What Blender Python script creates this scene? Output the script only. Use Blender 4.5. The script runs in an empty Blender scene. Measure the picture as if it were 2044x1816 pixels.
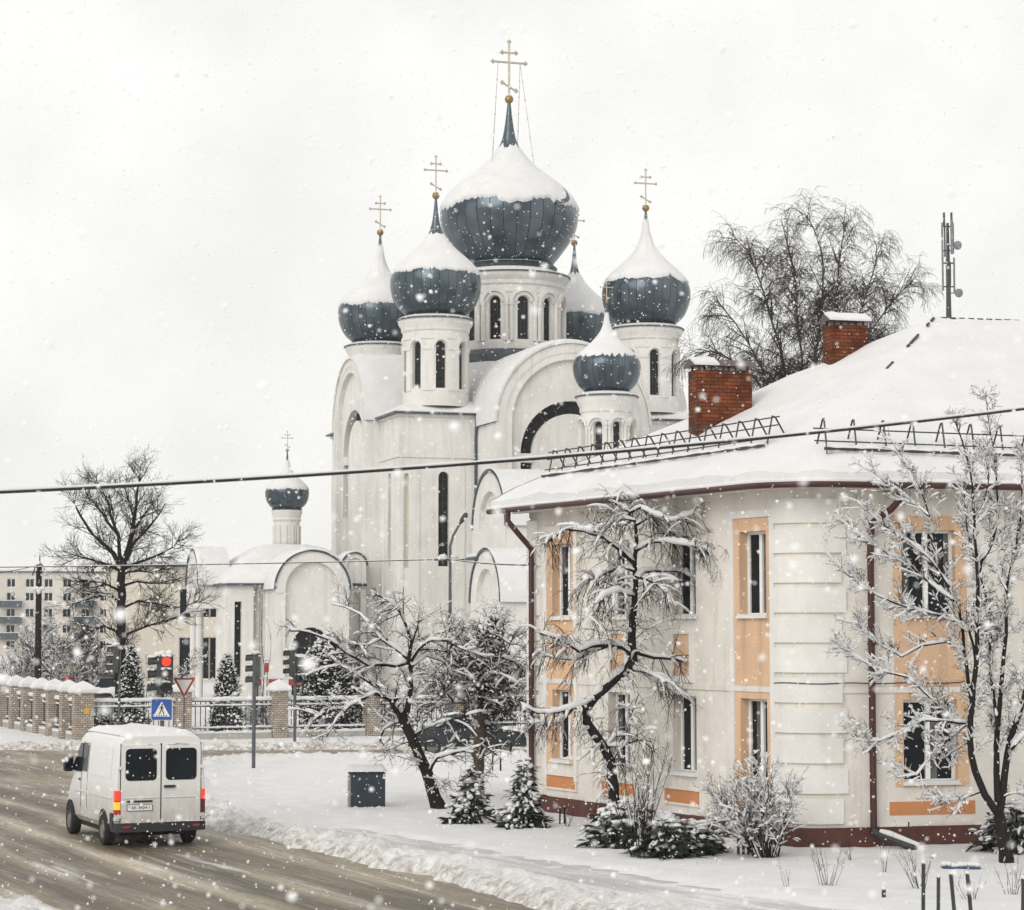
import bpy, math, random
import numpy as np
from mathutils import Vector, Matrix, noise

V = Vector
PI = math.pi
scene = bpy.context.scene
COL = scene.collection

# ------------------------------------------------------------------ camera
F = 4600.0            # focal length in pixels of a 2044 px wide picture
CAM_H = 4.5
PITCH = math.atan(350 / F)


def ray(x, y):
    a = (x - 1022) / F
    b = -(y - 908) / F
    return V((a, math.cos(PITCH) - b * math.sin(PITCH), math.sin(PITCH) + b * math.cos(PITCH)))


C0 = V((0, 0, CAM_H))


def At(x, y, Y):
    d = ray(x, y)
    return C0 + d * (Y / d.y)


def Gd(x, y, z=0.0):
    d = ray(x, y)
    return C0 + d * ((z - CAM_H) / d.z)


cam = bpy.data.objects.new('camera', bpy.data.cameras.new('camera'))
COL.objects.link(cam)
cam.location = C0
cam.rotation_euler = (PI / 2 + PITCH, 0, 0)
cam.data.sensor_width = 36
cam.data.lens = F / 2044 * 36
cam.data.clip_start = 0.5
cam.data.clip_end = 6000
cam.data.dof.use_dof = True
cam.data.dof.focus_distance = 62
cam.data.dof.aperture_fstop = 4.5
scene.camera = cam

# ------------------------------------------------------------------ materials


def node_mat(name):
    m = bpy.data.materials.new(name)
    m.use_nodes = True
    nt = m.node_tree
    return m, nt, nt.nodes['Principled BSDF']


def lnk(nt, a, b):
    nt.links.new(a, b)


def coords(nt, scale=(1, 1, 1), rot=0.0):
    tc = nt.nodes.new('ShaderNodeTexCoord')
    mp = nt.nodes.new('ShaderNodeMapping')
    mp.inputs['Scale'].default_value = scale
    src = tc.outputs['Object']
    if rot:
        mr = nt.nodes.new('ShaderNodeMapping')
        mr.inputs['Rotation'].default_value = (0, 0, rot)
        lnk(nt, src, mr.inputs['Vector'])
        src = mr.outputs['Vector']
    lnk(nt, src, mp.inputs['Vector'])
    return mp.outputs['Vector']


def noise_n(nt, vec, scale, detail=4, rough=.55):
    n = nt.nodes.new('ShaderNodeTexNoise')
    n.inputs['Scale'].default_value = scale
    n.inputs['Detail'].default_value = detail
    n.inputs['Roughness'].default_value = rough
    lnk(nt, vec, n.inputs['Vector'])
    return n.outputs['Fac']


def ramp(nt, fac, stops):
    r = nt.nodes.new('ShaderNodeValToRGB')
    el = r.color_ramp.elements
    while len(el) < len(stops):
        el.new(.5)
    for e, (p, c) in zip(el, stops):
        e.position = p
        e.color = (c[0], c[1], c[2], 1)
    lnk(nt, fac, r.inputs['Fac'])
    return r.outputs['Color']


def mixc(nt, fac, a, b, mode='MIX'):
    m = nt.nodes.new('ShaderNodeMix')
    m.data_type = 'RGBA'
    m.blend_type = mode
    for sock, val in ((m.inputs[0], fac), (m.inputs[6], a), (m.inputs[7], b)):
        if hasattr(val, 'is_linked'):
            lnk(nt, val, sock)
        elif isinstance(val, (int, float)):
            sock.default_value = val
        else:
            sock.default_value = (val[0], val[1], val[2], 1)
    return m.outputs[2]


def bump(nt, bsdf, h, strength, dist=.02):
    b = nt.nodes.new('ShaderNodeBump')
    b.inputs['Strength'].default_value = strength
    b.inputs['Distance'].default_value = dist
    lnk(nt, h, b.inputs['Height'])
    lnk(nt, b.outputs['Normal'], bsdf.inputs['Normal'])


def simple(name, col, rough=.7, var=.15, scale=3, bmp=0, bscale=30, metal=0, spec=.5, detail=5):
    m, nt, b = node_mat(name)
    vec = coords(nt)
    n = noise_n(nt, vec, scale, detail)
    lo = tuple(c * (1 - var) for c in col)
    hi = tuple(min(1, c * (1 + var)) for c in col)
    lnk(nt, ramp(nt, n, [(.3, lo), (.7, hi)]), b.inputs['Base Color'])
    b.inputs['Roughness'].default_value = rough
    b.inputs['Metallic'].default_value = metal
    b.inputs['Specular IOR Level'].default_value = spec
    if bmp:
        bump(nt, b, noise_n(nt, vec, bscale, 5), bmp)
    return m


M = {}
M['snow'] = simple('snow', (.655, .652, .652), .85, .05, 1.1, .4, 12, spec=.15)


def ground_mat():
    m, nt, b = node_mat('snow_ground')
    v = coords(nt)
    n = noise_n(nt, v, 1.1, 6, .6)
    c = ramp(nt, n, [(.3, (.64, .638, .642)), (.7, (.715, .713, .715))])
    at = nt.nodes.new('ShaderNodeAttribute')
    at.attribute_name = 'dirt'
    g = noise_n(nt, v, 5, 6, .7)
    mu = nt.nodes.new('ShaderNodeMath')
    mu.operation = 'MULTIPLY'
    lnk(nt, at.outputs['Fac'], mu.inputs[0])
    lnk(nt, ramp(nt, g, [(.40, (0, 0, 0)), (.62, (1, 1, 1))]), mu.inputs[1])
    lnk(nt, mixc(nt, mu.outputs[0], c, (.27, .225, .17)), b.inputs['Base Color'])
    b.inputs['Roughness'].default_value = .85
    b.inputs['Specular IOR Level'].default_value = .15
    h = mixc(nt, .5, noise_n(nt, v, 4, 6, .7), noise_n(nt, v, 17, 5, .7))
    bump(nt, b, h, .75, .06)
    return m


M['snow_ground'] = ground_mat()
M['bark'] = simple('bark', (.020, .018, .017), .9, .4, 20, .5, 60, spec=.15)
M['twig'] = simple('twig', (.020, .016, .014), .9, .3, 8, spec=.15)
M['birch_twig'] = simple('birch_twig', (.052, .043, .038), .9, .3, 3, spec=.15)
M['bark_brown'] = simple('bark_brown', (.10, .075, .058), .9, .4, 12, .4, 40, spec=.15)
M['needle'] = simple('needle', (.016, .023, .017), .85, .45, 6, spec=.2)
M['glass_dark'] = simple('glass_dark', (.007, .011, .015), .16, .5, .8, spec=.17)
M['glass_church'] = simple('glass_church', (.012, .012, .014), .3, .5, 5, spec=.2)
M['white_frame'] = simple('white_frame', (.78, .78, .77), .4, .03, 4)
M['gutter'] = simple('gutter', (.052, .014, .011), .42, .2, 3)
M['plinth'] = simple('plinth', (.088, .029, .021), .75, .22, 4, .4, 40)
M['dark_metal'] = simple('dark_metal', (.028, .03, .033), .5, .3, 5)
M['grey_metal'] = simple('grey_metal', (.17, .175, .18), .5, .2, 5)
M['pole_grey'] = simple('pole_grey', (.075, .083, .09), .6, .25, 4)
M['flashing'] = simple('flashing', (.055, .07, .085), .45, .3, 3)
M['gold'] = simple('gold', (.30, .19, .07), .4, .25, 6, metal=.6)
M['cross'] = simple('cross', (.46, .41, .33), .45, .25, 8, metal=.35)
M['rubber'] = simple('rubber', (.012, .012, .013), .85, .2, 9)
M['black_plastic'] = simple('black_plastic', (.018, .018, .02), .55, .2, 9)
M['signal_green'] = simple('signal_green', (.045, .05, .045), .6, .3, 6)
M['curtain'] = simple('curtain', (.11, .11, .105), .9, .3, 3)
M['rim'] = simple('rim', (.16, .16, .16), .5, .3, 9)
M['car_dark'] = simple('car_dark', (.020, .026, .033), .28, .3, 2)
M['box_blue'] = simple('box_blue', (.014, .024, .038), .5, .3, 2.5, .2, 20)
M['blue_plank'] = simple('blue_plank', (.03, .07, .16), .6, .3, 4)
M['wood'] = simple('wood', (.05, .04, .033), .85, .35, 8, .4, 50)
M['yellow'] = simple('yellow', (.62, .36, .03), .5, .1, 4)
M['red_paint'] = simple('red_paint', (.36, .045, .025), .5, .15, 5)
M['sign_white'] = simple('sign_white', (.72, .71, .68), .4, .05, 6)
M['sign_blue'] = simple('sign_blue', (.02, .075, .32), .4, .1, 5)
M['sign_black'] = simple('sign_black', (.012, .012, .012), .5, .1, 5)
M['plate'] = simple('plate', (.72, .72, .70), .45, .06, 9)
M['lens_off'] = simple('lens_off', (.012, .02, .018), .25, .3, 9)
M['lens_amber_off'] = simple('lens_amber_off', (.10, .02, .01), .3, .3, 9)
M['lamp_red'] = simple('lamp_red', (.42, .018, .012), .25, .2, 20)
M['lamp_red_dull'] = simple('lamp_red_dull', (.11, .008, .008), .3, .2, 20)
M['cable'] = simple('cable', (.02, .021, .022), .8, .2, 9)
M['concrete'] = simple('concrete', (.36, .34, .31), .85, .15, 2, .3, 20)
M['birch_bark'] = simple('birch_bark', (.07, .06, .053), .9, .5, 4, spec=.15)
M['path'] = None


def emis(name, col, st, base):
    m, nt, b = node_mat(name)
    b.inputs['Base Color'].default_value = (*base, 1)
    b.inputs['Roughness'].default_value = .25
    b.inputs['Emission Color'].default_value = (*col, 1)
    b.inputs['Emission Strength'].default_value = st
    return m


M['red_lit'] = emis('red_lit', (1, .035, .015), 1.5, (.3, .02, .02))
M['tail_lit'] = emis('tail_lit', (1, .05, .02), .75, (.35, .02, .015))
M['amber_lit'] = emis('amber_lit', (1, .42, .03), .9, (.5, .2, .02))


def plaster(name, col, stain, bmp=.25, streak=.5, sc=.5):
    m, nt, b = node_mat(name)
    v = coords(nt)
    vs = coords(nt, (2.2, 2.2, .22))
    a = noise_n(nt, v, sc, 6, .65)
    s = noise_n(nt, vs, 1.2, 5, .6)
    c = ramp(nt, a, [(.28, tuple(x * .85 for x in col)), (.6, col), (.8, tuple(min(1, x * 1.05) for x in col))])
    f = ramp(nt, s, [(.52, (0, 0, 0)), (.75, (streak, streak, streak))])
    lnk(nt, mixc(nt, f, c, stain), b.inputs['Base Color'])
    b.inputs['Roughness'].default_value = .88
    b.inputs['Specular IOR Level'].default_value = .2
    bump(nt, b, noise_n(nt, v, 22, 6, .7), bmp, .015)
    return m


M['church'] = plaster('church_plaster', (.70, .685, .655), (.47, .45, .425), .2, .62, .45)
M['church_recess'] = plaster('church_recess', (.68, .66, .63), (.50, .47, .45), .2, .5, .3)
M['cream'] = plaster('cream_plaster', (.73, .69, .635), (.50, .45, .395), .3, .8, 1.2)
M['offwhite'] = plaster('offwhite_plaster', (.74, .725, .695), (.57, .53, .48), .25, .45, 1.0)
M['orange'] = plaster('orange_plaster', (.67, .455, .30), (.48, .31, .20), .3, .8, 1.3)
M['orange_deep'] = plaster('orange_deep_plaster', (.55, .245, .11), (.40, .17, .08), .3, .5, 1.2)
M['tan'] = plaster('tan_plaster', (.60, .56, .51), (.44, .39, .34), .2, .5, .3)
M['beige'] = plaster('beige_plaster', (.62, .57, .49), (.46, .41, .35), .2, .5, .3)
M['van_paint'] = None


def brick(name, c1, c2, mortar, bw=.25, bh=.075, ms=.012, dirt=.5, var=.5):
    m, nt, b = node_mat(name)
    tc = nt.nodes.new('ShaderNodeTexCoord')
    sp = nt.nodes.new('ShaderNodeSeparateXYZ')
    lnk(nt, tc.outputs['Object'], sp.inputs[0])
    ad = nt.nodes.new('ShaderNodeMath')
    lnk(nt, sp.outputs[0], ad.inputs[0])
    lnk(nt, sp.outputs[1], ad.inputs[1])
    cb = nt.nodes.new('ShaderNodeCombineXYZ')
    lnk(nt, ad.outputs[0], cb.inputs[0])
    lnk(nt, sp.outputs[2], cb.inputs[1])
    t = nt.nodes.new('ShaderNodeTexBrick')
    lnk(nt, cb.outputs[0], t.inputs['Vector'])
    t.inputs['Scale'].default_value = 1
    t.inputs['Brick Width'].default_value = bw
    t.inputs['Row Height'].default_value = bh
    t.inputs['Mortar Size'].default_value = ms
    t.inputs['Color1'].default_value = (*c1, 1)
    t.inputs['Color2'].default_value = (*c2, 1)
    t.inputs['Mortar'].default_value = (*mortar, 1)
    n = noise_n(nt, tc.outputs['Object'], 2.2, 5, .65)
    d = ramp(nt, n, [(.35, (1 - dirt,) * 3), (.62, (1, 1, 1))])
    lnk(nt, mixc(nt, 1.0, t.outputs['Color'], d, 'MULTIPLY'), b.inputs['Base Color'])
    b.inputs['Roughness'].default_value = .85
    b.inputs['Specular IOR Level'].default_value = .2
    bump(nt, b, t.outputs['Fac'], -.5, .01)
    return m


M['brick_red'] = brick('brick_red', (.235, .066, .022), (.125, .032, .013), (.062, .026, .016), .26, .085, .012, .62)
M['brick_buff'] = brick('brick_buff', (.52, .455, .38), (.40, .34, .275), (.14, .12, .105), .25, .085, .014, .3)


def dome_metal():
    m, nt, b = node_mat('dome_sheet_metal')
    tc = nt.nodes.new('ShaderNodeTexCoord')
    sp = nt.nodes.new('ShaderNodeSeparateXYZ')
    lnk(nt, tc.outputs['Object'], sp.inputs[0])

    def math_(op, a, bb=None):
        q = nt.nodes.new('ShaderNodeMath')
        q.operation = op
        for i, val in enumerate((a, bb)):
            if val is None:
                continue
            if isinstance(val, (int, float)):
                q.inputs[i].default_value = val
            else:
                lnk(nt, val, q.inputs[i])
        return q.outputs[0]
    ang = math_('ARCTAN2', sp.outputs[1], sp.outputs[0])
    seg = math_('MULTIPLY', ang, 32 / (2 * PI))
    row = math_('ADD', math_('MULTIPLY', sp.outputs[2], .75), math_('MULTIPLY', math_('FLOOR', seg), .37))
    fs = math_('FRACT', seg)
    cell = nt.nodes.new('ShaderNodeCombineXYZ')
    lnk(nt, math_('FLOOR', seg), cell.inputs[0])
    lnk(nt, math_('FLOOR', row), cell.inputs[1])
    wn = nt.nodes.new('ShaderNodeTexWhiteNoise')
    wn.noise_dimensions = '3D'
    lnk(nt, cell.outputs[0], wn.inputs['Vector'])
    n = noise_n(nt, tc.outputs['Object'], .55, 4, .55)
    mixv = math_('ADD', math_('MULTIPLY', wn.outputs['Value'], .22), math_('MULTIPLY', n, 1.0))
    c = ramp(nt, mixv, [(.25, (.030, .045, .058)), (.52, (.052, .074, .092)), (.78, (.11, .138, .16))])
    seam = math_('MAXIMUM', math_('LESS_THAN', fs, .055), math_('MULTIPLY', math_('LESS_THAN', math_('FRACT', row), .022), .6))
    lnk(nt, mixc(nt, seam, c, (.008, .012, .018)), b.inputs['Base Color'])
    b.inputs['Roughness'].default_value = .24
    b.inputs['Metallic'].default_value = .62
    bump(nt, b, math_('ADD', math_('MULTIPLY', seam, .6), math_('MULTIPLY', n, .2)), .4, .04)
    return m


M['dome'] = dome_metal()


def road_mat():
    m, nt, b = node_mat('slushy_asphalt')
    rot = -math.atan2(.426, .905)           # streaks run along the carriageway
    st = coords(nt, (1.25, .085, 1), rot)
    st2 = coords(nt, (4.5, .22, 1), rot)
    v = coords(nt)
    a = noise_n(nt, st, 1.0, 5, .6)
    a2 = noise_n(nt, st2, 1.0, 5, .65)
    big = noise_n(nt, v, .22, 4, .6)
    fine = noise_n(nt, v, 9, 6, .75)
    c = ramp(nt, a, [(.24, (.085, .075, .062)), (.42, (.20, .168, .122)), (.58, (.32, .27, .195)), (.76, (.33, .31, .28))])
    w = ramp(nt, a2, [(.52, (0, 0, 0)), (.68, (.8, .8, .8))])
    c2 = mixc(nt, w, c, (.56, .55, .53))
    # wheel ruts: dark wet lanes with slushy ridges between them, measured across the carriageway
    sx = nt.nodes.new('ShaderNodeSeparateXYZ')
    lnk(nt, coords(nt, (1, 1, 1), rot), sx.inputs[0])
    wob = nt.nodes.new('ShaderNodeMath')
    wob.operation = 'MULTIPLY_ADD'
    lnk(nt, noise_n(nt, coords(nt, (.5, .10, 1), rot), 1.0, 4, .6), wob.inputs[0])
    wob.inputs[1].default_value = 1.5
    lnk(nt, sx.outputs[0], wob.inputs[2])
    mr_ = nt.nodes.new('ShaderNodeMapRange')
    mr_.inputs['From Min'].default_value = 8.85 + .75
    mr_.inputs['From Max'].default_value = 16.45 + .75
    lnk(nt, wob.outputs[0], mr_.inputs['Value'])
    K = lambda q: (q, q, q)
    rut = ramp(nt, mr_.outputs[0], [(.0, K(.9)), (.12, K(.2)), (.20, K(.15)), (.27, K(.75)), (.33, K(.25)), (.42, K(.2)), (.48, K(1)), (.54, K(.25)), (.61, K(.1)), (.68, K(.8)), (.75, K(.12)), (.83, K(.2)), (.90, K(.75)), (1, K(.45))])
    c2b = mixc(nt, 1.0, c2, ramp(nt, rut, [(.1, (.50, .47, .42)), (.9, (1.42, 1.44, 1.46))]), 'MULTIPLY')
    g = ramp(nt, big, [(.35, (.75, .75, .75)), (.62, (1.1, 1.1, 1.1))])
    c3 = mixc(nt, 1.0, c2b, g, 'MULTIPLY')
    f = ramp(nt, fine, [(.3, (.5, .5, .5)), (.7, (1.3, 1.3, 1.3))])
    lnk(nt, mixc(nt, 1.0, c3, f, 'MULTIPLY'), b.inputs['Base Color'])
    rr = ramp(nt, a2, [(.35, (.38,) * 3), (.6, (.85,) * 3)])
    lnk(nt, rr, b.inputs['Roughness'])
    mm = mixc(nt, .4, mixc(nt, .5, fine, a2), rut)
    bump(nt, b, mm, 1.0, .07)
    return m


M['road'] = road_mat()


def path_mat():
    m, nt, b = node_mat('trodden_path')
    rot = -math.atan2(.507, .862)
    st = coords(nt, (2.2, .3, 1), rot)
    v = coords(nt)
    a = noise_n(nt, st, 1.0, 6, .65)
    f = noise_n(nt, v, 12, 6, .7)
    c = ramp(nt, a, [(.3, (.40, .395, .39)), (.5, (.53, .525, .52)), (.66, (.74, .74, .74))])
    ff = ramp(nt, f, [(.3, (.75,) * 3), (.7, (1.1,) * 3)])
    lnk(nt, mixc(nt, 1.0, c, ff, 'MULTIPLY'), b.inputs['Base Color'])
    b.inputs['Roughness'].default_value = .7
    bump(nt, b, f, .6, .03)
    return m


M['path'] = path_mat()


def van_mat():
    m, nt, b = node_mat('dirty_white_paint')
    tc = nt.nodes.new('ShaderNodeTexCoord')
    sp = nt.nodes.new('ShaderNodeSeparateXYZ')
    lnk(nt, tc.outputs['Object'], sp.inputs[0])
    n = noise_n(nt, coords(nt, (3, 3, 1.2)), 1.6, 6, .7)
    mr = nt.nodes.new('ShaderNodeMapRange')
    mr.inputs['From Min'].default_value = 1.5
    mr.inputs['From Max'].default_value = .3
    lnk(nt, sp.outputs[2], mr.inputs['Value'])
    mu = nt.nodes.new('ShaderNodeMath')
    mu.operation = 'MULTIPLY'
    lnk(nt, n, mu.inputs[0])
    lnk(nt, mr.outputs[0], mu.inputs[1])
    f = ramp(nt, mu.outputs[0], [(.08, (.12, .12, .12)), (.6, (.85, .85, .85))])
    lnk(nt, mixc(nt, f, (.75, .75, .745), (.27, .235, .19)), b.inputs['Base Color'])
    b.inputs['Roughness'].default_value = .38
    return m


M['van_paint'] = van_mat()


def flake_mat():
    m, nt, b = node_mat('snowflake')
    out = nt.nodes['Material Output']
    d = nt.nodes.new('ShaderNodeBsdfDiffuse')
    t = nt.nodes.new('ShaderNodeBsdfTranslucent')
    for q in (d, t):
        q.inputs['Color'].default_value = (.985, .985, .985, 1)
    mx = nt.nodes.new('ShaderNodeMixShader')
    mx.inputs[0].default_value = .5
    lnk(nt, d.outputs[0], mx.inputs[1])
    lnk(nt, t.outputs[0], mx.inputs[2])
    lnk(nt, mx.outputs[0], out.inputs['Surface'])
    return m


M['flake'] = flake_mat()

# ------------------------------------------------------------------ mesh helpers


class MB:
    def __init__(s):
        s.v, s.f, s.mi = [], [], []

    def add(s, vs, fs, mi=0):
        o = len(s.v)
        s.v.extend(tuple(p) for p in vs)
        s.f.extend(tuple(i + o for i in f) for f in fs)
        s.mi.extend([mi] * len(fs))

    def face(s, *pts, mi=0):
        s.add(pts, [tuple(range(len(pts)))], mi)

    def box(s, x0, x1, y0, y1, z0, z1, mi=0, T=None):
        p = [(x, y, z) for z in (z0, z1) for y in (y0, y1) for x in (x0, x1)]
        if T is not None:
            p = [(T @ V(q)) if isinstance(T, Matrix) else T(*q) for q in p]
        s.add(p, [(0, 2, 3, 1), (4, 5, 7, 6), (0, 1, 5, 4), (2, 6, 7, 3), (0, 4, 6, 2), (1, 3, 7, 5)], mi)

    def tube(s, pts, rad, n=6, mi=0, cap=True):
        pts = [V(p) for p in pts]
        if not hasattr(rad, '__len__'):
            rad = [rad] * len(pts)
        k = len(pts)
        vs, fs = [], []
        ref = None
        for i, p in enumerate(pts):
            t = (pts[min(i + 1, k - 1)] - pts[max(i - 1, 0)])
            if t.length < 1e-9:
                t = V((0, 0, 1))
            t.normalize()
            if ref is None:
                ref = V((1, 0, 0)) if abs(t.x) < .8 else V((0, 1, 0))
            a = ref - t * ref.dot(t)
            if a.length < 1e-6:
                a = t.orthogonal()
            a.normalize()
            ref = a
            b = t.cross(a)
            for j in range(n):
                w = 2 * PI * j / n
                vs.append(p + (a * math.cos(w) + b * math.sin(w)) * rad[i])
        for i in range(k - 1):
            for j in range(n):
                j2 = (j + 1) % n
                fs.append((i * n + j, i * n + j2, (i + 1) * n + j2, (i + 1) * n + j))
        if cap:
            fs.append(tuple(range(n - 1, -1, -1)))
            fs.append(tuple((k - 1) * n + j for j in range(n)))
        s.add(vs, fs, mi)

    def lathe(s, prof, n=32, cx=0, cy=0, mi=0, off=0.0):
        vs, fs = [], []
        for r, z in prof:
            for j in range(n):
                w = 2 * PI * (j + off) / n
                vs.append((cx + r * math.cos(w), cy + r * math.sin(w), z))
        for i in range(len(prof) - 1):
            for j in range(n):
                j2 = (j + 1) % n
                fs.append((i * n + j, i * n + j2, (i + 1) * n + j2, (i + 1) * n + j))
        s.add(vs, fs, mi)

    def prism(s, poly, y0, y1, T=lambda x, y, z: (x, y, z), mi=0):
        n = len(poly)
        vs = [T(x, y0, z) for x, z in poly] + [T(x, y1, z) for x, z in poly]
        fs = [tuple(range(n)), tuple(range(2 * n - 1, n - 1, -1))]
        fs += [((i + 1) % n, i, n + i, n + (i + 1) % n) for i in range(n)]
        s.add(vs, fs, mi)

    def blob(s, c, rx, ry, rz, rng, mi=0):
        vs = []
        for q in ICO_V:
            k = rng.uniform(.8, 1.2)
            vs.append((c[0] + q[0] * rx * k, c[1] + q[1] * ry * k, c[2] + q[2] * rz * k))
        s.add(vs, ICO_F, mi)

    def build(s, name, mats, parent=None, local=False, weld=False, smooth=38, bevel=0, fixn=False):
        me = bpy.data.meshes.new(name)
        me.from_pydata(s.v, [], s.f)
        if weld or fixn:
            import bmesh
            bm = bmesh.new()
            bm.from_mesh(me)
            for f, i in zip(bm.faces, s.mi):
                f.material_index = i
            bmesh.ops.remove_doubles(bm, verts=bm.verts, dist=1e-4)
            if fixn:
                bmesh.ops.recalc_face_normals(bm, faces=bm.faces)
            bm.to_mesh(me)
            bm.free()
        else:
            me.polygons.foreach_set('material_index', s.mi)
        for m in (mats if isinstance(mats, (list, tuple)) else [mats]):
            me.materials.append(M[m] if isinstance(m, str) else m)
        if smooth:
            me.polygons.foreach_set('use_smooth', [True] * len(me.polygons))
            me.set_sharp_from_angle(angle=math.radians(smooth))
        me.update()
        o = bpy.data.objects.new(name, me)
        COL.objects.link(o)
        if parent is not None:
            o.parent = parent
            if not local:
                o.matrix_parent_inverse = wmat(parent).inverted()
        if bevel:
            bv = o.modifiers.new('bevel', 'BEVEL')
            bv.width = bevel
            bv.segments = 2
            bv.limit_method = 'ANGLE'
        return o


def wmat(o):
    m = o.matrix_basis.copy()
    if o.parent is not None:
        m = wmat(o.parent) @ o.matrix_parent_inverse @ m
    return m


_g = (1 + 5 ** .5) / 2
ICO_V = [V(q).normalized() for q in [(-1, _g, 0), (1, _g, 0), (-1, -_g, 0), (1, -_g, 0), (0, -1, _g), (0, 1, _g), (0, -1, -_g), (0, 1, -_g),
                                     (_g, 0, -1), (_g, 0, 1), (-_g, 0, -1), (-_g, 0, 1)]]
ICO_F = [(0, 11, 5), (0, 5, 1), (0, 1, 7), (0, 7, 10), (0, 10, 11), (1, 5, 9), (5, 11, 4), (11, 10, 2), (10, 7, 6), (7, 1, 8),
         (3, 9, 4), (3, 4, 2), (3, 2, 6), (3, 6, 8), (3, 8, 9), (4, 9, 5), (2, 4, 11), (6, 2, 10), (8, 6, 7), (9, 8, 1)]


def tag(o, label, cat, group=None, kind=None):
    if label:
        o['label'] = label
    if cat:
        o['category'] = cat
    if group:
        o['group'] = group
    if kind:
        o['kind'] = kind
    return o


def thing(name, label, cat, loc=(0, 0, 0), rz=0.0, group=None):
    o = bpy.data.objects.new(name, None)
    o.empty_display_size = .3
    COL.objects.link(o)
    o.location = loc
    o.rotation_euler = (0, 0, rz)
    return tag(o, label, cat, group)


def text_part(body, size, T, mat, parent, name='lettering', local=True, ext=.002, align='CENTER'):
    cu = bpy.data.curves.new(name, 'FONT')
    cu.body = body
    cu.size = size
    cu.extrude = ext
    cu.align_x = align
    cu.align_y = 'CENTER'
    ob = bpy.data.objects.new(name + '_tmp', cu)
    COL.objects.link(ob)
    dg = bpy.context.evaluated_depsgraph_get()
    me = bpy.data.meshes.new_from_object(ob.evaluated_get(dg))
    bpy.data.objects.remove(ob)
    me.transform(T)
    me.materials.clear()
    me.materials.append(M[mat])
    o = bpy.data.objects.new(name, me)
    COL.objects.link(o)
    o.parent = parent
    if not local:
        o.matrix_parent_inverse = wmat(parent).inverted()
    return o


def arch_pts(x0, x1, z0, ztop, n=14):
    """outline of an arched opening, from bottom left over the top to bottom right"""
    r = (x1 - x0) / 2
    cx = (x0 + x1) / 2
    zs = ztop - r
    return [(x0, z0)] + [(cx - r * math.cos(PI * i / n), zs + r * math.sin(PI * i / n)) for i in range(n + 1)] + [(x1, z0)]


def wall(mb, X0, X1, Z0, Z1, ops, depth, T, mi=0, mr=None, xsub=None):
    """a wall face at y=0 with real openings; ops = (x0, x1, z0, z1, arched); y runs inward"""
    mr = mi if mr is None else mr
    xs = {X0, X1}
    zs = {Z0, Z1}
    for o in ops:
        xs |= {o[0], o[1]}
        zs |= {o[2], o[3]}
    if xsub:
        k = max(1, int(math.ceil((X1 - X0) / xsub)))
        xs |= {X0 + (X1 - X0) * i / k for i in range(k + 1)}
    xs = sorted(x for x in xs if X0 - 1e-6 <= x <= X1 + 1e-6)
    zs = sorted(z for z in zs if Z0 - 1e-6 <= z <= Z1 + 1e-6)
    for a, b in zip(xs, xs[1:]):
        if b - a < 1e-5:
            continue
        for c, d in zip(zs, zs[1:]):
            if d - c < 1e-5:
                continue
            mx, mz = (a + b) / 2, (c + d) / 2
            if any(o[0] < mx < o[1] and o[2] < mz < o[3] for o in ops):
                continue
            mb.face(T(a, 0, c), T(b, 0, c), T(b, 0, d), T(a, 0, d), mi=mi)
    for x0, x1, z0, z1, arched in ops:
        if arched:
            out = arch_pts(x0, x1, z0, z1)
            for (ax, az), (bx, bz) in zip(out[1:-1], out[2:-1]):
                mb.face(T(ax, 0, az), T(bx, 0, bz), T(bx, 0, z1), T(ax, 0, z1), mi=mi)
        else:
            out = [(x0, z0), (x0, z1), (x1, z1), (x1, z0)]
        out = out + [out[0]]
        for (ax, az), (bx, bz) in zip(out, out[1:]):
            mb.face(T(ax, 0, az), T(ax, depth, az), T(bx, depth, bz), T(bx, 0, bz), mi=mr)


def outline(r, zs, zb, n=28):
    return [(-r, zb)] + [(-r * math.cos(PI * i / n), zs + r * math.sin(PI * i / n)) for i in range(n + 1)] + [(r, zb)]


def stepped(mb, steps, zs, zb, T, fill=True, mis=None):
    """nested arched recesses: steps = (radius, depth) from the outside in"""
    for i, (r, d) in enumerate(steps):
        o = outline(r, zs, zb)
        mi = mis[i] if mis else 0
        if i + 1 < len(steps):
            o2 = outline(steps[i + 1][0], zs, zb)
            d2 = steps[i + 1][1]
            for k in range(len(o) - 1):
                a, b, c, e = o[k], o[k + 1], o2[k + 1], o2[k]
                mb.face(T(a[0], d, a[1]), T(b[0], d, b[1]), T(c[0], d, c[1]), T(e[0], d, e[1]), mi=mi)
                mb.face(T(e[0], d, e[1]), T(c[0], d, c[1]), T(c[0], d2, c[1]), T(e[0], d2, e[1]), mi=mi)
        elif fill:
            mb.face(*[T(x, d, z) for x, z in o], mi=mi)


# ------------------------------------------------------------------ branches


def rvec(rng):
    while True:
        q = V((rng.uniform(-1, 1), rng.uniform(-1, 1), rng.uniform(-1, 1)))
        if .05 < q.length < 1:
            return q.normalized()


def wander(p, d, L, n, wig, grav, rng):
    pts = [p.copy()]
    d = d.normalized()
    for i in range(n):
        d = (d + rvec(rng) * wig + V((0, 0, grav))).normalized()
        p = p + d * (L / n)
        pts.append(p)
    return pts


def sample(pts, t):
    k = len(pts) - 1
    x = min(t * k, k - 1e-4)
    i = int(x)
    f = x - i
    return pts[i].lerp(pts[i + 1], f), (pts[i + 1] - pts[i]).normalized(), i + f


def plen(pts):
    return sum((b - a).length for a, b in zip(pts, pts[1:]))


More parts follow.
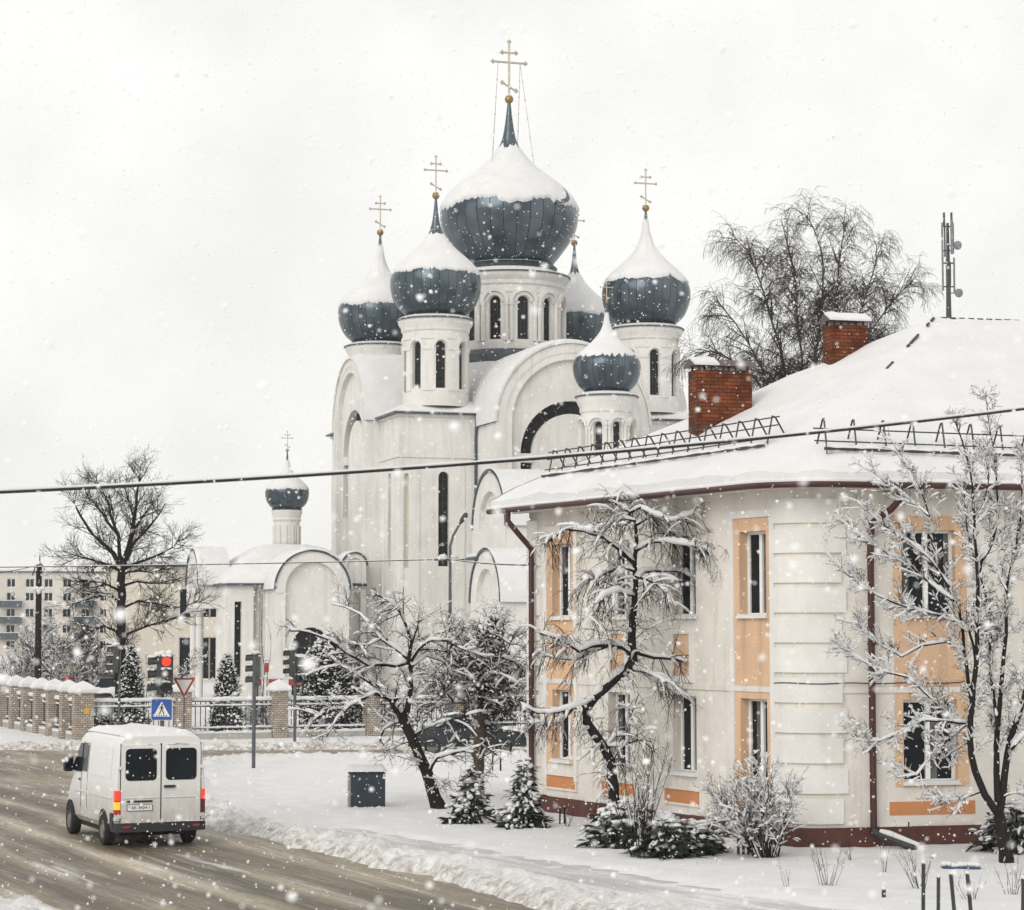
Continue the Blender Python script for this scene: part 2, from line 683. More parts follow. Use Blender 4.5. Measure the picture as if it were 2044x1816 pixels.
def refine(pts, rng, jit=.02, step=.25):
    """Catmull-Rom through traced points, a little crooked"""
    out = []
    n = len(pts)
    for i in range(n - 1):
        p0, p1, p2, p3 = pts[max(i - 1, 0)], pts[i], pts[i + 1], pts[min(i + 2, n - 1)]
        k = max(1, int((p2 - p1).length / step))
        for j in range(k):
            t = j / k
            q = .5 * ((2 * p1) + (p2 - p0) * t + (2 * p0 - 5 * p1 + 4 * p2 - p3) * t * t + (3 * p1 - p0 - 3 * p2 + p3) * t ** 3)
            out.append(q + (rvec(rng) * jit if i + j > 0 else V((0, 0, 0))))
    out.append(pts[-1])
    return out


def sprout(paths, pts, rad, lvl, P, rng):
    L = plen(pts)
    if lvl >= len(P['dens']):
        return
    n = int(L * P['dens'][lvl] * rng.uniform(.85, 1.15) + rng.random())
    for _ in range(n):
        t = P['t0'][lvl] + (1 - P['t0'][lvl]) * rng.random()
        p, tan, x = sample(pts, t)
        r = rad[int(x)] * (1 - (x - int(x))) + rad[min(int(x) + 1, len(rad) - 1)] * (x - int(x))
        q = rvec(rng)
        q = q - tan * q.dot(tan)
        q.y *= P.get('flat', 1.0)
        if q.length < 1e-3:
            continue
        q.normalize()
        a = math.radians(rng.uniform(*P['ang'][lvl]))
        d = tan * math.cos(a) + q * math.sin(a) + V((0, 0, P['up'][lvl]))
        l = P['len'][lvl] * rng.uniform(.45, 1.3) * (1 - P.get('tap', .4) * t)
        sg = P['seg'][lvl]
        cp = wander(p, d, l, sg, P['wig'][lvl], P['grav'][lvl], rng)
        r0 = min(r * .75, P['r'][lvl])
        r1 = max(P.get('rmin', .003), r0 * .35)
        cr = [r0 + (r1 - r0) * i / sg for i in range(sg + 1)]
        paths.append((cp, cr, lvl + 1))
        sprout(paths, cp, cr, lvl + 1, P, rng)


def snow_on(mb, pts, rad, h, rng, cover=.9, thr=.86):
    # resample finely so the snow is lumpy and broken
    fp, fr = [], []
    ds = max(.05, h * 1.5)
    for i in range(len(pts) - 1):
        k = max(1, int((pts[i + 1] - pts[i]).length / ds))
        for j in range(k):
            fp.append(pts[i].lerp(pts[i + 1], j / k))
            fr.append(rad[i] + (rad[i + 1] - rad[i]) * j / k)
    fp.append(pts[-1])
    fr.append(rad[-1])
    run = []
    seed = rng.uniform(0, 99)

    def flush():
        if len(run) >= 2:
            rr = []
            k = len(run)
            for i, (p, r, s) in enumerate(run):
                e = .4 if i in (0, k - 1) else 1.0
                q = noise.noise(V((p.x * 3.1 + seed, p.y * 3.1, p.z * 3.1)))
                rr.append(max(.006, (r * .62 + h * .5 * s) * (1 + .75 * q) * rng.uniform(.8, 1.25) * e))
            mb.tube([p + V((0, 0, r * .62 + q * .5)) for (p, r, s), q in zip(run, rr)], rr, 5)
        run.clear()
    gap = 0
    for i, p in enumerate(fp):
        t = (fp[min(i + 1, len(fp) - 1)] - fp[max(i - 1, 0)]).normalized()
        if gap > 0:
            gap -= 1
            flush()
            continue
        if abs(t.z) > thr:
            flush()
        elif rng.random() > cover:
            gap = rng.randint(1, 3)
            flush()
        else:
            run.append((p, fr[i], min(1, 1.6 * (1 - (abs(t.z) / thr) ** 2) + .25)))
    flush()


def make_tree(name, label, cat, base, limbs, P, rng, bark='bark', twig='twig', group=None, traced=True):
    """limbs: list of (points, r0, r1); the first is the trunk"""
    root = thing(name, label, cat, base, 0, group)
    tk, br, sn = MB(), MB(), MB()
    paths = []
    for i, (pts, r0, r1) in enumerate(limbs):
        if traced:
            pts = refine([V(p) for p in pts], rng, P.get('jit', .02), P.get('step', .25))
        k = len(pts)
        rad = [r0 + (r1 - r0) * (j / (k - 1)) ** .8 for j in range(k)]
        if i == 0 and P.get('flare', True):
            rad[0] *= 1.35
        big = r0 > P.get('bigr', .045)
        if big:
            tk.tube(pts, rad, 8)
        else:
            br.tube(pts, rad, 5)
        if not (i == 0 and P.get('baretrunk')):
            snow_on(sn, pts, rad, P['sh'][0], rng, P['cov'][0], P.get('thr', .86))
        if i == 0 and P.get('skiptrunk'):
            continue
        sprout(paths, pts, rad, 0, P, rng)
    for pts, rad, lvl in paths:
        br.tube(pts, rad, 3 if rad[0] < .015 else 4, cap=False)
        if lvl < len(P['sh']) and P['sh'][lvl] > 0:
            snow_on(sn, pts, rad, P['sh'][lvl], rng, P['cov'][lvl], P.get('thr', .86))
    if tk.v:
        tk.build('trunk', bark, root, smooth=60)
    if br.v:
        br.build('branches', twig, root, smooth=60)
    if sn.v:
        sn.build('snow_cover', 'snow', root, smooth=80)
    return root


def conifer(name, label, cat, base, h, rad, n, rng, spray=.22, upright=False, snowf=.3, blob=(.05, .12), group=None, wig=.25, pillows=0):
    root = thing(name, label, cat, base, 0, group)
    b = V(base)
    tk = MB()
    tk.tube([b, b + V((0, 0, h * .9))], [.02 + h * .018, .01], 6)
    tk.build('trunk', 'bark', root)
    fo, sn = MB(), MB()
    lean = [rng.uniform(0, 6.28) for _ in range(3)]
    for i in range(n):
        t = 1 - rng.random() ** .62 if not upright else rng.random()
        az = rng.uniform(0, 2 * PI)
        R_ = rad(t) * (1 + wig * math.sin(az * 3 + t * 9 + lean[0]) * .5 + wig * math.sin(az * 5 - t * 17 + lean[1]) * .5)
        k = rng.uniform(.45, 1.0) ** .6
        out = V((math.cos(az), math.sin(az), 0))
        side = V((-out.y, out.x, 0))
        p = b + out * (R_ * k) + V((0, 0, t * h))
        l = spray * rng.uniform(.6, 1.4) * (.6 + .6 * (1 - t))
        dz = rng.uniform(.4, 1.3) if upright else rng.uniform(-.75, .15)
        d = (out * rng.uniform(.5, 1) + side * rng.uniform(-.6, .6) + V((0, 0, dz))).normalized()
        sd = (side + V((0, 0, rng.uniform(-.5, .5)))).normalized() * (l * rng.uniform(.16, .3))
        up = V((0, 0, l * .06))
        fo.add([p, p + d * l * .5 + sd, p + d * l, p + d * l * .5 - sd, p + d * l * .5 + up], [(0, 1, 4), (1, 2, 4), (2, 3, 4), (3, 0, 4)])
        if rng.random() < snowf and k > .6:
            s_ = rng.uniform(*blob)
            q0, q1 = p + d * l * .15 + V((0, 0, .015)), p + d * l * rng.uniform(.6, .95) + V((0, 0, .012))
            qm = q0.lerp(q1, .5) + side * rng.uniform(-.04, .04)
            if upright:
                sn.blob(q1, s_ * rng.uniform(.5, 1), s_ * .7, s_ * rng.uniform(.35, .6), rng)
            else:
                sn.tube([q0, qm, q1], [s_ * .35, s_ * rng.uniform(.4, .75), s_ * .28], 5)
    for i in range(pillows):
        # pillows of snow weighing the boughs down
        t = rng.uniform(.15, 1.0)
        az = rng.uniform(0, 2 * PI)
        k = rad(min(t, .98)) * rng.uniform(.45, .95)
        c = b + V((math.cos(az) * k, math.sin(az) * k, t * h + .02))
        for _ in range(4):
            sn.blob(c + V((rng.uniform(-.1, .1), rng.uniform(-.1, .1), rng.uniform(-.02, .03))), rng.uniform(.07, .15), rng.uniform(.07, .15), rng.uniform(.035, .07), rng)
    fo.build('foliage', 'needle', root, smooth=0)
    if sn.v:
        sn.build('snow_cover', 'snow', root, smooth=80)
    return root


def shrub(name, label, cat, base, stems, h, spread, P, rng, r0=.012, group=None, twig='twig', lean=(0, 0)):
    limbs = []
    b = V(base)
    for i in range(stems):
        a = rng.uniform(0, 2 * PI)
        q = b + V((math.cos(a), math.sin(a), 0)) * rng.uniform(0, spread * .25)
        s = rng.uniform(.15, 1) * spread / h
        d = V((math.cos(a) * s + lean[0], math.sin(a) * s + lean[1], 1)).normalized()
        pts = wander(q - V((0, 0, .05)), d, h * rng.uniform(.6, 1.1), 7, .10, P.get('sg', 0), rng)
        limbs.append((pts, r0 * rng.uniform(.7, 1.3), r0 * .3))
    P = dict(P, flare=False)
    return make_tree(name, label, cat, base, limbs, P, rng, 'bark', twig, group, traced=False)

# ------------------------------------------------------------------ sky and light
world = bpy.data.worlds.new('World')
scene.world = world
world.use_nodes = True
nt = world.node_tree
bg = nt.nodes['Background']
SUN_EL, SUN_AZ = math.radians(30), math.radians(208)   # azimuth from +Y clockwise: behind the camera, to the left
sky = nt.nodes.new('ShaderNodeTexSky')
sky.sky_type = 'NISHITA'
sky.sun_disc = False
sky.sun_elevation = SUN_EL
sky.sun_rotation = SUN_AZ
sky.air_density = 1
sky.dust_density = 4
tc = nt.nodes.new('ShaderNodeTexCoord')
cl = nt.nodes.new('ShaderNodeTexNoise')
cl.inputs['Scale'].default_value = 14
cl.inputs['Detail'].default_value = 6
lnk(nt, tc.outputs['Generated'], cl.inputs['Vector'])
cloud = ramp(nt, cl.outputs['Fac'], [(.3, (7.95, 7.88, 7.62)), (.7, (9.0, 8.94, 8.68))])
lnk(nt, mixc(nt, .93, sky.outputs['Color'], cloud), bg.inputs['Color'])
bg.inputs['Strength'].default_value = .1

sun = bpy.data.objects.new('sun', bpy.data.lights.new('sun', 'SUN'))
COL.objects.link(sun)
sun.data.energy = 1.25
sun.data.angle = math.radians(45)
sun.data.color = (1, .97, .92)
sd = V((math.sin(SUN_AZ) * math.cos(SUN_EL), math.cos(SUN_AZ) * math.cos(SUN_EL), math.sin(SUN_EL)))
sun.rotation_euler = sd.to_track_quat('Z', 'Y').to_euler()
scene.view_settings.view_transform = 'Standard'
scene.view_settings.look = 'None'
scene.view_settings.exposure = 0.30
scene.view_settings.gamma = 1

# ------------------------------------------------------------------ ground
E0 = V((-6.50, 52.39))
NR = V((.905, .426))
ED = V((-.426, .905))
L0 = V((-7.94, 37.65))


def smin(a, b, k):
    h = max(k - abs(a - b), 0) / k
    return min(a, b) - h * h * k * .25


def road_sd(x, y):
    """positive on snow, negative on the carriageway"""
    p = V((x, y))
    dr = (p - E0).dot(NR)
    isl = smin(smin(dr, x + 9.9 + .045 * (y - 60) + (0 if y < 58 else 0), 3) if y > 55 else dr, 81.5 - y, 4)
    far = y - 87.6 - .02 * x
    left = -(p - L0).dot(NR)
    return max(isl, far, left)


def sm(a, b, x):
    t = min(1, max(0, (x - a) / (b - a)))
    return t * t * (3 - 2 * t)


def path_d(x, y):
    return abs((x - .86) * .862 + (y - 43.1) * .507)


def ground_z(x, y):
    s = road_sd(x, y)
    n1 = noise.noise(V((x * .35, y * .35, 0)))
    n2 = noise.noise(V((x * 1.7, y * 1.7, 3)))
    s2 = s + n1 * .35 + n2 * .16
    z = -.14 + sm(-.12, .35, s2) * (.26)
    if 0 < s2 < 4:
        n3 = noise.noise(V((x * 4.3, y * 4.3, 7)))
        n4 = noise.noise(V((x * 9.5, y * 9.5, 1)))
        far = 1.0 if y < 70 else .8
        z += far * .20 * math.exp(-((s2 - .85) / .6) ** 2) * (.85 + n2 * .8 + n3 * .75 + n4 * .5)
    z += n1 * .035 + n2 * .012
    if s2 > 1.2:
        n3 = noise.noise(V((x * 3.1, y * 3.1, 5)))
        z += n3 * .014
        # old footprints across the lawn
        if y < 62:
            c = noise.cell(V((x * 1.6, y * 1.6, 2)))
            if c > .86:
                fx, fy = (x * 1.6) % 1 - .5, (y * 1.6) % 1 - .5
                z -= .05 * math.exp(-(fx * fx + fy * fy) * 22)
    d = path_d(x, y)
    if d < 1.5 and y < 57 and s > 0:
        k = (1 - sm(.65, 1.25, d + n2 * .25)) * (1 - sm(51, 55, y))
        z -= k * (z - .035 - n2 * .045 + 0)
    return z


xs = [-1500, -500, -150, -70, -45, -34] + [-27 + i * .105 for i in range(int(43 / .105))] + [16.5, 20, 26, 40, 70, 150, 500, 1500]
ys = [-200, -20, 10, 20, 26]
y = 28.0
while y < 112:
    ys.append(y)
    y += .085 + max(0, (y - 28)) * .0042
ys += [116, 124, 140, 165, 200, 260, 400, 800, 2500]
gm = MB()
nx = len(xs)
for yy in ys:
    for xx in xs:
        gm.v.append((xx, yy, ground_z(xx, yy) if -30 < xx < 20 and yy < 115 else (.1 if yy > 88 or (road_sd(max(-60, min(60, xx)), yy) > 0 and yy > 20) else -.14)))
for j in range(len(ys) - 1):
    for i in range(nx - 1):
        gm.f.append((j * nx + i, j * nx + i + 1, (j + 1) * nx + i + 1, (j + 1) * nx + i))
gm.mi = [0] * len(gm.f)
g = gm.build('ground', 'snow_ground', smooth=180)
da = g.data.attributes.new('dirt', 'FLOAT', 'POINT')
dv = []
for (xx, yy, zz) in gm.v:
    if -30 < xx < 20 and 26 < yy < 95:
        s_ = road_sd(xx, yy) + noise.noise(V((xx * .35, yy * .35, 0))) * .35
        k_ = math.exp(-(max(0, s_ - .1) / (.55 if yy < 84 else .9)) ** 2) * (.75 if yy < 84 else 1.0) + (.12 if 0 < s_ < 3 else 0)
        dv.append(min(1, k_))
    else:
        dv.append(0)
da.data.foreach_set('value', dv)
tag(g, 'white snow lying over lawns and verges with lumpy ploughed banks by the kerb', 'snow', kind='structure')

rm = MB()
rm.face((-70, 15, 0), (60, 15, 0), (60, 95, 0), (-70, 95, 0))
r = rm.build('road', 'road', smooth=0)
tag(r, 'brown slushy road with wheel tracks of grey and white', 'road', kind='structure')
pm = MB()
pc = V((.86, 43.1))
pdv = V((-.507, .862))
pn = V((.862, .507))
a, b = pc - pdv * 22, pc + pdv * 14
pm.face((*(a - pn * 1.15), .055), (*(a + pn * 1.15), .055), (*(b + pn * 1.15), .055), (*(b - pn * 1.15), .055))
pth = pm.build('pavement', 'path', smooth=0)
tag(pth, 'grey trodden footpath through the snow beside the road', 'path', kind='structure')

# ------------------------------------------------------------------ corner house
HC = V((5.767, 47.032))
D1 = V((-.46653, .88450))
D2 = V((.96815, .25038))
N1 = V((-.88450, -.46653))       # outward
N2 = V((.25038, -.96815))
TT = .70
TURN = math.acos(max(-1, min(1, N1.dot(N2))))
RC = TT / math.tan(TURN / 2)
LA = RC * TURN
# arc centre
AC = HC + D1 * TT - N1 * RC
LEN_L, LEN_R = 11.45, 22.0


def peri(t, out=0.0):
    """point on the house perimeter; t<0 along the left front, t>0 along the right front; out = distance in front of the wall"""
    h = LA / 2
    if t < -h:
        p = HC + D1 * (TT + (-t - h)) + N1 * out
    elif t > h:
        p = HC + D2 * (TT + (t - h)) + N2 * out
    else:
        a0 = math.atan2(N1.y, N1.x)
        a = a0 + (t + h) / LA * TURN
        p = AC + V((math.cos(a), math.sin(a))) * (RC + out)
    return p


def sL(s):
    return -(s - TT) - LA / 2


def kR(k):
    return (k - TT) + LA / 2


def TL(s, y, z):
    p = HC + D1 * s - N1 * y
    return (p.x, p.y, z)


def TR(k, y, z):
    p = HC + D2 * k - N2 * y
    return (p.x, p.y, z)


def TP(t, y, z):
    p = peri(t, -y)
    return (p.x, p.y, z)


house = thing('corner_house', 'cream two storey house with rounded corner, orange window bays and snowy hip roof', 'house', (HC.x + 2, HC.y + 3, 0))
ZE = 7.42
WIN_L = [(1.02, 2.03), (3.77, 4.74), (6.59, 7.58), (9.29, 10.25)]
ZL, ZU = (1.38, 3.08), (4.80, 6.58)
WIN_R = [(2.34, 3.55), (5.75, 6.96), (9.2, 10.4)]
opsL = [(a, b, z0, z1, False) for a, b in WIN_L for z0, z1 in (ZL, ZU)]
opsR = [(a, b, z0, z1, False) for a, b in WIN_R for z0, z1 in (ZL, ZU)]
w = MB()
wall(w, TT, LEN_L, .5, ZE, opsL, .30, TL)
wall(w, TT, LEN_R, .5, ZE, opsR, .25, TR)
for i in range(14):
    t0, t1 = -LA / 2 + LA * i / 14, -LA / 2 + LA * (i + 1) / 14
    w.face(TP(t0, 0, .5), TP(t1, 0, .5), TP(t1, 0, ZE), TP(t0, 0, ZE))
far1 = HC + D1 * LEN_L
far2 = far1 + D2 * LEN_R
rr = HC + D2 * LEN_R
for a, b in ((far1, far2), (far2, rr)):
    w.face((a.x, a.y, 0), (b.x, b.y, 0), (b.x, b.y, ZE), (a.x, a.y, ZE))
# belt course between the storeys, standing proud
for a, b, TF in ((TT, LEN_L, TL), (TT, LEN_R, TR)):
    w.box(a, b, -.03, .0, 3.22, 3.34, T=TF)
w.build('wall', 'cream', house, weld=True, smooth=30, fixn=True)

pl = MB()
for a, b, TF in ((TT, LEN_L, TL), (TT, LEN_R, TR)):
    pl.box(a, b, -.07, .1, -.2, .5, T=TF)
for i in range(10):
    t0, t1 = -LA / 2 + LA * i / 10, -LA / 2 + LA * (i + 1) / 10
    pl.box(t0, t1, -.07, .1, -.2, .5, T=TP)
pl.build('plinth', 'plinth', house, smooth=30)
ps = MB()
for a, b, TF in ((TT, LEN_L, TL), (TT, LEN_R, TR)):
    n = 60
    for i in range(n):
        x0, x1 = a + (b - a) * i / n, a + (b - a) * (i + 1) / n
        if noise.noise(V((x0 * .8, 1, 1))) > .12:
            ps.box(x0, x1, -.068, .0, .502, .515 + .015 * (noise.noise(V((x0 * 3, 2, 1))) + .5), T=TF)
if ps.v:
    ps.build('ledge_snow', 'snow', house, smooth=60)

# quoin blocks bent round the corner and at the far end of the left front
def bent_block(t0, t1, z0, z1, out, TF, n):
    """one stone bent along the wall, a closed shell"""
    m = MB()
    for i in range(n + 1):
        t = t0 + (t1 - t0) * i / n
        for y_, z in ((0.0, z0), (-out, z0), (-out, z1), (0.0, z1)):
            m.v.append(TF(t, y_, z))
    for i in range(n):
        for j in range(4):
            j2 = (j + 1) % 4
            m.f.append((i * 4 + j, i * 4 + j2, (i + 1) * 4 + j2, (i + 1) * 4 + j))
    m.f += [(0, 1, 2, 3), (n * 4 + 3, n * 4 + 2, n * 4 + 1, n * 4)]
    m.mi = [0] * len(m.f)
    return m


for i in range(11):
    z0 = .58 + i * .612
    wd = i % 2
    m = bent_block(-LA / 2 - .012 - .06 * wd * 0, LA / 2 + .30 + .10 * wd, z0, z0 + .50, .05, TP, 18)
    m.build('quoin', 'offwhite', house, smooth=30)
    m = bent_block(10.95 - .12 * wd, LEN_L + .04, z0, z0 + .50, .05, TL, 1)
    m.build('quoin', 'offwhite', house, smooth=30)


def window(TF, a, b, z0, z1, dep, bay, nm=''):
    fr = MB()
    y0, y1 = dep - .07, dep
    f = .065
    fr.box(a, a + f, y0, y1, z0, z1, T=TF)
    fr.box(b - f, b, y0, y1, z0, z1, T=TF)
    fr.box(a + f, b - f, y0, y1, z0, z0 + f, T=TF)
    fr.box(a + f, b - f, y0, y1, z1 - f, z1, T=TF)
    m = (a + b) / 2
    fr.box(m - .05, m + .05, y0 - .015, y1, z0 + f, z1 - f, T=TF)
    o = fr.build('window', 'white_frame', house, smooth=0)
    gl = MB()
    gl.face(TF(a + f, dep - .03, z0 + f), TF(b - f, dep - .03, z0 + f), TF(b - f, dep - .03, z1 - f), TF(a + f, dep - .03, z1 - f))
    gl.build('pane', 'glass_dark', o, smooth=0)
    wr = random.Random(int(a * 100 + z0 * 7))
    cu = MB()
    for lo_, hi_ in ((a + f, m - .05), (m + .05, b - f)):
        if wr.random() < .7:
            cw = (hi_ - lo_) * wr.uniform(.2, .55)
            c0 = lo_ if wr.random() < .5 else hi_ - cw
            zt_ = z1 - f
            zb_ = z0 + f if wr.random() < .6 else z0 + (z1 - z0) * wr.uniform(.3, .6)
            k_ = 5
            for i in range(k_):
                y_a, y_b = dep - .034 - .006 * (i % 2), dep - .034 - .006 * ((i + 1) % 2)
                cu.face(TF(c0 + cw * i / k_, y_a, zb_), TF(c0 + cw * (i + 1) / k_, y_b, zb_), TF(c0 + cw * (i + 1) / k_, y_b, zt_), TF(c0 + cw * i / k_, y_a, zt_))
    if cu.v:
        cu.build('curtain', 'curtain', o, smooth=0)
    si = MB()
    si.box(a - .04, b + .04, -.09, dep - .07, z0 - .05, z0 - .004, T=TF)
    si.build('sill', 'offwhite', o, smooth=0)
    ss = MB()
    for i in range(10):
        x0, x1 = a + (b - a) * i / 10, a + (b - a) * (i + 1) / 10
        ss.box(x0, x1, -.085, dep - .075, z0 - .004, z0 + .03 + .03 * abs(noise.noise(V((x0 * 5, z0, 3)))), T=TF)
    ss.build('sill_snow', 'snow', o, smooth=60)


for a, b in WIN_L:
    for z0, z1 in (ZL, ZU):
        window(TL, a, b, z0, z1, .28, False)
for a, b in WIN_R:
    for z0, z1 in (ZL, ZU):
        window(TR, a, b, z0, z1, .22, True)

# orange bays: a thin panel with the window openings cut through, and its raised white frame
for TF, a0, a1, win, dep in ((TL, .86, 2.22, WIN_L[0], .27), (TL, 9.14, 10.50, WIN_L[3], .27), (TR, 2.16, 3.80, WIN_R[0], .21), (TR, 5.57, 7.2, WIN_R[1], .21), (TR, 9.0, 10.65, WIN_R[2], .21)):
    o = MB()
    ops = [(win[0] + .004, win[1] - .004, z0 + .0, z1 - .004, False) for z0, z1 in (ZL, ZU)]

    def TO(x, y, z, TF=TF):
        return TF(x, y - .012, z)
    wall(o, a0, a1, 1.30, 3.218, ops[:1], dep - .07, TO)
    wall(o, a0, a1, 3.342, 6.86, ops[1:], dep - .07, TO)
    o.build('orange_bay_panel', 'orange', house, smooth=0)
    f = MB()
    if TF is TL:
        f.box(a0 - .15, a0 - .002, -.05, 0, .92, 7.02, T=TF)
        f.box(a1 + .002, a1 + .15, -.05, 0, .92, 7.02, T=TF)
        f.box(a0 - .002, a1 + .002, -.05, 0, 6.862, 7.02, T=TF)
        f.build('bay_frame', 'offwhite', house, smooth=0)
for TF, c, w2, z0, z1, fw in ((TL, 1.54, .70, .73, 1.0, 0), (TL, 4.33, .73, .73, 1.02, .05), (TL, 7.1, .73, .73, 1.02, .05), (TL, 9.8, .72, .73, 1.02, .05),
                          (TL, 4.33, .33, 3.50, 4.42, .14), (TL, 7.1, .33, 3.50, 4.42, .14), (TR, 2.97, .95, .73, 1.0, 0), (TR, 6.38, .95, .73, 1.0, 0)):
    o = MB()
    o.box(c - w2, c + w2, -.014, 0, z0, z1, T=TF)
    p = o.build('orange_panel', 'orange_deep' if z0 < 1 else 'orange', house, smooth=0)
    if fw:
        f = MB()
        f.box(c - w2 - fw, c - w2, -.045, 0, z0 - fw, z1 + fw, T=TF)
        f.box(c + w2, c + w2 + fw, -.045, 0, z0 - fw, z1 + fw, T=TF)
        f.box(c - w2, c + w2, -.045, 0, z0 - fw, z0, T=TF)
        f.box(c - w2, c + w2, -.045, 0, z1, z1 + fw, T=TF)
        f.build('panel_frame', 'offwhite' if fw > .1 else 'cream', p, smooth=0)

# roof: eaves polyline with a rounded corner, ridge parallel to the right front
OV = .75
hl = LA / 2
eL = [peri(sL(LEN_L) - OV * 1.0, OV)] + [peri(sL(LEN_L) - OV + (LEN_L + OV - TT) * i / 22, OV) for i in range(1, 23)]
arc = [peri(-hl + LA * i / 14, OV) for i in range(1, 15)]
eR = [peri(hl + (LEN_R - TT) * i / 40, OV) for i in range(1, 41)]
half = LEN_L * abs(D1.x * D2.y - D1.y * D2.x) / 2
d = ray(1868, 650)
Yr = 40.0
for _ in range(60):
    p = C0 + d * (Yr / d.y)
    dist = (V((p.x, p.y)) - HC).dot(-N2)
    Yr += (half - dist) * .7
R1 = C0 + d * (Yr / d.y)
R2 = R1 + V((D2.x, D2.y, 0)) * 13
eB0 = far1 + D1 * OV + N1 * OV
eB1 = far2 + D1 * OV + D2 * OV


def roof_patch(mb, low, high, z0, thick, rows=16):
    n = len(low)
    vs = []
    for j in range(rows + 1):
        t = j / rows
        for a, b in zip(low, high):
            p = V((a[0], a[1], z0)).lerp(V(b), t)
            k = 1.0 - .25 * t
            e = noise.noise(V((p.x * .5, p.y * .5, 1))) * .075 + noise.noise(V((p.x * 1.7, p.y * 1.7, 4))) * .045 + noise.noise(V((p.x * 5, p.y * 5, 2))) * .012
            edge = (.78 + .30 * noise.noise(V((p.x * 1.3, p.y * 1.3, 8))) + .12 * noise.noise(V((p.x * 6, p.y * 6, 8)))) if j == 0 else 1.0
            vs.append((p.x, p.y, p.z + (thick * k + (e if thick else 0)) * edge))
    fs = [(j * n + i, j * n + i + 1, (j + 1) * n + i + 1, (j + 1) * n + i) for j in range(rows) for i in range(n - 1)]
    mb.add(vs, fs)
    if thick:      # the snow's thickness at the eaves
        o = len(mb.v)
        low_v = [(p[0], p[1], z0 + .02 + .02 * noise.noise(V((p[0] * 3, p[1] * 3, 2)))) for p in low]
        mb.add([vs[i] for i in range(n)] + low_v, [(i, i + 1, n + i + 1, n + i) for i in range(n - 1)])


def shrink(p, k):
    c = V((R1.x, R1.y))
    return p + (c - p).normalized() * k


ZR = ZE + .10
mid = len(arc) // 2
lowL = [eB0] + eL[1:] + arc[:mid + 1]
lowR = arc[mid:] + eR
sl, slab = MB(), MB()
fracs = [min(1, i / (len(lowR) - 1)) for i in range(len(lowR))]
highR = [R1.lerp(R2, max(0, (f - .12) / .88)) for f in fracs]
backlow = [eB0 + (eB1 - eB0) * (i / 20) for i in range(21)]
backhigh = [R1.lerp(R2, i / 20) for i in range(21)]
for mb, th in ((slab, 0), (sl, .26)):
    ins = .05 if th else 0
    roof_patch(mb, [shrink(p, ins) for p in lowL], [R1] * len(lowL), ZR, th)
    roof_patch(mb, [shrink(p, ins) for p in lowR], highR, ZR, th)
    roof_patch(mb, backlow, backhigh, ZR, th)
# soffit and fascia under the roof
ring = [eB0] + eL[1:] + arc + eR
for a, b in zip(ring, ring[1:]):
    slab.face((a.x, a.y, ZR - .12), (b.x, b.y, ZR - .12), (b.x, b.y, ZR), (a.x, a.y, ZR))
tl = [-hl - (LEN_L + OV - TT)] + [sL(LEN_L) - OV + (LEN_L + OV - TT) * i / 22 for i in range(1, 23)] + [-hl + LA * i / 14 for i in range(1, 15)] + [hl + (LEN_R - TT) * i / 40 for i in range(1, 41)]
for t0, t1 in zip(tl, tl[1:]):
    a, b, c, e = peri(t0, OV), peri(t1, OV), peri(t1, -.02), peri(t0, -.02)
    slab.face(*[(p.x, p.y, ZR - .11) for p in (a, b, c, e)])
slab.face(*[(p.x, p.y, ZR - .11) for p in (eB0, peri(tl[0], -.02), far1 - D2 * 0 + N1 * 0, far1 + D1 * OV)])
roof = slab.build('roof', 'cream', house, smooth=30)
sl.build('roof_snow', 'snow', roof, smooth=60)

gt = MB()
gp = [V((p.x, p.y, ZR - .07)) for p in ring]
gt.tube(gp, .072, 8)
fa = MB()
gt.build('gutter', 'gutter', house, smooth=60)
gs = MB()
snow_rng = random.Random(3)
gs.tube([p + V((0, 0, .075)) for p in refine(gp, snow_rng, .004, .3)], .06, 6)
gs.build('gutter_snow', 'snow', house, smooth=60)


hm = MB()
hr_ = random.Random(12)
hip0 = V((*arc[mid], ZR))
for t0, t1 in ((.965, .985), (.93, .945), (.80, .86), (.775, .79), (.62, .65), (.655, .665)):
    p0, p1 = hip0.lerp(R1, t0), hip0.lerp(R1, t1)
    hm.tube([p0 + V((0, 0, .23)), p1 + V((0, 0, .23))], .035, 5)
for i in range(9):
    p0 = R1.lerp(R2, .01 + i * .018)
    hm.tube([p0 + V((0, 0, .19)), p0 + V((D2.x * .14, D2.y * .12, .19))], .03, 5)
hm.build('ridge_cap', 'dark_metal', roof, smooth=60)


def plane_z(kind, x, y):
    """height of the bare roof above (x, y) on the left or right slope"""
    p = V((x, y)) - HC
    if kind == 'L':
        dd = p.dot(-N1) + OV
        tot = (V((R1.x, R1.y)) - HC).dot(-N1) + OV
    else:
        dd = p.dot(-N2) + OV
        tot = (V((R1.x, R1.y)) - HC).dot(-N2) + OV
    return ZR + (R1.z - ZR) * dd / tot


def hit_roof(kind, x, y):
    d = ray(x, y)
    lo, hi = 30.0, 80.0
    for _ in range(60):
        m_ = (lo + hi) / 2
        p = C0 + d * m_
        if p.z > plane_z(kind, p.x, p.y):
            lo = m_
        else:
            hi = m_
    return C0 + d * lo


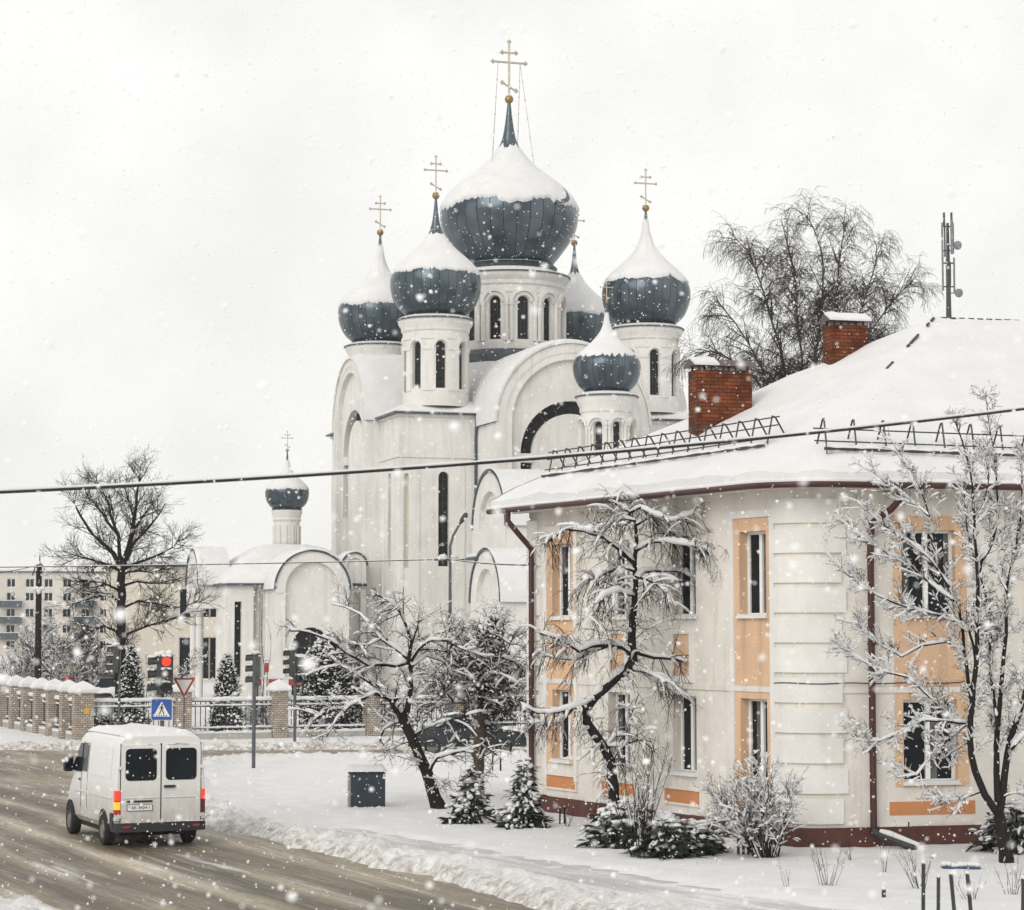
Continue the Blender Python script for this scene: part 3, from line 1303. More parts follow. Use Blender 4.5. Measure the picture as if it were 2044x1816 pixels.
# snow guards on both slopes
for kind, A_, B_, nb in (('L', (1092, 972), (1528, 915), 15), ('R', (1652, 922), (2120, 938), 8)):
    a, b = hit_roof(kind, *A_), hit_roof(kind, *B_)
    up = V((-(N1 if kind == 'L' else N2).x, -(N1 if kind == 'L' else N2).y, 0)).normalized()
    g = MB()
    dirv = (b - a).normalized()
    for i in range(nb + 1):
        p = a.lerp(b, i / nb)
        p.z = plane_z(kind, p.x, p.y) + .12
        top = p + up * .20 + V((0, 0, .80))
        g.tube([p, top - up * .02, top + up * .05 - V((0, 0, .02)), p + up * .62 + V((0, 0, .22))], .020, 5)
    for dz, du in ((.32, .08), (.58, .145), (.76, .19)):
        if kind == 'R' and dz == .76:
            continue
        q0, q1 = a - dirv * .25, b + dirv * .25
        q0.z, q1.z = plane_z(kind, q0.x, q0.y) + .12 + dz, plane_z(kind, q1.x, q1.y) + .12 + dz
        g.tube([q0 + up * du, q1 + up * du], .016, 5)
    q0, q1 = a - dirv * .1, b + dirv * .1
    pts = [q0.lerp(q1, i / 40) for i in range(41)]
    g.tube([V((p.x, p.y, plane_z(kind, p.x, p.y) + .27)) - up * .09 for p in pts], [.035 * snow_rng.uniform(.3, 1.2) for _ in pts], 5)  # dark strip drawn as the shadow gap under the held snow
    g.build('snow_guard', 'dark_metal', house, smooth=60)
    gs = MB()
    rg = random.Random(5)
    n = 60
    pts = [a.lerp(b, i / n) + up * (.02 + .02 * rg.random()) for i in range(n + 1)]
    pts = [V((p.x, p.y, plane_z(kind, p.x, p.y) + .25)) for p in pts]
    gs.tube(pts, [.11 * rg.uniform(.8, 1.2) for _ in pts], 7)
    gs.build('snow_ridge', 'snow', house, smooth=80)

# downpipes
dp = MB()
b0 = peri(tl[0] + 1.05, OV)
xL = 11.02
pipe = [V((b0.x, b0.y, ZR - .1)), V((b0.x, b0.y, ZR - .35)), V(TL(xL, -.52, 6.85)), V(TL(xL, -.17, 6.5)), V(TL(xL, -.17, 6.2)), V(TL(xL, -.17, .25))]
dp.tube(pipe, .068, 10)
for z in (2, 4.2, 6.1):
    dp.tube([V(TL(xL, -.17, z)), V(TL(xL, -.17, z + .05))], .085, 10)
dp.build('downpipe', 'gutter', house, smooth=60)
dp = MB()
kP = 1.60
pipe = [V(TR(kP + .40, -OV, ZR - .1)), V(TR(kP + .40, -OV, ZR - .36)), V(TR(kP + .30, -.55, ZR - .55)), V(TR(kP + .02, -.20, ZR - .82)), V(TR(kP, -.15, 6.2)), V(TR(kP, -.15, .42))]
dp.tube(pipe, .072, 10)
for z in (2, 4.2, 6.0):
    dp.tube([V(TR(kP, -.15, z)), V(TR(kP, -.15, z + .05))], .09, 10)
dp.build('downpipe', 'gutter', house, smooth=60)
spb = MB()
spb.tube([V(TR(kP, -.16, .42)), V(TR(kP + .1, -.35, .34)), V(TR(kP + .55, -.95, .14))], .08, 8)
sp = spb.build('drain_spout', 'dark_metal', house, smooth=60)
spb = MB()
spb.tube([V(TR(kP + .08, -.30, .44)), V(TR(kP + .2, -.45, .40)), V(TR(kP + .6, -1.0, .21))], [.05, .07, .05], 6)
spb.build('spout_snow', 'snow', sp, smooth=80)
# thin cable stapled along the belt course of the rounded corner
cb = MB()
cb.tube([V((*peri(-hl + (hl * 2 + 3) * i / 20, .06), 3.42 + .01 * math.sin(i))) for i in range(21)], .012, 4)
cb.build('wall_cable', 'dark_metal', house, smooth=60)

# chimneys: brick stacks with a little tin roof on legs
for (xc, yc, wd, dpth, ytop, ycap) in ((1447, 858, 1.36, .62, 737, 722), (1697, 724, .90, .60, 646, 631)):
    p = hit_roof('L', xc, yc)
    sc = F / p.y
    zt = CAM_H + (1258 - ytop) / sc
    zc = CAM_H + (1258 - ycap) / sc
    o2 = V((p.x, p.y))

    def TC(x, y, z, o2=o2):
        q = o2 + D2 * x - N2 * y
        return (q.x, q.y, z)
    c = MB()
    c.box(-wd / 2, wd / 2, 0, dpth, p.z - .9, zt, T=TC)
    ch = c.build('chimney', 'brick_red', roof, smooth=0)
    c = MB()
    c.box(-wd / 2 - .05, wd / 2 + .05, -.05, dpth + .05, p.z - .9, p.z - .25, T=TC)
    e = .10
    ym = dpth / 2
    for x in np.linspace(-wd / 2 + .08, wd / 2 - .08, 5):
        c.box(x - .02, x + .02, .05, .09, zt, zt + .09, T=TC)
        c.box(x - .02, x + .02, dpth - .09, dpth - .05, zt, zt + .09, T=TC)
    A = [(-wd / 2 - e, -e), (wd / 2 + e, -e), (wd / 2 + e, dpth + e), (-wd / 2 - e, dpth + e)]
    lo = [TC(x, y, zt + .09) for x, y in A]
    r0, r1 = TC(-wd / 2 - e, ym, zc + .10), TC(wd / 2 + e, ym, zc + .10)
    c.face(lo[0], lo[1], r1, r0)
    c.face(lo[2], lo[3], r0, r1)
    c.face(lo[1], lo[2], r1)
    c.face(lo[3], lo[0], r0)
    c.face(*lo)
    c.build('chimney_cap', 'gutter', ch, smooth=0)
    c = MB()
    xe = wd / 2 + e if wd < 1 else -wd / 2 + .55
    pts = []
    for i in range(13):
        x = -wd / 2 - e + .02 + (xe + wd / 2 + e - .04) * i / 12
        pts.append(x)
    for x0, x1 in zip(pts, pts[1:]):
        k = .05 + .03 * noise.noise(V((x0 * 4, 3, 1)))
        c.add([TC(x0, -e + .02, zt + .10), TC(x1, -e + .02, zt + .10), TC(x1, ym, zc + .11), TC(x0, ym, zc + .11),
               TC(x0, -e + .02, zt + .10 + k), TC(x1, -e + .02, zt + .10 + k), TC(x1, ym, zc + .11 + k), TC(x0, ym, zc + .11 + k)],
              [(4, 5, 6, 7), (0, 1, 5, 4), (1, 2, 6, 5), (0, 3, 7, 4)])
    c.build('chimney_snow', 'snow', ch, smooth=60)
# ------------------------------------------------------------------ cathedral (local axes: u right along the front, v into the depth)
CH_Y = F / 29.63
CH = thing('cathedral', 'white orthodox cathedral with blue onion domes capped in snow', 'cathedral', (-.20, CH_Y, 0), math.radians(17.6))
PROF = [(0, .64), (.04, .72), (.145, .83), (.26, .90), (.38, .95), (.52, .985), (.66, 1.0), (.78, .995), (.90, .955), (1.04, .86), (1.18, .735), (1.32, .565), (1.46, .41),
        (1.60, .285), (1.78, .165), (1.98, .095), (2.2, .06), (2.5, .03), (2.6, .02)]
PROF_M0 = [(0, .60), (.04, .66), (.20, .78), (.34, .885), (.48, .96), (.60, .99), (.70, 1.0), (.80, .992), (.90, .955)] + PROF[9:]
PROF_MAIN = [(h * (.88 if h > 1 else 1) + (.12 if h > 1 else 0), r) for h, r in PROF_M0]


def prof_r(pf, h):
    for (h0, r0), (h1, r1) in zip(pf, pf[1:]):
        if h0 <= h <= h1:
            return r0 + (r1 - r0) * (h - h0) / (h1 - h0)
    return pf[-1][1]


def fine_prof(pf):
    """smooth resampling of the onion outline"""
    hs = [pf[-1][0] * i / 70 for i in range(71)]
    out = []
    for h in hs:
        r = sum(prof_r(pf, min(max(h + k, 0), pf[-1][0])) * w_ for k, w_ in ((-.08, .2), (-.04, .25), (0, .3), (.04, .15), (.08, .1)))
        out.append((h, r if 0 < h < pf[-1][0] else prof_r(pf, h)))
    return out


def put_cross(name, parent, c, z0, h, guy=None):
    """three barred cross with trefoil ends, facing along local v"""
    m = MB()
    x, y = c
    t = h * .022

    def bar(p0, p1, r=t):
        m.tube([V((x + p0[0], y, z0 + p0[1])), V((x + p1[0], y, z0 + p1[1]))], r, 5)

    def tref(px, pz, s=h * .026):
        for dx, dz in ((0, 1), (1, 0), (-1, 0), (0, -1)):
            m.blob((x + px + dx * s, y, z0 + pz + dz * s), s * .9, s * .7, s * .9, RR)
    bar((0, 0), (0, h))
    bar((-.31 * h, .62 * h), (.31 * h, .62 * h))
    bar((-.13 * h, .80 * h), (.13 * h, .80 * h), t * .9)
    bar((-.13 * h, .24 * h), (.13 * h, .10 * h), t * .9)
    for px, pz in ((0, 1), (-.31, .62), (.31, .62), (-.13, .80), (.13, .80), (-.13, .24), (.13, .10)):
        tref(px * h, pz * h)
    if guy:
        for gx, gy, gz in guy:
            s_ = -1 if gx < 0 else 1
            p0 = V((x + s_ * .21 * h, y, z0 + .61 * h))
            p1 = V((gx, gy, gz))
            m.tube([p0, p1], .022, 4)
            for k in range(1, 6):
                m.blob(p0.lerp(p1, k / 6), .05, .05, .08, RR)
    return m.build('cross', 'cross', parent, local=True, smooth=60)


RR = random.Random(11)


def dome(c, z0, R, pf, cap_lo, cap_hi, cross_h, thick=.09, soft=.03, guys=None, seed=1, n=64, ballr=.072):
    """onion dome with a ragged cap of snow, gilded ball and cross"""
    f = fine_prof(pf)
    H = f[-1][0]
    m = MB()
    m.lathe([(r * R, h * R) for h, r in f], n)
    m.lathe([(R * .60, -.10 * R), (R * .68, -.08 * R), (R * .70, -.04 * R), (R * .66, 0), (R * .6, .02)], n)
    o = m.build('dome', 'dome', CH, local=True, smooth=50)
    o.location = (c[0], c[1], z0)
    s = MB()
    rows = 26
    for i in range(rows + 1):
        t = i / rows
        for j in range(n * 3):
            a = 2 * PI * j / (n * 3)
            e = noise.noise(V((math.cos(a) * 2.2, math.sin(a) * 2.2, seed))) * .085 + noise.noise(V((math.cos(a) * 9, math.sin(a) * 9, seed + 5))) * soft * 1.2 + noise.noise(V((math.cos(a) * 30, math.sin(a) * 30, seed + 9))) * soft * 1.3
            lo = cap_lo + e
            hi = cap_hi + noise.noise(V((math.cos(a) * 3, math.sin(a) * 3, seed + 3))) * .10
            h = lo + (hi - lo) * t
            k = 1.0
            if i == 0:
                k = .05
            if i == rows:
                k = .05
            fr = (1 - t) ** .4 * .6 + .4
            th = thick * k * fr * (1 + .45 * noise.noise(V((math.cos(a) * 3, math.sin(a) * 3, h * 3 + seed))))
            r = prof_r(f, h) * R + th
            s.v.append((r * math.cos(a), r * math.sin(a), h * R))
    N = n * 3
    for i in range(rows):
        for j in range(N):
            j2 = (j + 1) % N
            s.f.append((i * N + j, i * N + j2, (i + 1) * N + j2, (i + 1) * N + j))
    s.mi = [0] * len(s.f)
    s.build('snow_cap', 'snow', o, local=True, smooth=70)
    if guys:
        # a bare crack where the snow has begun to slide
        bs = MB()
        tr_ = [(.80, -66), (.835, -58), (.87, -52), (.93, -47), (1.0, -44), (1.06, -43)]
        for (h0, a0), (h1, a1) in zip(tr_, tr_[1:]):
            q = []
            for h_, a_, dh, da in ((h0, a0, -.022, 1.2), (h1, a1, -.022, 1.4), (h1, a1, .022, -1.4), (h0, a0, .022, -1.2)):
                a_ = math.radians(a_ + da)
                r_ = prof_r(f, h_ + dh) * R + thick * 1.12
                q.append((r_ * math.cos(a_), r_ * math.sin(a_), (h_ + dh) * R))
            bs.face(*q)
        bs.build('bare_crack', 'flashing', o, local=True, smooth=60)
    b = MB()
    br = R * ballr * (1 if R > 4 else 1.15)
    zb = H * R + br * .6
    b.lathe([(max(.001, br * math.sin(PI * i / 10)), zb - br * math.cos(PI * i / 10)) for i in range(11)], 16)
    b.build('gilded_ball', 'gold', o, local=True, smooth=80)
    put_cross('cross', o, (0, 0), zb + br * .8, cross_h, guys)
    b = MB()
    b.blob((0, 0, zb + br * .75), br * .75, br * .75, br * .35, RR)
    b.build('ball_snow', 'snow', o, local=True, smooth=80)
    return o


def drum(c, z0, z1, r, nwin, wz0, wz1, ww, off, zc, rc, koko=True, colw=.0, roof_edge=True):
    """round drum: wall bent round with arched windows, archivolts, half columns and a moulded cornice"""
    m = MB()
    bay = 2 * PI * r / nwin

    def TD(x, y, z):
        a = x / r + off
        q = r - y
        return (q * math.sin(a), -q * math.cos(a), z)
    ops = [(i * bay - ww / 2, i * bay + ww / 2, wz0, wz1, True) for i in range(nwin)]
    wall(m, -bay / 2, bay * nwin - bay / 2, z0, z1, ops, .32, TD, xsub=.35 if r > 3 else .25)
    d = m.build('drum', 'church', CH, local=True, smooth=30)
    d.location = (c[0], c[1], 0)
    tr = MB()
    for i in range(nwin):
        cx = i * bay
        kr = bay / 2 * .985
        zs = wz1 - ww / 2
        if koko:
            # archivolts from column to column
            for r0, r1, yy in ((kr, kr * .74, -.22), (kr * .72, ww / 2 + .05, -.09)):
                for k in range(12):
                    a0, a1 = PI * k / 12, PI * (k + 1) / 12
                    P = [(r0, a0), (r0, a1), (r1, a1), (r1, a0)]
                    q = [(cx - rr_ * math.cos(a), zs + rr_ * math.sin(a)) for rr_, a in P]
                    fr = [TD(x, yy, z) for x, z in q]
                    bk = [TD(x, 0, z) for x, z in q]
                    tr.add(fr + bk, [(0, 1, 2, 3), (0, 4, 5, 1), (3, 2, 6, 7)])
            # columns between the windows
            for s_ in (-1, 1):
                xx = cx + s_ * kr * .84
                pts = [V(TD(xx, -.06, z)) for z in (wz0 - .1, zs - .12)]
                tr.tube(pts, kr * .155, 8)
                tr.tube([V(TD(xx, -.06, zs - .22)), V(TD(xx, -.06, zs + .02))], kr * .20, 8)
        else:
            for k in range(12):
                a0, a1 = PI * k / 12, PI * (k + 1) / 12
                r0, r1 = ww / 2 + .26, ww / 2 + .06
                q = [(cx - rr_ * math.cos(a), zs + rr_ * math.sin(a)) for rr_, a in ((r0, a0), (r0, a1), (r1, a1), (r1, a0))]
                fr = [TD(x, -.09, z) for x, z in q]
                bk = [TD(x, 0, z) for x, z in q]
                tr.add(fr + bk, [(0, 1, 2, 3), (0, 4, 5, 1), (3, 2, 6, 7)])
            xa, xb = cx + ww / 2 + .10, cx + bay - ww / 2 - .10
            nn = 6
            for k in range(nn):
                tr.box(xa + (xb - xa) * k / nn, xa + (xb - xa) * (k + 1) / nn, -.10, 0, zs - .22, zs + .02, T=TD)
                tr.box(xa + (xb - xa) * k / nn, xa + (xb - xa) * (k + 1) / nn, -.05, 0, wz0 - .15, zs - .22, T=TD)
    tr.build('archivolts', 'church', d, local=True, smooth=30, weld=True)
    h = zc - z1
    cn = MB()
    cn.lathe([(r, z1 - .55), (r + .06, z1 - .5), (r + .06, z1 - .3), (r, z1 - .28)], 64)
    cn.lathe([(r, z1), (r + (rc - r) * .25, z1 + h * .12), (r + (rc - r) * .3, z1 + h * .4), (r + (rc - r) * .75, z1 + h * .7), (rc - .06, z1 + h * .85), (rc - .06, zc)], 64)
    cn.build('cornice', 'church', d, local=True, smooth=30)
    fl = MB()
    fl.lathe([(rc - .05, zc), (rc + .05, zc + .01), (rc + .05, zc + .07), (r * .7, zc + .36)], 64)
    fo = fl.build('flashing', 'flashing', d, local=True, smooth=30)
    sn = MB()
    sn.lathe([(rc - .02, zc + .10), (rc - .10, zc + .17), (rc * .86, zc + .27), (r * .66, zc + .36)], 64)
    sn.build('cornice_snow', 'snow', fo, local=True, smooth=60)
    for i in range(nwin):
        a = i * bay / r + off
        x = i * bay
        g = MB()
        out = arch_pts(x - ww / 2, x + ww / 2, wz0, wz1)
        g.face(*[TD(p[0], .26, p[1]) for p in out])
        # glazing bars
        for fx in (-.17, .17):
            g.box(x + ww * fx - .012, x + ww * fx + .012, .235, .255, wz0, wz1 - ww * .25, mi=1, T=TD)
        zz = wz0 + .42
        while zz < wz1 - ww * .4:
            g.box(x - ww / 2, x + ww / 2, .237, .257, zz - .012, zz + .012, mi=1, T=TD)
            zz += .42
        g.build('window', ['glass_church', 'dark_metal'], d, local=True, smooth=0)
    return d


# central drum and dome
CZ = 28.25
drum((0, 0), 23.1, 27.4, 3.68, 12, 23.75, 26.65, .80, math.radians(-2.5), CZ, 4.15)
gz = 32.6
rg = 4.72
guys = [(-1.55, -1.0, 35.9 - 29.3), (-.9, 1.0, 36.4 - 29.3), (1.55, -1.0, 35.6 - 29.3), (.9, 1.0, 36.6 - 29.3)]
dome((0, 0), 29.15, 4.72, PROF_MAIN, .80, 1.74, 3.75, .14, .035, guys, 2, 96, ballr=.064)
nk = MB()
nk.lathe([(3.3, CZ + .2), (3.05, 28.9), (2.95, 29.2)], 64)
nk.build('dome_neck', 'church', CH, local=True)
tb = MB()
tb.lathe([(4.25, 22.5), (4.25, 22.75), (3.9, 23.1)], 64)
tb.lathe([(4.28, 22.1), (4.28, 22.5)], 64)
tb.build('drum_flashing', 'flashing', CH, local=True)

# four corner towers
A = 7.2
for (cu, cv, lo, hi, sd_) in ((-A, -A, .875, 1.80, 4), (A, -A, .93, 2.40, 7), (-A, A, .84, 2.35, 12), (A, A, .80, 1.9, 15)):
    drum((cu, cv), 18.6, 23.35, 2.10, 8, 19.7, 22.7, .66, math.radians(-6), 24.15, 2.46, koko=False)
    dome((cu, cv), 24.55, 2.93, PROF, lo, hi, 2.35, .11, .04, None, sd_)
    nk = MB()
    nk.lathe([(1.9, 24.3), (1.80, 24.6)], 40)
    nk.lathe([(2.30, 18.2), (2.30, 18.75), (2.08, 18.95)], 40)
    nk.build('tower_base', 'church', CH, local=True)

# corner blocks
EZ = 18.05


def TB(o, du, dn):
    """wall frame: o = origin (u, v), du = along, dn = outward"""
    o, du, dn = V(o), V(du), V(dn)

    def T(x, y, z):
        p = o + du * x - dn * y
        return (p.x, p.y, z)
    return T


gl = []
for su in (-1, 1):
    for sv in (-1, 1):
        blk, rec = MB(), MB()
        # front (v) face and side (u) face, with slit windows
        T1 = TB((-10.1 * su, 9.1 * sv), (su, 0), (0, sv))
        T2 = TB((-10.1 * su, 9.1 * sv), (0, -sv), (-su, 0))
        o1 = [(2.58, 3.28, 8.5, 14.45, True), (.38, .66, 8.4, 14.3, True)] if True else []
        wall(blk, 0, 5.2, 0, EZ, o1, .4, T1)
        o2 = [(1.9, 2.6, 8.5, 14.45, True)]
        wall(blk, 0, 4.8, 0, EZ, o2, .4, T2)
        for T, ops in ((T1, o1[:1]), (T2, o2)):
            for q in ops:
                gl.append((T, q))
        rec.face(T1(.38, .18, 8.4), T1(.66, .18, 8.4), T1(.66, .18, 14.3), T1(.38, .18, 14.3))
        # pilaster strips and string course, standing proud
        for T, L in ((T1, 5.2), (T2, 4.8)):
            for x0, x1 in ((0.03, .28), (.78, 1.35), (3.75, 4.3)):
                blk.box(x0, x1, -.06, 0, .0, 15.2, T=T)
            blk.box(-.06, L, -.07, 0, 15.3, 15.5, T=T)
            blk.box(-.10, L, -.12, 0, 17.86, EZ - .02, T=T)
        bk_ = blk.build('corner_block', 'church', CH, local=True, smooth=0)
        rec.build('niche', 'beige', bk_, local=True, smooth=0)
for T, (x0, x1, z0, z1, _) in gl:
    g = MB()
    g.face(*[T(x, .32, z) for x, z in arch_pts(x0, x1, z0, z1)])
    zz = z0 + .5
    while zz < z1 - .3:
        g.box(x0, x1, .295, .315, zz - .015, zz + .015, mi=1, T=T)
        zz += .5
    g.box((x0 + x1) / 2 - .015, (x0 + x1) / 2 + .015, .292, .312, z0, z1 - .1, mi=1, T=T)
    g.build('slit_window', ['glass_church', 'dark_metal'], CH, local=True, smooth=0)

# arms with stepped arched fronts and barrel roofs
ARM = [('front', TB((0, -13.3), (1, 0), (0, -1)), 5.0, 17.3, 9.0), ('left', TB((-11.1, 0), (0, -1), (-1, 0)), 4.4, 18.0, 7.0),
       ('right', TB((11.1, 0), (0, 1), (1, 0)), 4.4, 18.0, 7.0)]
for nm, T, R, zs, dep in ARM:
    m = MB()
    k = R / 5.0
    zr = zs - 1.9
    # outer face ring, then the recess steps
    stepped(m, [(R, 0), (R * .80, .32)], zs, 0, T, fill=False)
    for i, (x, z) in enumerate(outline(R * .80, zs, 0)[:-1]):
        x2, z2 = outline(R * .80, zs, 0)[i + 1]
    # second field carries the dark arched window ring
    inner = outline(R * .80, zs, 0)
    ro = outline(3.35 * k, zr, 0)
    for i in range(len(inner) - 1):
        a, b, c, e = inner[i], inner[i + 1], ro[i + 1], ro[i]
        m.face(T(a[0], .32, a[1]), T(b[0], .32, b[1]), T(c[0], .32, c[1]), T(e[0], .32, e[1]))
        m.face(T(e[0], .32, e[1]), T(c[0], .32, c[1]), T(c[0], .85, c[1]), T(e[0], .85, e[1]))
    ri = outline(2.55 * k, zr, 0)
    for i in range(len(ri) - 1):
        a, b = ri[i], ri[i + 1]
        m.face(T(a[0], .85, a[1]), T(b[0], .85, b[1]), T(b[0], .5, b[1]), T(a[0], .5, a[1]))
    m.face(*[T(x, .5, z) for x, z in ri])
    for s_ in (-1, 1):
        x0, x1 = sorted((s_ * 2.55 * k, s_ * 3.35 * k))
        m.box(x0, x1, .34, .9, zr - .55, zr, T=T)
        m.box(x0, x1, .34, .9, 0, 12.0, T=T)
    # thin archivolt lines
    for rr_, dd in ((R * .90, -.05),):
        o = outline(rr_, zs, 12)
        o2 = outline(rr_ * .985, zs, 12)
        for i in range(len(o) - 1):
            m.face(*[T(x, dd, z) for x, z in (o[i], o[i + 1], o2[i + 1], o2[i])])
    for s_ in (-1, 1):
        m.face(T(s_ * R, 0, 0), T(s_ * R, dep, 0), T(s_ * R, dep, zs), T(s_ * R, 0, zs))
    ga = m.build('arched_gable', 'church', CH, local=True, smooth=25, weld=True)
    g = MB()
    for i in range(len(ro) - 1):
        a, b, c, e = ro[i], ro[i + 1], ri[i + 1], ri[i]
        g.face(*[T(p[0], .84, p[1]) for p in (a, b, c, e)])
        if 0 < i < len(ro) - 2 and i % 3 == 0:
            for q0, q1 in ((.0, .012),):
                p0, p1 = V(T(a[0], .80, a[1])), V(T(e[0], .80, e[1]))
                g.tube([p0, p1], .03, 4, mi=1)
    g.build('arched_window', ['glass_church', 'dark_metal'], ga, local=True, smooth=0)
    # barrel: metal edge and snow over it
    e = MB()
    o = outline(R + .02, zs, zs - .3)[1:-1]
    o2 = outline(R + .14, zs, zs)[1:-1]
    for i in range(len(o) - 1):
        a, b, c, d_ = o[i], o[i + 1], o2[i + 1], o2[i]
        e.face(*[T(p[0], -.12, p[1]) for p in (a, b, c, d_)])
        e.face(T(a[0], -.12, a[1]), T(b[0], -.12, b[1]), T(b[0], .1, b[1]), T(a[0], .1, a[1]))
        e.face(T(d_[0], -.12, d_[1]), T(c[0], -.12, c[1]), T(c[0], .1, c[1]), T(d_[0], .1, d_[1]))
    e.build('gable_edge', 'church', CH, local=True, smooth=30)
    sn = MB()
    n = 28
    depn = 12
    for j in range(depn + 1):
        for i in range(n + 1):
            a = PI * i / n
            q = .06 + .20 * math.sin(a) ** 1.5 + .05 * noise.noise(V((i * .5, j * .6, R)))
            if j == 0:
                q = .05
            rr_ = R + .13 + q * (1 if j else .3)
            sn.v.append(T(-rr_ * math.cos(a), -.10 + .12 * min(j, 1) + (dep - .0) * j / depn * (1 if j else 0), zs + rr_ * math.sin(a)))
    for j in range(depn):
        for i in range(n):
            p = j * (n + 1) + i
            sn.f.append((p, p + 1, p + n + 2, p + n + 1))
    sn.mi = [0] * len(sn.f)
    sn.build('barrel_roof_snow', 'snow', CH, local=True, smooth=60)

# crossing roof under the drum and sloping snow on the corner blocks
cr = MB()
n = 48
ringo = []
for i in range(n):
    a = 2 * PI * i / n
    k = 1 / max(abs(math.cos(a)), abs(math.sin(a)))
    ringo.append((math.cos(a) * 8.0 * k, math.sin(a) * 8.0 * k))
rows = 8
for j in range(rows + 1):
    t = j / rows
    for i in range(n):
        a = 2 * PI * i / n
        ix, iy = math.cos(a) * 4.3, math.sin(a) * 4.3
        x, y = ringo[i][0] * (1 - t) + ix * t, ringo[i][1] * (1 - t) + iy * t
        cr.v.append((x, y, 18.3 + 3.9 * t + .07 * noise.noise(V((x, y, 3)))))
for j in range(rows):
    for i in range(n):
        i2 = (i + 1) % n
        cr.f.append((j * n + i, j * n + i2, (j + 1) * n + i2, (j + 1) * n + i))
cr.mi = [0] * len(cr.f)
cr.build('crossing_roof_snow', 'snow', CH, local=True, smooth=60)
for su in (-1, 1):
    for sv in (-1, 1):
        m = MB()
        x0, x1 = sorted((-10.5 * su, -4.6 * su))
        y0, y1 = sorted((9.5 * sv, 4.2 * sv))
        m.box(x0, x1, y0, y1, EZ, EZ + .10)
        ev = m.build('eaves', 'flashing', CH, local=True, smooth=0)
        m = MB()
        nn = 14
        for j in range(nn + 1):
            for i in range(nn + 1):
                x, y = x0 + (x1 - x0) * i / nn, y0 + (y1 - y0) * j / nn
                x_, y_ = x - (.05 if i == nn else -.05 if i == 0 else 0), y - (.05 if j == nn else -.05 if j == 0 else 0)
                e = min(i, j, nn - i, nn - j) / nn
                outer = min(abs(x - (-10.5 * su)), abs(y - 9.5 * sv))
                z = EZ + .10 + min(.10 + .45 * outer, .95) + .06 * noise.noise(V((x * .8, y * .8, 9)))
                if i in (0, nn) or j in (0, nn):
                    z = max(EZ + .16, z - .08)
                m.v.append((x_, y_, z))
        for j in range(nn):
            for i in range(nn):
                p = j * (nn + 1) + i
                m.f.append((p, p + 1, p + nn + 2, p + nn + 1))
        m.mi = [0] * len(m.f)
        # skirt
        bnd = [i for i in range(nn + 1)] + [(nn + 1) * j + nn for j in range(1, nn + 1)] + [(nn + 1) * nn + i for i in range(nn - 1, -1, -1)] + [(nn + 1) * j for j in range(nn - 1, 0, -1)]
        o = len(m.v)
        for p in bnd:
            q = m.v[p]
            m.v.append((q[0], q[1], EZ + .102))
        for k in range(len(bnd)):
            k2 = (k + 1) % len(bnd)
            m.f.append((bnd[k], bnd[k2], o + k2, o + k))
            m.mi.append(0)
        m.build('eaves_snow', 'snow', ev, local=True, smooth=60)

# core walls behind the arms so nothing is hollow
co = MB()
co.box(-8, 8, -8, 8, 0, 18.3)
co.build('nave_wall', 'church', CH, local=True, smooth=0)

# downpipe in the angle of the front arm
d_ = MB()
d_.tube([V((-5.15, -9.35, EZ)), V((-5.15, -9.5, 17.3)), V((-5.12, -9.25, 16.6)), V((-5.12, -9.25, 1))], .09, 6)
d_.build('downpipe', 'flashing', CH, local=True)

# porch with side gables and bell turret
po = MB()
po.box(-6.5, 6.5, -20.0, -13.0, 0, 10.6)
po.box(-8.0, 8.0, -23.8, -17.9, 0, 6.1)
po.box(-2.6, 2.6, -21.6, -16.6, 10, 14.2)
po.build('porch_wall', 'church', CH, local=True, smooth=0)
for (u0, cv, R, zs) in ((-6.52, -16.7, 3.3, 10.6), (-8.02, -20.85, 2.95, 6.1)):
    for sg in (-1, 1):
        T = TB((u0 * -sg if sg > 0 else u0, cv), (0, -1), (-1 if sg < 0 else 1, 0))
        m = MB()
        stepped(m, [(R, 0), (R * .66, .30)], zs, zs - 5.5, T, mis=[0, 1])
        po_ = m.build('porch_gable', ['church', 'church_recess'], CH, local=True, smooth=25)
        e = MB()
        o = outline(R + .02, zs, zs)[1:-1]
        o2 = outline(R + .12, zs, zs)[1:-1]
        sn = MB()
        for i in range(len(o) - 1):
            a, b, c, dd = o[i], o[i + 1], o2[i + 1], o2[i]
            e.face(*[T(p[0], -.10, p[1]) for p in (a, b, c, dd)])
            e.face(T(a[0], -.10, a[1]), T(b[0], -.10, b[1]), T(b[0], .1, b[1]), T(a[0], .1, a[1]))
            e.face(T(dd[0], -.10, dd[1]), T(c[0], -.10, c[1]), T(c[0], .3, c[1]), T(dd[0], .3, dd[1]))
            s1 = 1.03
            sn.face(T(dd[0] * s1, -.08, zs + (dd[1] - zs) * s1), T(c[0] * s1, -.08, zs + (c[1] - zs) * s1), T(c[0] * 1.05, 6.6, zs + (c[1] - zs) * 1.05), T(dd[0] * 1.05, 6.6, zs + (dd[1] - zs) * 1.05))
        e.build('gable_edge', 'flashing', po_, local=True)
        sn.build('barrel_roof_snow', 'snow', po_, local=True, smooth=60)
drum((.1, -19.1), 14.0, 17.35, 1.55, 8, 14.5, 16.85, .56, math.radians(4), 18.35, 1.88, colw=.2)
dome((.1, -19.1), 18.75, 2.05, PROF, .98, 2.3, 1.25, .02, .09, None, 21, 48, ballr=.05)
nk = MB()
nk.lathe([(1.45, 18.4), (1.25, 18.85)], 32)
nk.lathe([(1.75, 13.9), (1.75, 14.25), (1.5, 14.4)], 32)
nk.build('tower_base', 'church', CH, local=True)
lp = MB()
lp.box(-8.25, -6.5, -19.5, -17.6, 8.6, 8.75)
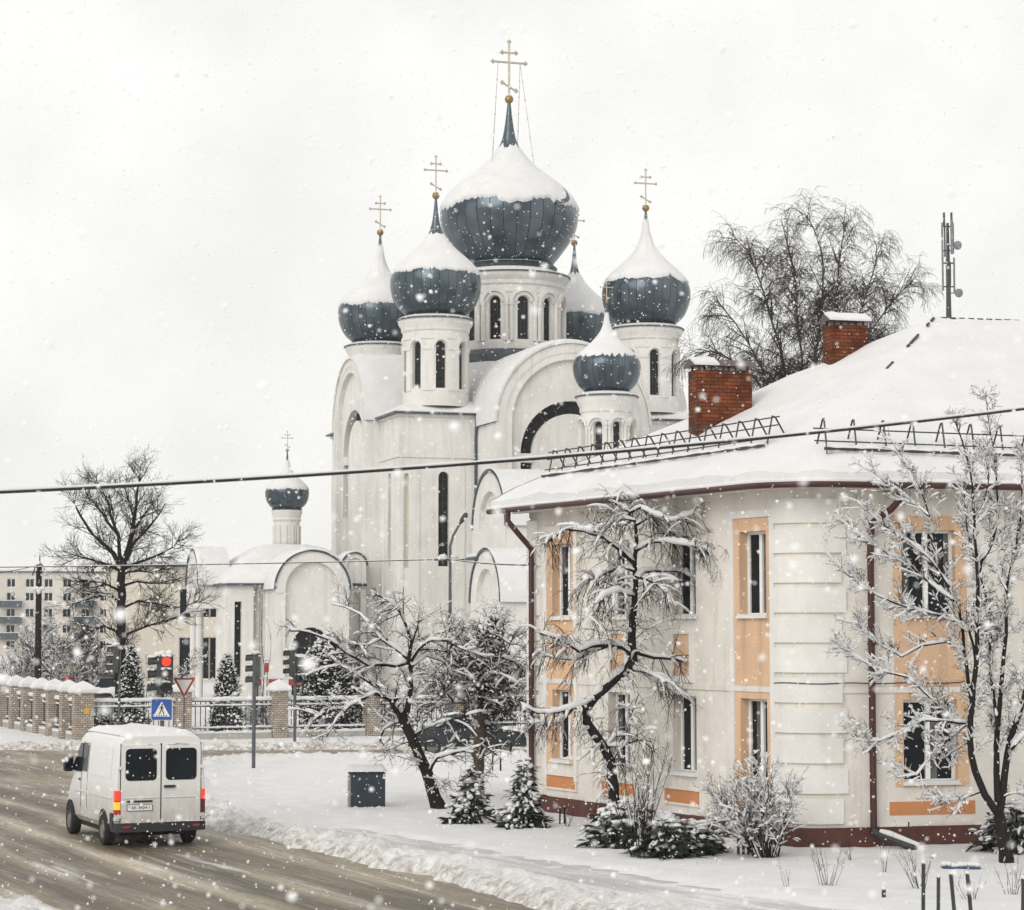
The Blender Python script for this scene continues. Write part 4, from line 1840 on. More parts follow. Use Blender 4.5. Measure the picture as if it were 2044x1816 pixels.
lp_ = lp.build('porch_ledge', 'flashing', CH, local=True, smooth=0)
lp = MB()
lp.box(-8.2, -6.52, -19.4, -17.65, 8.752, 8.98)
lp.build('ledge_snow', 'snow', lp_, local=True, bevel=.06)

# narthex to the left: small domed pavilion with arched gables and a columned canopy
NU = -15.24


def TN(u, v, du, dn):
    return TB((NU + u, v), du, dn)


nw = MB()
Tf = TN(-4.9, -5.0, (1, 0), (0, -1))
wall(nw, 0, 9.0, 0, 7.3, [(.55, 1.0, 1.6, 6.3, False), (1.75, 2.35, .0, 7.2, False), (8.2, 8.65, 0, 6.9, False)], .45, Tf)
nw.face(*[Tf(x, .45, z) for x, z in ((1.75, 0), (2.35, 0), (2.35, 7.2), (1.75, 7.2))])
nw.face(*[Tf(x, .45, z) for x, z in ((8.2, 0), (8.65, 0), (8.65, 6.9), (8.2, 6.9))])
nw.face((NU - 4.9, -5, 0), (NU - 4.9, -1.6, 0), (NU - 4.9, -1.6, 7.3), (NU - 4.9, -5, 7.3))
nw.face((NU - 4.9, -1.6, 0), (NU - .6, -1.6, 0), (NU - .6, -1.6, 7.3), (NU - 4.9, -1.6, 7.3))
nw.face((NU - .6, -1.6, 0), (NU - .6, 5, 0), (NU - .6, 5, 7.3), (NU - .6, -1.6, 7.3))
nw.face((NU - .6, 5, 0), (NU + 4.1, 5, 0), (NU + 4.1, 5, 7.3), (NU - .6, 5, 7.3))
# half round columns along the front
nw.tube([V(Tf(2.85, -.05, 0)), V(Tf(2.85, -.05, 7.2))], .42, 12)
nwo = nw.build('narthex_wall', 'church', CH, local=True, smooth=30)
for x in (2.05, 3.72):  # pipes that also stand in for the grey shade of the wall recesses
    m = MB()
    m.tube([V(Tf(x, -.5, 7.28)), V(Tf(x, -.12, 6.9)), V(Tf(x, -.12, .1))], .085, 8)
    m.build('downpipe', 'concrete', nwo, local=True, smooth=40)
g = MB()
g.face(*[Tf(x, .4, z) for x, z in ((.55, 1.6), (1.0, 1.6), (1.0, 6.3), (.55, 6.3))])
g.build('slit_window', 'glass_church', CH, local=True, smooth=0)
# eaves
ev = MB()
ev.box(NU - 5.2, NU + 4.1, -5.3, 5.3, 7.3, 7.45)
ev_ = ev.build('narthex_eaves', 'flashing', CH, local=True, smooth=0)
sn = MB()
n = 40
rows = 10
for j in range(rows + 1):
    t = j / rows
    for i in range(n):
        a = 2 * PI * i / n
        k = 1 / max(abs(math.cos(a)) / 5.15, abs(math.sin(a)) / 5.25)
        k = min(k, 6.4)
        rr_ = (k * (1 - t) + 1.0 * t)
        sn.v.append((NU + max(-5.15, min(4.1, rr_ * math.cos(a))), rr_ * math.sin(a), 7.47 + .18 * min(1, j * 4) + 2.45 * math.sin(t * PI / 2) ** 1.05 + .06 * noise.noise(V((rr_ * math.cos(a), rr_ * math.sin(a), 2)))))
for j in range(rows):
    for i in range(n):
        i2 = (i + 1) % n
        sn.f.append((j * n + i, j * n + i2, (j + 1) * n + i2, (j + 1) * n + i))
sn.mi = [0] * len(sn.f)
o = len(sn.v)
for i in range(n):
    q = sn.v[i]
    sn.v.append((q[0], q[1], 7.452))
for i in range(n):
    i2 = (i + 1) % n
    sn.f.append((i, o + i, o + i2, i2))
    sn.mi.append(0)
sn.build('narthex_roof_snow', 'snow', ev_, local=True, smooth=60)
# front arched gable with the doorway
T = TN(0, -7.8, (1, 0), (0, -1))
R, zs = 2.33, 7.05
m = MB()
stepped(m, [(R, 0), (R * .735, .35)], zs - .35 + .35, 0, T, fill=False)
oi = outline(R * .735, zs, 0)
do = outline(1.22, 3.45, 0)
for i in range(len(oi) - 1):
    a, b, c, e = oi[i], oi[i + 1], do[i + 1], do[i]
    m.face(*[T(p[0], .35, p[1]) for p in (a, b, c, e)])
    m.face(T(e[0], .35, e[1]), T(c[0], .35, c[1]), T(c[0], .7, c[1]), T(e[0], .7, e[1]))
for r0, r1, yy in ((1.68, 1.24, .25),):
    o, o2 = outline(r0, 3.45, 3.45)[1:-1], outline(r1, 3.45, 3.45)[1:-1]
    for i in range(len(o) - 1):
        m.face(*[T(p[0], yy, p[1]) for p in (o[i], o[i + 1], o2[i + 1], o2[i])])
        m.face(T(o[i][0], yy, o[i][1]), T(o[i + 1][0], yy, o[i + 1][1]), T(o[i + 1][0], .35, o[i + 1][1]), T(o[i][0], .35, o[i][1]))
for s_ in (-1, 1):
    m.face(T(s_ * R, 0, 0), T(s_ * R, 3, 0), T(s_ * R, 3, zs), T(s_ * R, 0, zs))
    m.box(min(s_ * R * .74, s_ * R), max(s_ * R * .74, s_ * R), -.06, 0, zs - .25, zs, T=T)
gb = m.build('narthex_gable', 'church', CH, local=True, smooth=25, weld=True)
g = MB()
g.face(*[T(x, .69, z) for x, z in do])
g.box(-.04, .04, .62, .68, 0, 4.6, mi=1, T=T)
g.box(-1.2, 1.2, .62, .68, 3.40, 3.5, mi=1, T=T)
g.build('door', ['glass_church', 'dark_metal'], gb, local=True, smooth=0)


def arch_roof(T, R, zs, dep, parent, th=.16):
    e, s = MB(), MB()
    o, o2, o3 = outline(R + .01, zs, zs)[1:-1], outline(R + .10, zs, zs)[1:-1], None
    for i in range(len(o) - 1):
        a, b, c, d_ = o[i], o[i + 1], o2[i + 1], o2[i]
        e.face(*[T(p[0], -.10, p[1]) for p in (a, b, c, d_)])
        e.face(T(a[0], -.10, a[1]), T(b[0], -.10, b[1]), T(b[0], .1, b[1]), T(a[0], .1, a[1]))
        e.face(T(d_[0], -.10, d_[1]), T(c[0], -.10, c[1]), T(c[0], .2, c[1]), T(d_[0], .2, d_[1]))
        def K(p, k):
            return (p[0] * (1 + k / R), zs + (p[1] - zs) * (1 + k / R))
        c1, d1, c2, d2 = K(c, .03), K(d_, .03), K(c, th), K(d_, th)
        s.face(T(d1[0], -.07, d1[1]), T(c1[0], -.07, c1[1]), T(c2[0], .15, c2[1]), T(d2[0], .15, d2[1]))
        s.face(T(d2[0], .15, d2[1]), T(c2[0], .15, c2[1]), T(c2[0], dep, c2[1]), T(d2[0], dep, d2[1]))
    e.build('gable_edge', 'flashing', parent, local=True)
    s.build('barrel_roof_snow', 'snow', parent, local=True, smooth=60)


arch_roof(T, R, zs, 4.0, gb)
# left canopy on columns
T = TN(-6.1, .3, (0, -1), (-1, 0))
R, zs = 2.25, 7.4
m = MB()
stepped(m, [(R, 0), (R * .62, .25)], zs, 5.9, T)
m.face(T(-R, 0, 5.9), T(R, 0, 5.9), T(R, 1.8, 5.9), T(-R, 1.8, 5.9))
for s_ in (-1, 1):
    m.face(T(s_ * R, 0, 5.9), T(s_ * R, 1.8, 5.9), T(s_ * R, 1.8, zs), T(s_ * R, 0, zs))
cp = m.build('canopy_gable', ['church', 'church_recess'], CH, local=True, smooth=25)
arch_roof(T, R, zs, 2.0, cp)
for x_ in (.2, -1.95):
    m = MB()
    m.tube([V(T(x_, .45, 0)), V(T(x_, .45, 5.65))], .25, 14)
    m.box(x_ - .34, x_ + .34, .11, .79, 5.62, 5.9, T=T)
    m.build('column', 'church', cp, local=True, smooth=40)
# little gable by the junction with the church
T = TN(3.2, -5.6, (1, 0), (0, -1))
m = MB()
stepped(m, [(.75, 0), (.5, .15)], 8.6, 7.5, T)
jg = m.build('small_gable', 'church', CH, local=True, smooth=25)
arch_roof(T, .75, 8.6, 1.4, jg, .10)
# drum and dome of the narthex
m = MB()
m.lathe([(.86, 9.2), (.86, 11.55), (.98, 11.7), (.9, 11.8), (1.02, 12.15), (1.05, 12.25), (.9, 12.4)], 12, cx=NU)
for i in range(12):
    a = 2 * PI * (i + .5) / 12
    p = V((NU + .86 * math.cos(a), .86 * math.sin(a), 0))
    m.tube([p + V((0, 0, 9.3)), p + V((0, 0, 11.3))], .07, 5)
m.build('drum', 'church_recess', CH, local=True, smooth=30)
dome((NU, 0), 12.45, 1.44, PROF, .84, 2.2, 1.15, .06, .05, None, 31, 48)
# ------------------------------------------------------------------ background buildings


def grid_building(name, label, cat, p0, p1, depth, h, floors, cols, mat, wz, winw, winh, roofh=.5, balc=(), base=None, skip=()):
    """plain block: front from p0 to p1, real window openings with frames and panes"""
    p0, p1 = V(p0), V(p1)
    du = (p1 - p0).normalized()
    dn = V((du.y, -du.x))
    L = (p1 - p0).length
    root = thing(name, label, cat, (p0.x, p0.y, 0))

    def T(x, y, z):
        q = p0 + du * x - dn * y
        return (q.x, q.y, z)
    ops = []
    for f in range(floors):
        for c in range(cols):
            if (f, c) in skip:
                continue
            cx = L * (c + .5) / cols
            ops.append((cx - winw / 2, cx + winw / 2, wz[f], wz[f] + (winh[f] if isinstance(winh, list) else winh), False))
    m = MB()
    wall(m, 0, L, 0, h, ops, .25, T)
    for a, b in (((0, 0), (0, depth)), ((L, 0), (L, depth))):
        m.face(T(a[0], a[1], 0), T(b[0], b[1], 0), T(b[0], b[1], h), T(a[0], a[1], h))
    m.face(T(0, depth, 0), T(L, depth, 0), T(L, depth, h), T(0, depth, h))
    m.build('wall', mat, root, smooth=0)
    m = MB()
    m.box(-.4, L + .4, -.4, depth + .4, h, h + .15, T=T)
    r = m.build('roof', 'flashing', root, smooth=0)
    m = MB()
    m.box(-.35, L + .35, -.35, depth + .35, h + .152, h + .15 + roofh, T=T)
    m.build('roof_snow', 'snow', r, smooth=0, bevel=.12)
    for x0, x1, z0, z1, _ in ops:
        m = MB()
        f = .09
        m.box(x0, x0 + f, .15, .22, z0, z1, T=T)
        m.box(x1 - f, x1, .15, .22, z0, z1, T=T)
        m.box((x0 + x1) / 2 - f / 2, (x0 + x1) / 2 + f / 2, .15, .22, z0 + f, z1 - f, T=T)
        m.box(x0 + f, x1 - f, .15, .22, z0, z0 + f, T=T)
        m.box(x0 + f, x1 - f, .15, .22, z1 - f, z1, T=T)
        wn = m.build('window', 'white_frame', root, smooth=0)
        m = MB()
        m.face(T(x0 + f, .2, z0 + f), T(x1 - f, .2, z0 + f), T(x1 - f, .2, z1 - f), T(x0 + f, .2, z1 - f))
        m.build('pane', 'glass_dark', wn, smooth=0)
    for c, f in balc:
        cx = L * (c + .5) / cols
        z = wz[f] - .95
        m = MB()
        m.box(cx - 1.9, cx + 1.9, -1.2, -.02, z - .15, z, T=T)
        m.box(cx - 1.9, cx + 1.9, -1.2, -1.14, z, z + 1.0, T=T)
        m.box(cx - 1.9, cx - 1.84, -1.14, -.02, z, z + 1.0, T=T)
        m.box(cx + 1.84, cx + 1.9, -1.14, -.02, z, z + 1.0, T=T)
        b = m.build('balcony', 'flashing', root, smooth=0)
        m = MB()
        m.box(cx - 1.92, cx + 1.92, -1.24, -1.1, z + 1.002, z + 1.12, T=T)
        m.build('balcony_snow', 'snow', b, smooth=0)
    return root, T


SC = 400.0
pa, pb = At(-150, 1300, SC), At(262, 1300, SC + 6)
grid_building('apartment_building', 'far beige apartment block with flat snowy roof behind the left trees', 'building', (pa.x, pa.y), (pb.x, pb.y), 12, 14.6, 5, 11, 'tan',
              [1.2, 4.0, 6.8, 9.6, 12.0], 1.5, 1.5, .5, balc=((4, 3), (4, 2), (4, 1), (8, 3), (8, 2), (8, 1)))
pa, pb = At(236, 1300, 196), At(478, 1300, 199)
grid_building('parish_house', 'beige parish house with tall dark windows beside the domed pavilion', 'building', (pa.x, pa.y), (pb.x, pb.y), 9, 9.9, 2, 4, 'beige',
              [.3, 5.55], 2.7, [3.65, 2.55], .35, skip=((1, 1), (0, 0), (1, 0), (0, 1)))
# low kiosk with a red base
pa, pb = At(96, 1350, 150), At(236, 1350, 152)
kr = thing('low_shed', 'low beige shed with a red band and snowy roof beyond the brick pillars', 'shed', (pa.x, pa.y, 0))
du = V((pb.x - pa.x, pb.y - pa.y)).normalized()


def TK(x, y, z):
    return (pa.x + du.x * x - du.y * y * -1 * -1, pa.y + du.y * x + du.x * y, z)


Lk = (V((pb.x, pb.y)) - V((pa.x, pa.y))).length
m = MB()
m.box(0, Lk, 0, 4, 1.6, 2.3, T=TK)
m.box(0, Lk, 0, 4, -.1, 1.2, T=TK)
m.build('wall', 'beige', kr, smooth=0)
m = MB()
m.box(-.03, Lk + .03, -.03, 4.03, 1.2, 1.6, T=TK)
m.build('red_band', 'red_paint', kr, smooth=0)
m = MB()
m.box(-.3, Lk + .3, -.4, 4.3, 2.302, 2.6, T=TK)
m.build('roof_snow', 'snow', kr, smooth=0, bevel=.1)

# ------------------------------------------------------------------ fences
FC = V((-16.98, 91.66))
FD = V((.926, .3775)).normalized()
FL = V((-.397, .918)).normalized()


def ornament(mb, T, cx, z):
    """wrought cresting in the middle of a panel"""
    for k in range(9):
        a = PI * k / 8
        mb.tube([V(T(cx, 0, z + .1)), V(T(cx + .42 * math.cos(a), 0, z + .1 + .42 * math.sin(a)))], .02, 4)
    mb.tube([V(T(cx, 0, z)), V(T(cx, 0, z + .62))], .03, 4)


def fence(name, label, o, d, n, span, first=True, nrails=3):
    root = thing(name, label, 'fence', (o.x, o.y, 0))
    nn = V((d.y, -d.x))

    def T(x, y, z):
        q = o + d * x - nn * y
        return (q.x, q.y, z)
    rg = random.Random(int(span * 100))
    for i in range(n + 1):
        x = i * span
        if i or first:
            m = MB()
            hw = .31 if not (first and i == 0) else .37
            m.box(x - hw, x + hw, -hw, hw, -.1, 2.02, T=T)
            p = m.build('brick_pillar', 'brick_buff', root, smooth=0)
            m = MB()
            c = V(T(x, 0, 0))
            ring_ = []
            for (k, z) in ((1.25, 2.02), (1.36, 2.08), (1.30, 2.19), (.75, 2.38), (.05, 2.50)):
                for sx, sy in ((-1, -1), (1, -1), (1, 1), (-1, 1)):
                    j = rg.uniform(.95, 1.05)
                    ring_.append(T(x + sx * hw * k * j, sy * hw * k * j, z + rg.uniform(-.01, .015)))
            fs = [(a * 4 + b, a * 4 + (b + 1) % 4, (a + 1) * 4 + (b + 1) % 4, (a + 1) * 4 + b) for a in range(4) for b in range(4)]
            m.add(ring_, fs + [(3, 2, 1, 0)])
            m.build('pillar_snow', 'snow', p, smooth=0, bevel=.03)
            if first and i == 0:
                m = MB()
                m.box(x - .02, x + .17, -hw - .012, -hw, 1.22, 1.44, T=T)
                m.build('yellow_plate', 'yellow', p, smooth=0)
        if i < n:
            a, b = x + .33, x + span - .33
            m = MB()
            m.box(a, b, -.18, .18, -.1, .34, T=T)
            m.build('plinth_wall', 'concrete', root, smooth=0)
            m = MB()
            k = 14
            for j in range(k):
                m.box(a + (b - a) * j / k, a + (b - a) * (j + 1) / k, -.17, .17, .342, .42 + rg.uniform(0, .05), T=T)
            m.build('plinth_snow', 'snow', root, smooth=0, bevel=.02)
            m = MB()
            for z in (.52, 1.42, 1.62):
                m.box(a - .05, b + .05, -.028, .028, z, z + .05, T=T)
            k = int((b - a) / .20)
            for j in range(1, k):
                xx = a + (b - a) * j / k
                m.box(xx - .015, xx + .015, -.015, .015, .46, 1.66, T=T)
            if span > 3:
                ornament(m, T, (a + b) / 2, .62)
            pn_ = m.build('iron_panel', 'dark_metal', root, smooth=0)
            m = MB()
            k = 26
            for z, hh in ((.57, .09), (1.47, .08), (1.67, .17)):
                pts = [V(T(a - .05 + (b - a + .1) * j / k, 0, z + hh * .3 + rg.uniform(-.012, .012))) for j in range(k + 1)]
                m.tube(pts, [hh * rg.uniform(.45, .7) for _ in pts], 5)
            if span > 3:
                for _ in range(10):
                    m.blob(T((a + b) / 2 + rg.uniform(-.4, .4), -.02, .75 + rg.uniform(0, .4)), .07, .06, .05, rg)
            m.build('panel_snow', 'snow', pn_, smooth=80)
    return root


fence('front_fence', 'iron bar fence between buff brick pillars along the far side of the cross street', FC, FD, 7, 4.02)
fence('side_fence', 'row of closely set snow capped brick pillars receding to the left', FC, FL, 9, 2.6, first=False)

# ------------------------------------------------------------------ van
VA = math.radians(24)
VO = V((-8.2, 48.0))
van = thing('van', 'white delivery van seen from behind with lit red tail lights on the slushy road', 'van',
            (VO.x + .965 * math.cos(VA), VO.y + .965 * math.sin(VA), 0), VA)


def section(hw, zb, zt, k=1.0):
    """half outline of the body: bottom, bulging flank, tumblehome, rounded roof"""
    h = zt - zb
    s = [(.90, 0), (.985, .06), (1.0, .22), (.995, .42), (.965, .62), (.925, .82), (.905, .90), (.87, .95), (.78, .982), (.55, .996), (.0, 1.0)]
    R_ = [(x * hw, zb + z * h) for x, z in s]
    return [(-x, z) for x, z in R_] + [(x, z) for x, z in R_[-2::-1]]


st = [(.0, .94, .42, 2.30), (.02, .958, .40, 2.335), (.10, .966, .38, 2.35), (1.2, .966, .36, 2.36), (2.6, .966, .36, 2.36), (3.15, .962, .36, 2.33), (3.45, .955, .36, 2.22),
      (3.95, .945, .36, 1.72), (4.2, .93, .36, 1.38), (4.55, .89, .38, 1.18), (4.75, .80, .42, .98), (4.82, .70, .46, .80)]
m = MB()
secs = [section(h, a, b) for _, h, a, b in st]
n = len(secs[0])
for (y_, _, _, _), s in zip(st, secs):
    for x, z in s:
        m.v.append((x, y_, z))
for i in range(len(st) - 1):
    for j in range(n - 1):
        m.f.append((i * n + j, i * n + j + 1, (i + 1) * n + j + 1, (i + 1) * n + j))
    m.f.append((i * n + n - 1, i * n, (i + 1) * n, (i + 1) * n + n - 1))
m.f.append(tuple(range(n)))
m.f.append(tuple((len(st) - 1) * n + j for j in range(n)))
m.mi = [0] * len(m.f)
m.build('body', 'van_paint', van, local=True, smooth=28, fixn=True)


def rrect(cx, cz, w_, h_, r, n=5):
    out = []
    for sx, sz, a0 in ((1, 1, 0), (-1, 1, 90), (-1, -1, 180), (1, -1, 270)):
        for i in range(n + 1):
            a = math.radians(a0 + 90 * i / n)
            out.append((cx + sx * (w_ / 2 - r) + r * math.cos(a), cz + sz * (h_ / 2 - r) + r * math.sin(a)))
    return out


def flank(y, z, off=.004):
    """x of the left flank at height z"""
    t = (z - .36) / 2.0
    pts = [(0, .90), (.06, .985), (.22, 1.0), (.42, .995), (.62, .965), (.82, .925), (.90, .905), (.95, .87)]
    for (t0, k0), (t1, k1) in zip(pts, pts[1:]):
        if t0 <= t <= t1:
            return -(k0 + (k1 - k0) * (t - t0) / (t1 - t0)) * .966 - off
    return -.87 * .966


def side_patch(mb, poly, th=.012, mi=0, side=-1):
    """plate lying on the flank; poly = (y, z) outline, subdivided so it follows the bulge"""
    zs = [z for _, z in poly]
    fr = [(-side * flank(y, z, th), y, z) if side > 0 else (flank(y, z, th), y, z) for y, z in poly]
    bk = [(-side * flank(y, z, -.01), y, z) if side > 0 else (flank(y, z, -.01), y, z) for y, z in poly]
    n = len(poly)
    mb.add(fr + bk, [tuple(range(n))] + [(i, (i + 1) % n, n + (i + 1) % n, n + i) for i in range(n)], mi)


for s_, cx in ((-1, -.425), (1, .43)):
    # rear door leaf with window, pressing and handle
    m = MB()
    w_ = .845
    m.prism(rrect(cx, 1.31, w_, 1.66, .05), -.022, .03)
    m.prism([(cx - w_ / 2 + .05, 1.02), (cx + w_ / 2 - .05, 1.02), (cx + w_ / 2 - .05, 1.05), (cx - w_ / 2 + .05, 1.05)], -.034, -.02)
    dr = m.build('rear_door', 'van_paint', van, local=True, smooth=30, bevel=.008)
    m = MB()
    m.prism(rrect(cx, 1.72, .66, .66, .09), -.030, -.01)
    m.build('window', 'glass_dark', dr, local=True, smooth=30)
    for z in (1.62, .62):
        m = MB()
        m.box(cx + s_ * .415, cx + s_ * .50, -.045, -.015, z, z + .07)
        m.build('hinge', 'van_paint', dr, local=True, smooth=0, bevel=.01)
    if s_ > 0:
        m = MB()
        m.prism(rrect(cx - .24, 1.26, .26, .05, .02), -.06, -.02)
        m.build('handle', 'black_plastic', dr, local=True, smooth=30)
m = MB()
m.box(-.012, .012, -.024, 0, .48, 2.15)
m.box(-.86, .86, -.004, .01, .475, .49)
for s_ in (-1, 1):
    m.box(s_ * .857 - .006, s_ * .857 + .006, -.02, 0, .5, 2.16)
m.build('door_seal', 'rubber', van, local=True, smooth=0)
# handle strip over the plate
m = MB()
m.box(-.72, -.18, -.045, -.02, .945, .985)
m.build('plate_light_strip', 'black_plastic', van, local=True, smooth=0, bevel=.008)
m = MB()
m.prism(rrect(-.45, .835, .54, .135, .015), -.040, -.022)
m.prism(rrect(-.45, .835, .52, .115, .012), -.0415, -.040, mi=1)
pl_ = m.build('number_plate', ['sign_black', 'plate'], van, local=True, smooth=0)
TX = Matrix.Translation((-.43, -.044, .835)) @ Matrix.Rotation(PI / 2, 4, 'X')
text_part('AK 3424-1', .092, TX, 'sign_black', pl_, 'plate_lettering')
m = MB()
m.box(-.685, -.645, -.0435, -.0415, .855, .872, mi=0)
m.box(-.685, -.645, -.0435, -.0415, .843, .853, mi=1)
m.build('plate_flag', ['red_paint', 'needle'], pl_, local=True, smooth=0)
# tail lights wrap the corners
for s_ in (-1, 1):
    m = MB()
    for z0, z1, mi in ((.98, 1.19, 0), (.80, .96, 1), (.70, .80, 2)):
        ps_ = [(s_ * .862, -.028, z0), (s_ * .955, -.012, z0), (s_ * .972, .10, z0), (s_ * .94, .10, z0), (s_ * .862, .01, z0)]
        up = [(p[0], p[1], z1) for p in ps_]
        m.add(ps_ + up, [(0, 1, 6, 5), (1, 2, 7, 6), (2, 3, 8, 7), (3, 4, 9, 8), (5, 6, 7, 8, 9), (4, 3, 2, 1, 0)], mi)
    m.box(s_ * .86 if s_ > 0 else -.965, .965 if s_ > 0 else -.86, -.02, .08, .96, .98, mi=3)
    m.build('tail_light', ['tail_lit', 'amber_lit' if s_ < 0 else 'lamp_red_dull', 'lamp_red' if s_ < 0 else 'lamp_red_dull', 'black_plastic'], van, local=True, smooth=20)
# bumper
m = MB()
bp = [(-.97, .35), (-.975, .10), (-.95, -.06), (-.80, -.12), (.80, -.12), (.95, -.06), (.975, .10), (.97, .35)]
lo = [(x, y, .34) for x, y in bp]
up = [(x, y, .52) for x, y in bp]
n = len(bp)
m.add(lo + up, [(i, i + 1, n + i + 1, n + i) for i in range(n - 1)])
m.add([(x, y, .52) for x, y in bp] + [(x * .96, max(y, .02), .525) for x, y in bp], [(i, i + 1, n + i + 1, n + i) for i in range(n - 1)])
m.add([(x, y, .34) for x, y in bp] + [(x * .9, max(y, .05), .36) for x, y in bp], [(i, i + 1, n + i + 1, n + i) for i in range(n - 1)])
for s_ in (-1, 1):
    m.box(s_ * .975 - .012, s_ * .975 + .012, .12, .36, .42, .72)
bm_ = m.build('bumper', 'black_plastic', van, local=True, smooth=30)
for s_ in (-1, 1):
    m = MB()
    m.box(s_ * .74 - .07, s_ * .74 + .07, -.125, -.10, .43, .47)
    m.build('reflector', 'lamp_red', bm_, local=True, smooth=0)
for s_ in (-1, 1):
    m = MB()
    m.box(s_ * .93 - .06, s_ * .93 + .06, -.04, .06, .57, .64)
    m.build('corner_step', 'van_paint', van, local=True, smooth=0, bevel=.01)
# underbody
m = MB()
m.box(-.80, .80, .25, 4.5, .24, .40)
m.tube([V((-.5, .4, .30)), V((.5, .4, .30))], .07, 8)
m.tube([V((-.75, .95, .34)), V((.75, .95, .34))], .06, 8)
m.tube([V((.25, .0, .28)), V((.25, 1.6, .28))], .035, 8)
m.build('underbody', 'rubber', van, local=True, smooth=40)
# wheels and arches
for s_ in (-1, 1):
    for y_ in (.98, 3.98):
        m = MB()
        n = 20
        fr = []
        for i in range(n + 1):
            a = PI * i / n
            fr.append((y_ + .42 * math.cos(a), .34 + .42 * math.sin(a)))
        poly = [(y_ + .42, .36)] + fr[1:-1] + [(y_ - .42, .36)]
        side_patch(m, poly, .008, 0, s_)
        m.build('wheel_arch', 'rubber', van, local=True, smooth=0)
        m = MB()
        x1 = s_ * .985
        x0 = s_ * .76
        pr = [(.20, 0), (.30, .0), (.335, .03), (.34, .06), (.34, .17), (.33, .21), (.2, .22)]
        nn = 28
        for r_, dx in pr:
            for j in range(nn):
                a = 2 * PI * j / nn
                m.v.append((x1 - s_ * dx, y_ + r_ * math.cos(a), .34 + r_ * math.sin(a)))
        for i in range(len(pr) - 1):
            for j in range(nn):
                m.f.append((i * nn + j, i * nn + (j + 1) % nn, (i + 1) * nn + (j + 1) % nn, (i + 1) * nn + j))
        m.mi = [0] * len(m.f)
        wh = m.build('wheel', 'rubber', van, local=True, smooth=40)
        m = MB()
        pr = [(.205, .005), (.19, .05), (.12, .045), (.09, .01), (.0, .005)]
        for r_, dx in pr:
            for j in range(nn):
                a = 2 * PI * j / nn
                m.v.append((x1 - s_ * dx, y_ + r_ * math.cos(a), .34 + r_ * math.sin(a)))
        for i in range(len(pr) - 1):
            for j in range(nn):
                m.f.append((i * nn + j, i * nn + (j + 1) % nn, (i + 1) * nn + (j + 1) % nn, (i + 1) * nn + j))
        m.mi = [0] * len(m.f)
        m.build('rim', 'rim', wh, local=True, smooth=40)
# flank details on both sides
for s_ in (-1, 1):
    m = MB()
    side_patch(m, [(2.52, 1.45), (2.52, 2.06), (2.95, 2.06), (2.95, 1.45)], .012, 0, s_)
    m.build('side_window', 'glass_dark', van, local=True, smooth=0)
    m = MB()
    side_patch(m, [(3.05, 1.42), (3.05, 2.04), (3.28, 2.04), (3.84, 1.48), (3.84, 1.42)], .012, 0, s_)
    m.build('cab_window', 'glass_dark', van, local=True, smooth=0)
    m = MB()
    side_patch(m, [(.45, 1.42), (.45, 2.06), (2.40, 2.06), (2.40, 1.42)], .010, 0, s_)
    m.build('side_panel', 'van_paint', van, local=True, smooth=0, bevel=.006)
    m = MB()
    side_patch(m, [(1.45, 1.0), (1.45, 1.035), (3.5, 1.035), (3.5, 1.0)], .016, 0, s_)
    side_patch(m, [(.25, 1.0), (.25, 1.035), (1.40, 1.035), (1.40, 1.0)], .016, 0, s_)
    m.build('rub_strip', 'van_paint', van, local=True, smooth=0)
    m = MB()
    for z0 in (.45, .7, 1.05, 1.3, 1.6, 1.9):
        z1 = min(z0 + .3, 2.08)
        side_patch(m, [(2.445, z0), (2.445, z1), (2.457, z1), (2.457, z0)], .006, 0, s_)
        side_patch(m, [(3.0, z0), (3.0, z1), (3.010, z1), (3.010, z0)], .006, 0, s_)
    m.build('door_gap', 'rubber', van, local=True, smooth=0)
    m = MB()
    side_patch(m, [(2.98, 1.24), (2.98, 1.28), (3.14, 1.28), (3.14, 1.24)], .03, 0, s_)
    m.build('handle', 'black_plastic', van, local=True, smooth=0)
    m = MB()
    xx = s_ * 1.06
    m.prism(rrect(xx, 1.56, .20, .34, .05), 3.72, 3.86)
    m.tube([V((s_ * .92, 3.78, 1.46)), V((s_ * 1.0, 3.79, 1.46))], .03, 6)
    mr_ = m.build('wing_mirror', 'black_plastic', van, local=True, smooth=30, bevel=.02)
    m = MB()
    m.prism(rrect(xx, 1.56, .15, .27, .04), 3.705, 3.719)
    m.build('mirror_glass', 'glass_dark', mr_, local=True, smooth=0)
m = MB()
m.face((-.78, 3.50, 2.16), (.78, 3.50, 2.16), (.86, 4.14, 1.50), (-.86, 4.14, 1.50))
m.build('windscreen', 'glass_dark', van, local=True, smooth=0)
# snow on the roof
m = MB()
ny, nx_ = 26, 16
for j in range(ny + 1):
    y_ = .06 + 3.15 * j / ny
    for i in range(nx_ + 1):
        t = i / nx_ * 2 - 1
        x = t * .80
        e = min(1, (1 - abs(t)) * 5, j * .6 + .12, (ny - j) * .6 + .12)
        e = max(0, e)
        base = 2.36 - .035 * abs(t) ** 3 - (.02 if j < 2 else 0)
        m.v.append((x, y_, base - .012 + e * (.085 + .05 * noise.noise(V((x * 2.5, y_ * 1.6, 4))) + .02 * noise.noise(V((x * 8, y_ * 8, 2))))))
for j in range(ny):
    for i in range(nx_):
        p = j * (nx_ + 1) + i
        m.f.append((p, p + 1, p + nx_ + 2, p + nx_ + 1))
m.mi = [0] * len(m.f)
m.build('roof_snow', 'snow', van, local=True, smooth=60)
rg = random.Random(8)
m = MB()
for _ in range(26):
    x = rg.uniform(-.86, .86)
    m.blob((x, rg.uniform(-.11, .0), .535), rg.uniform(.03, .08), .03, .012, rg)
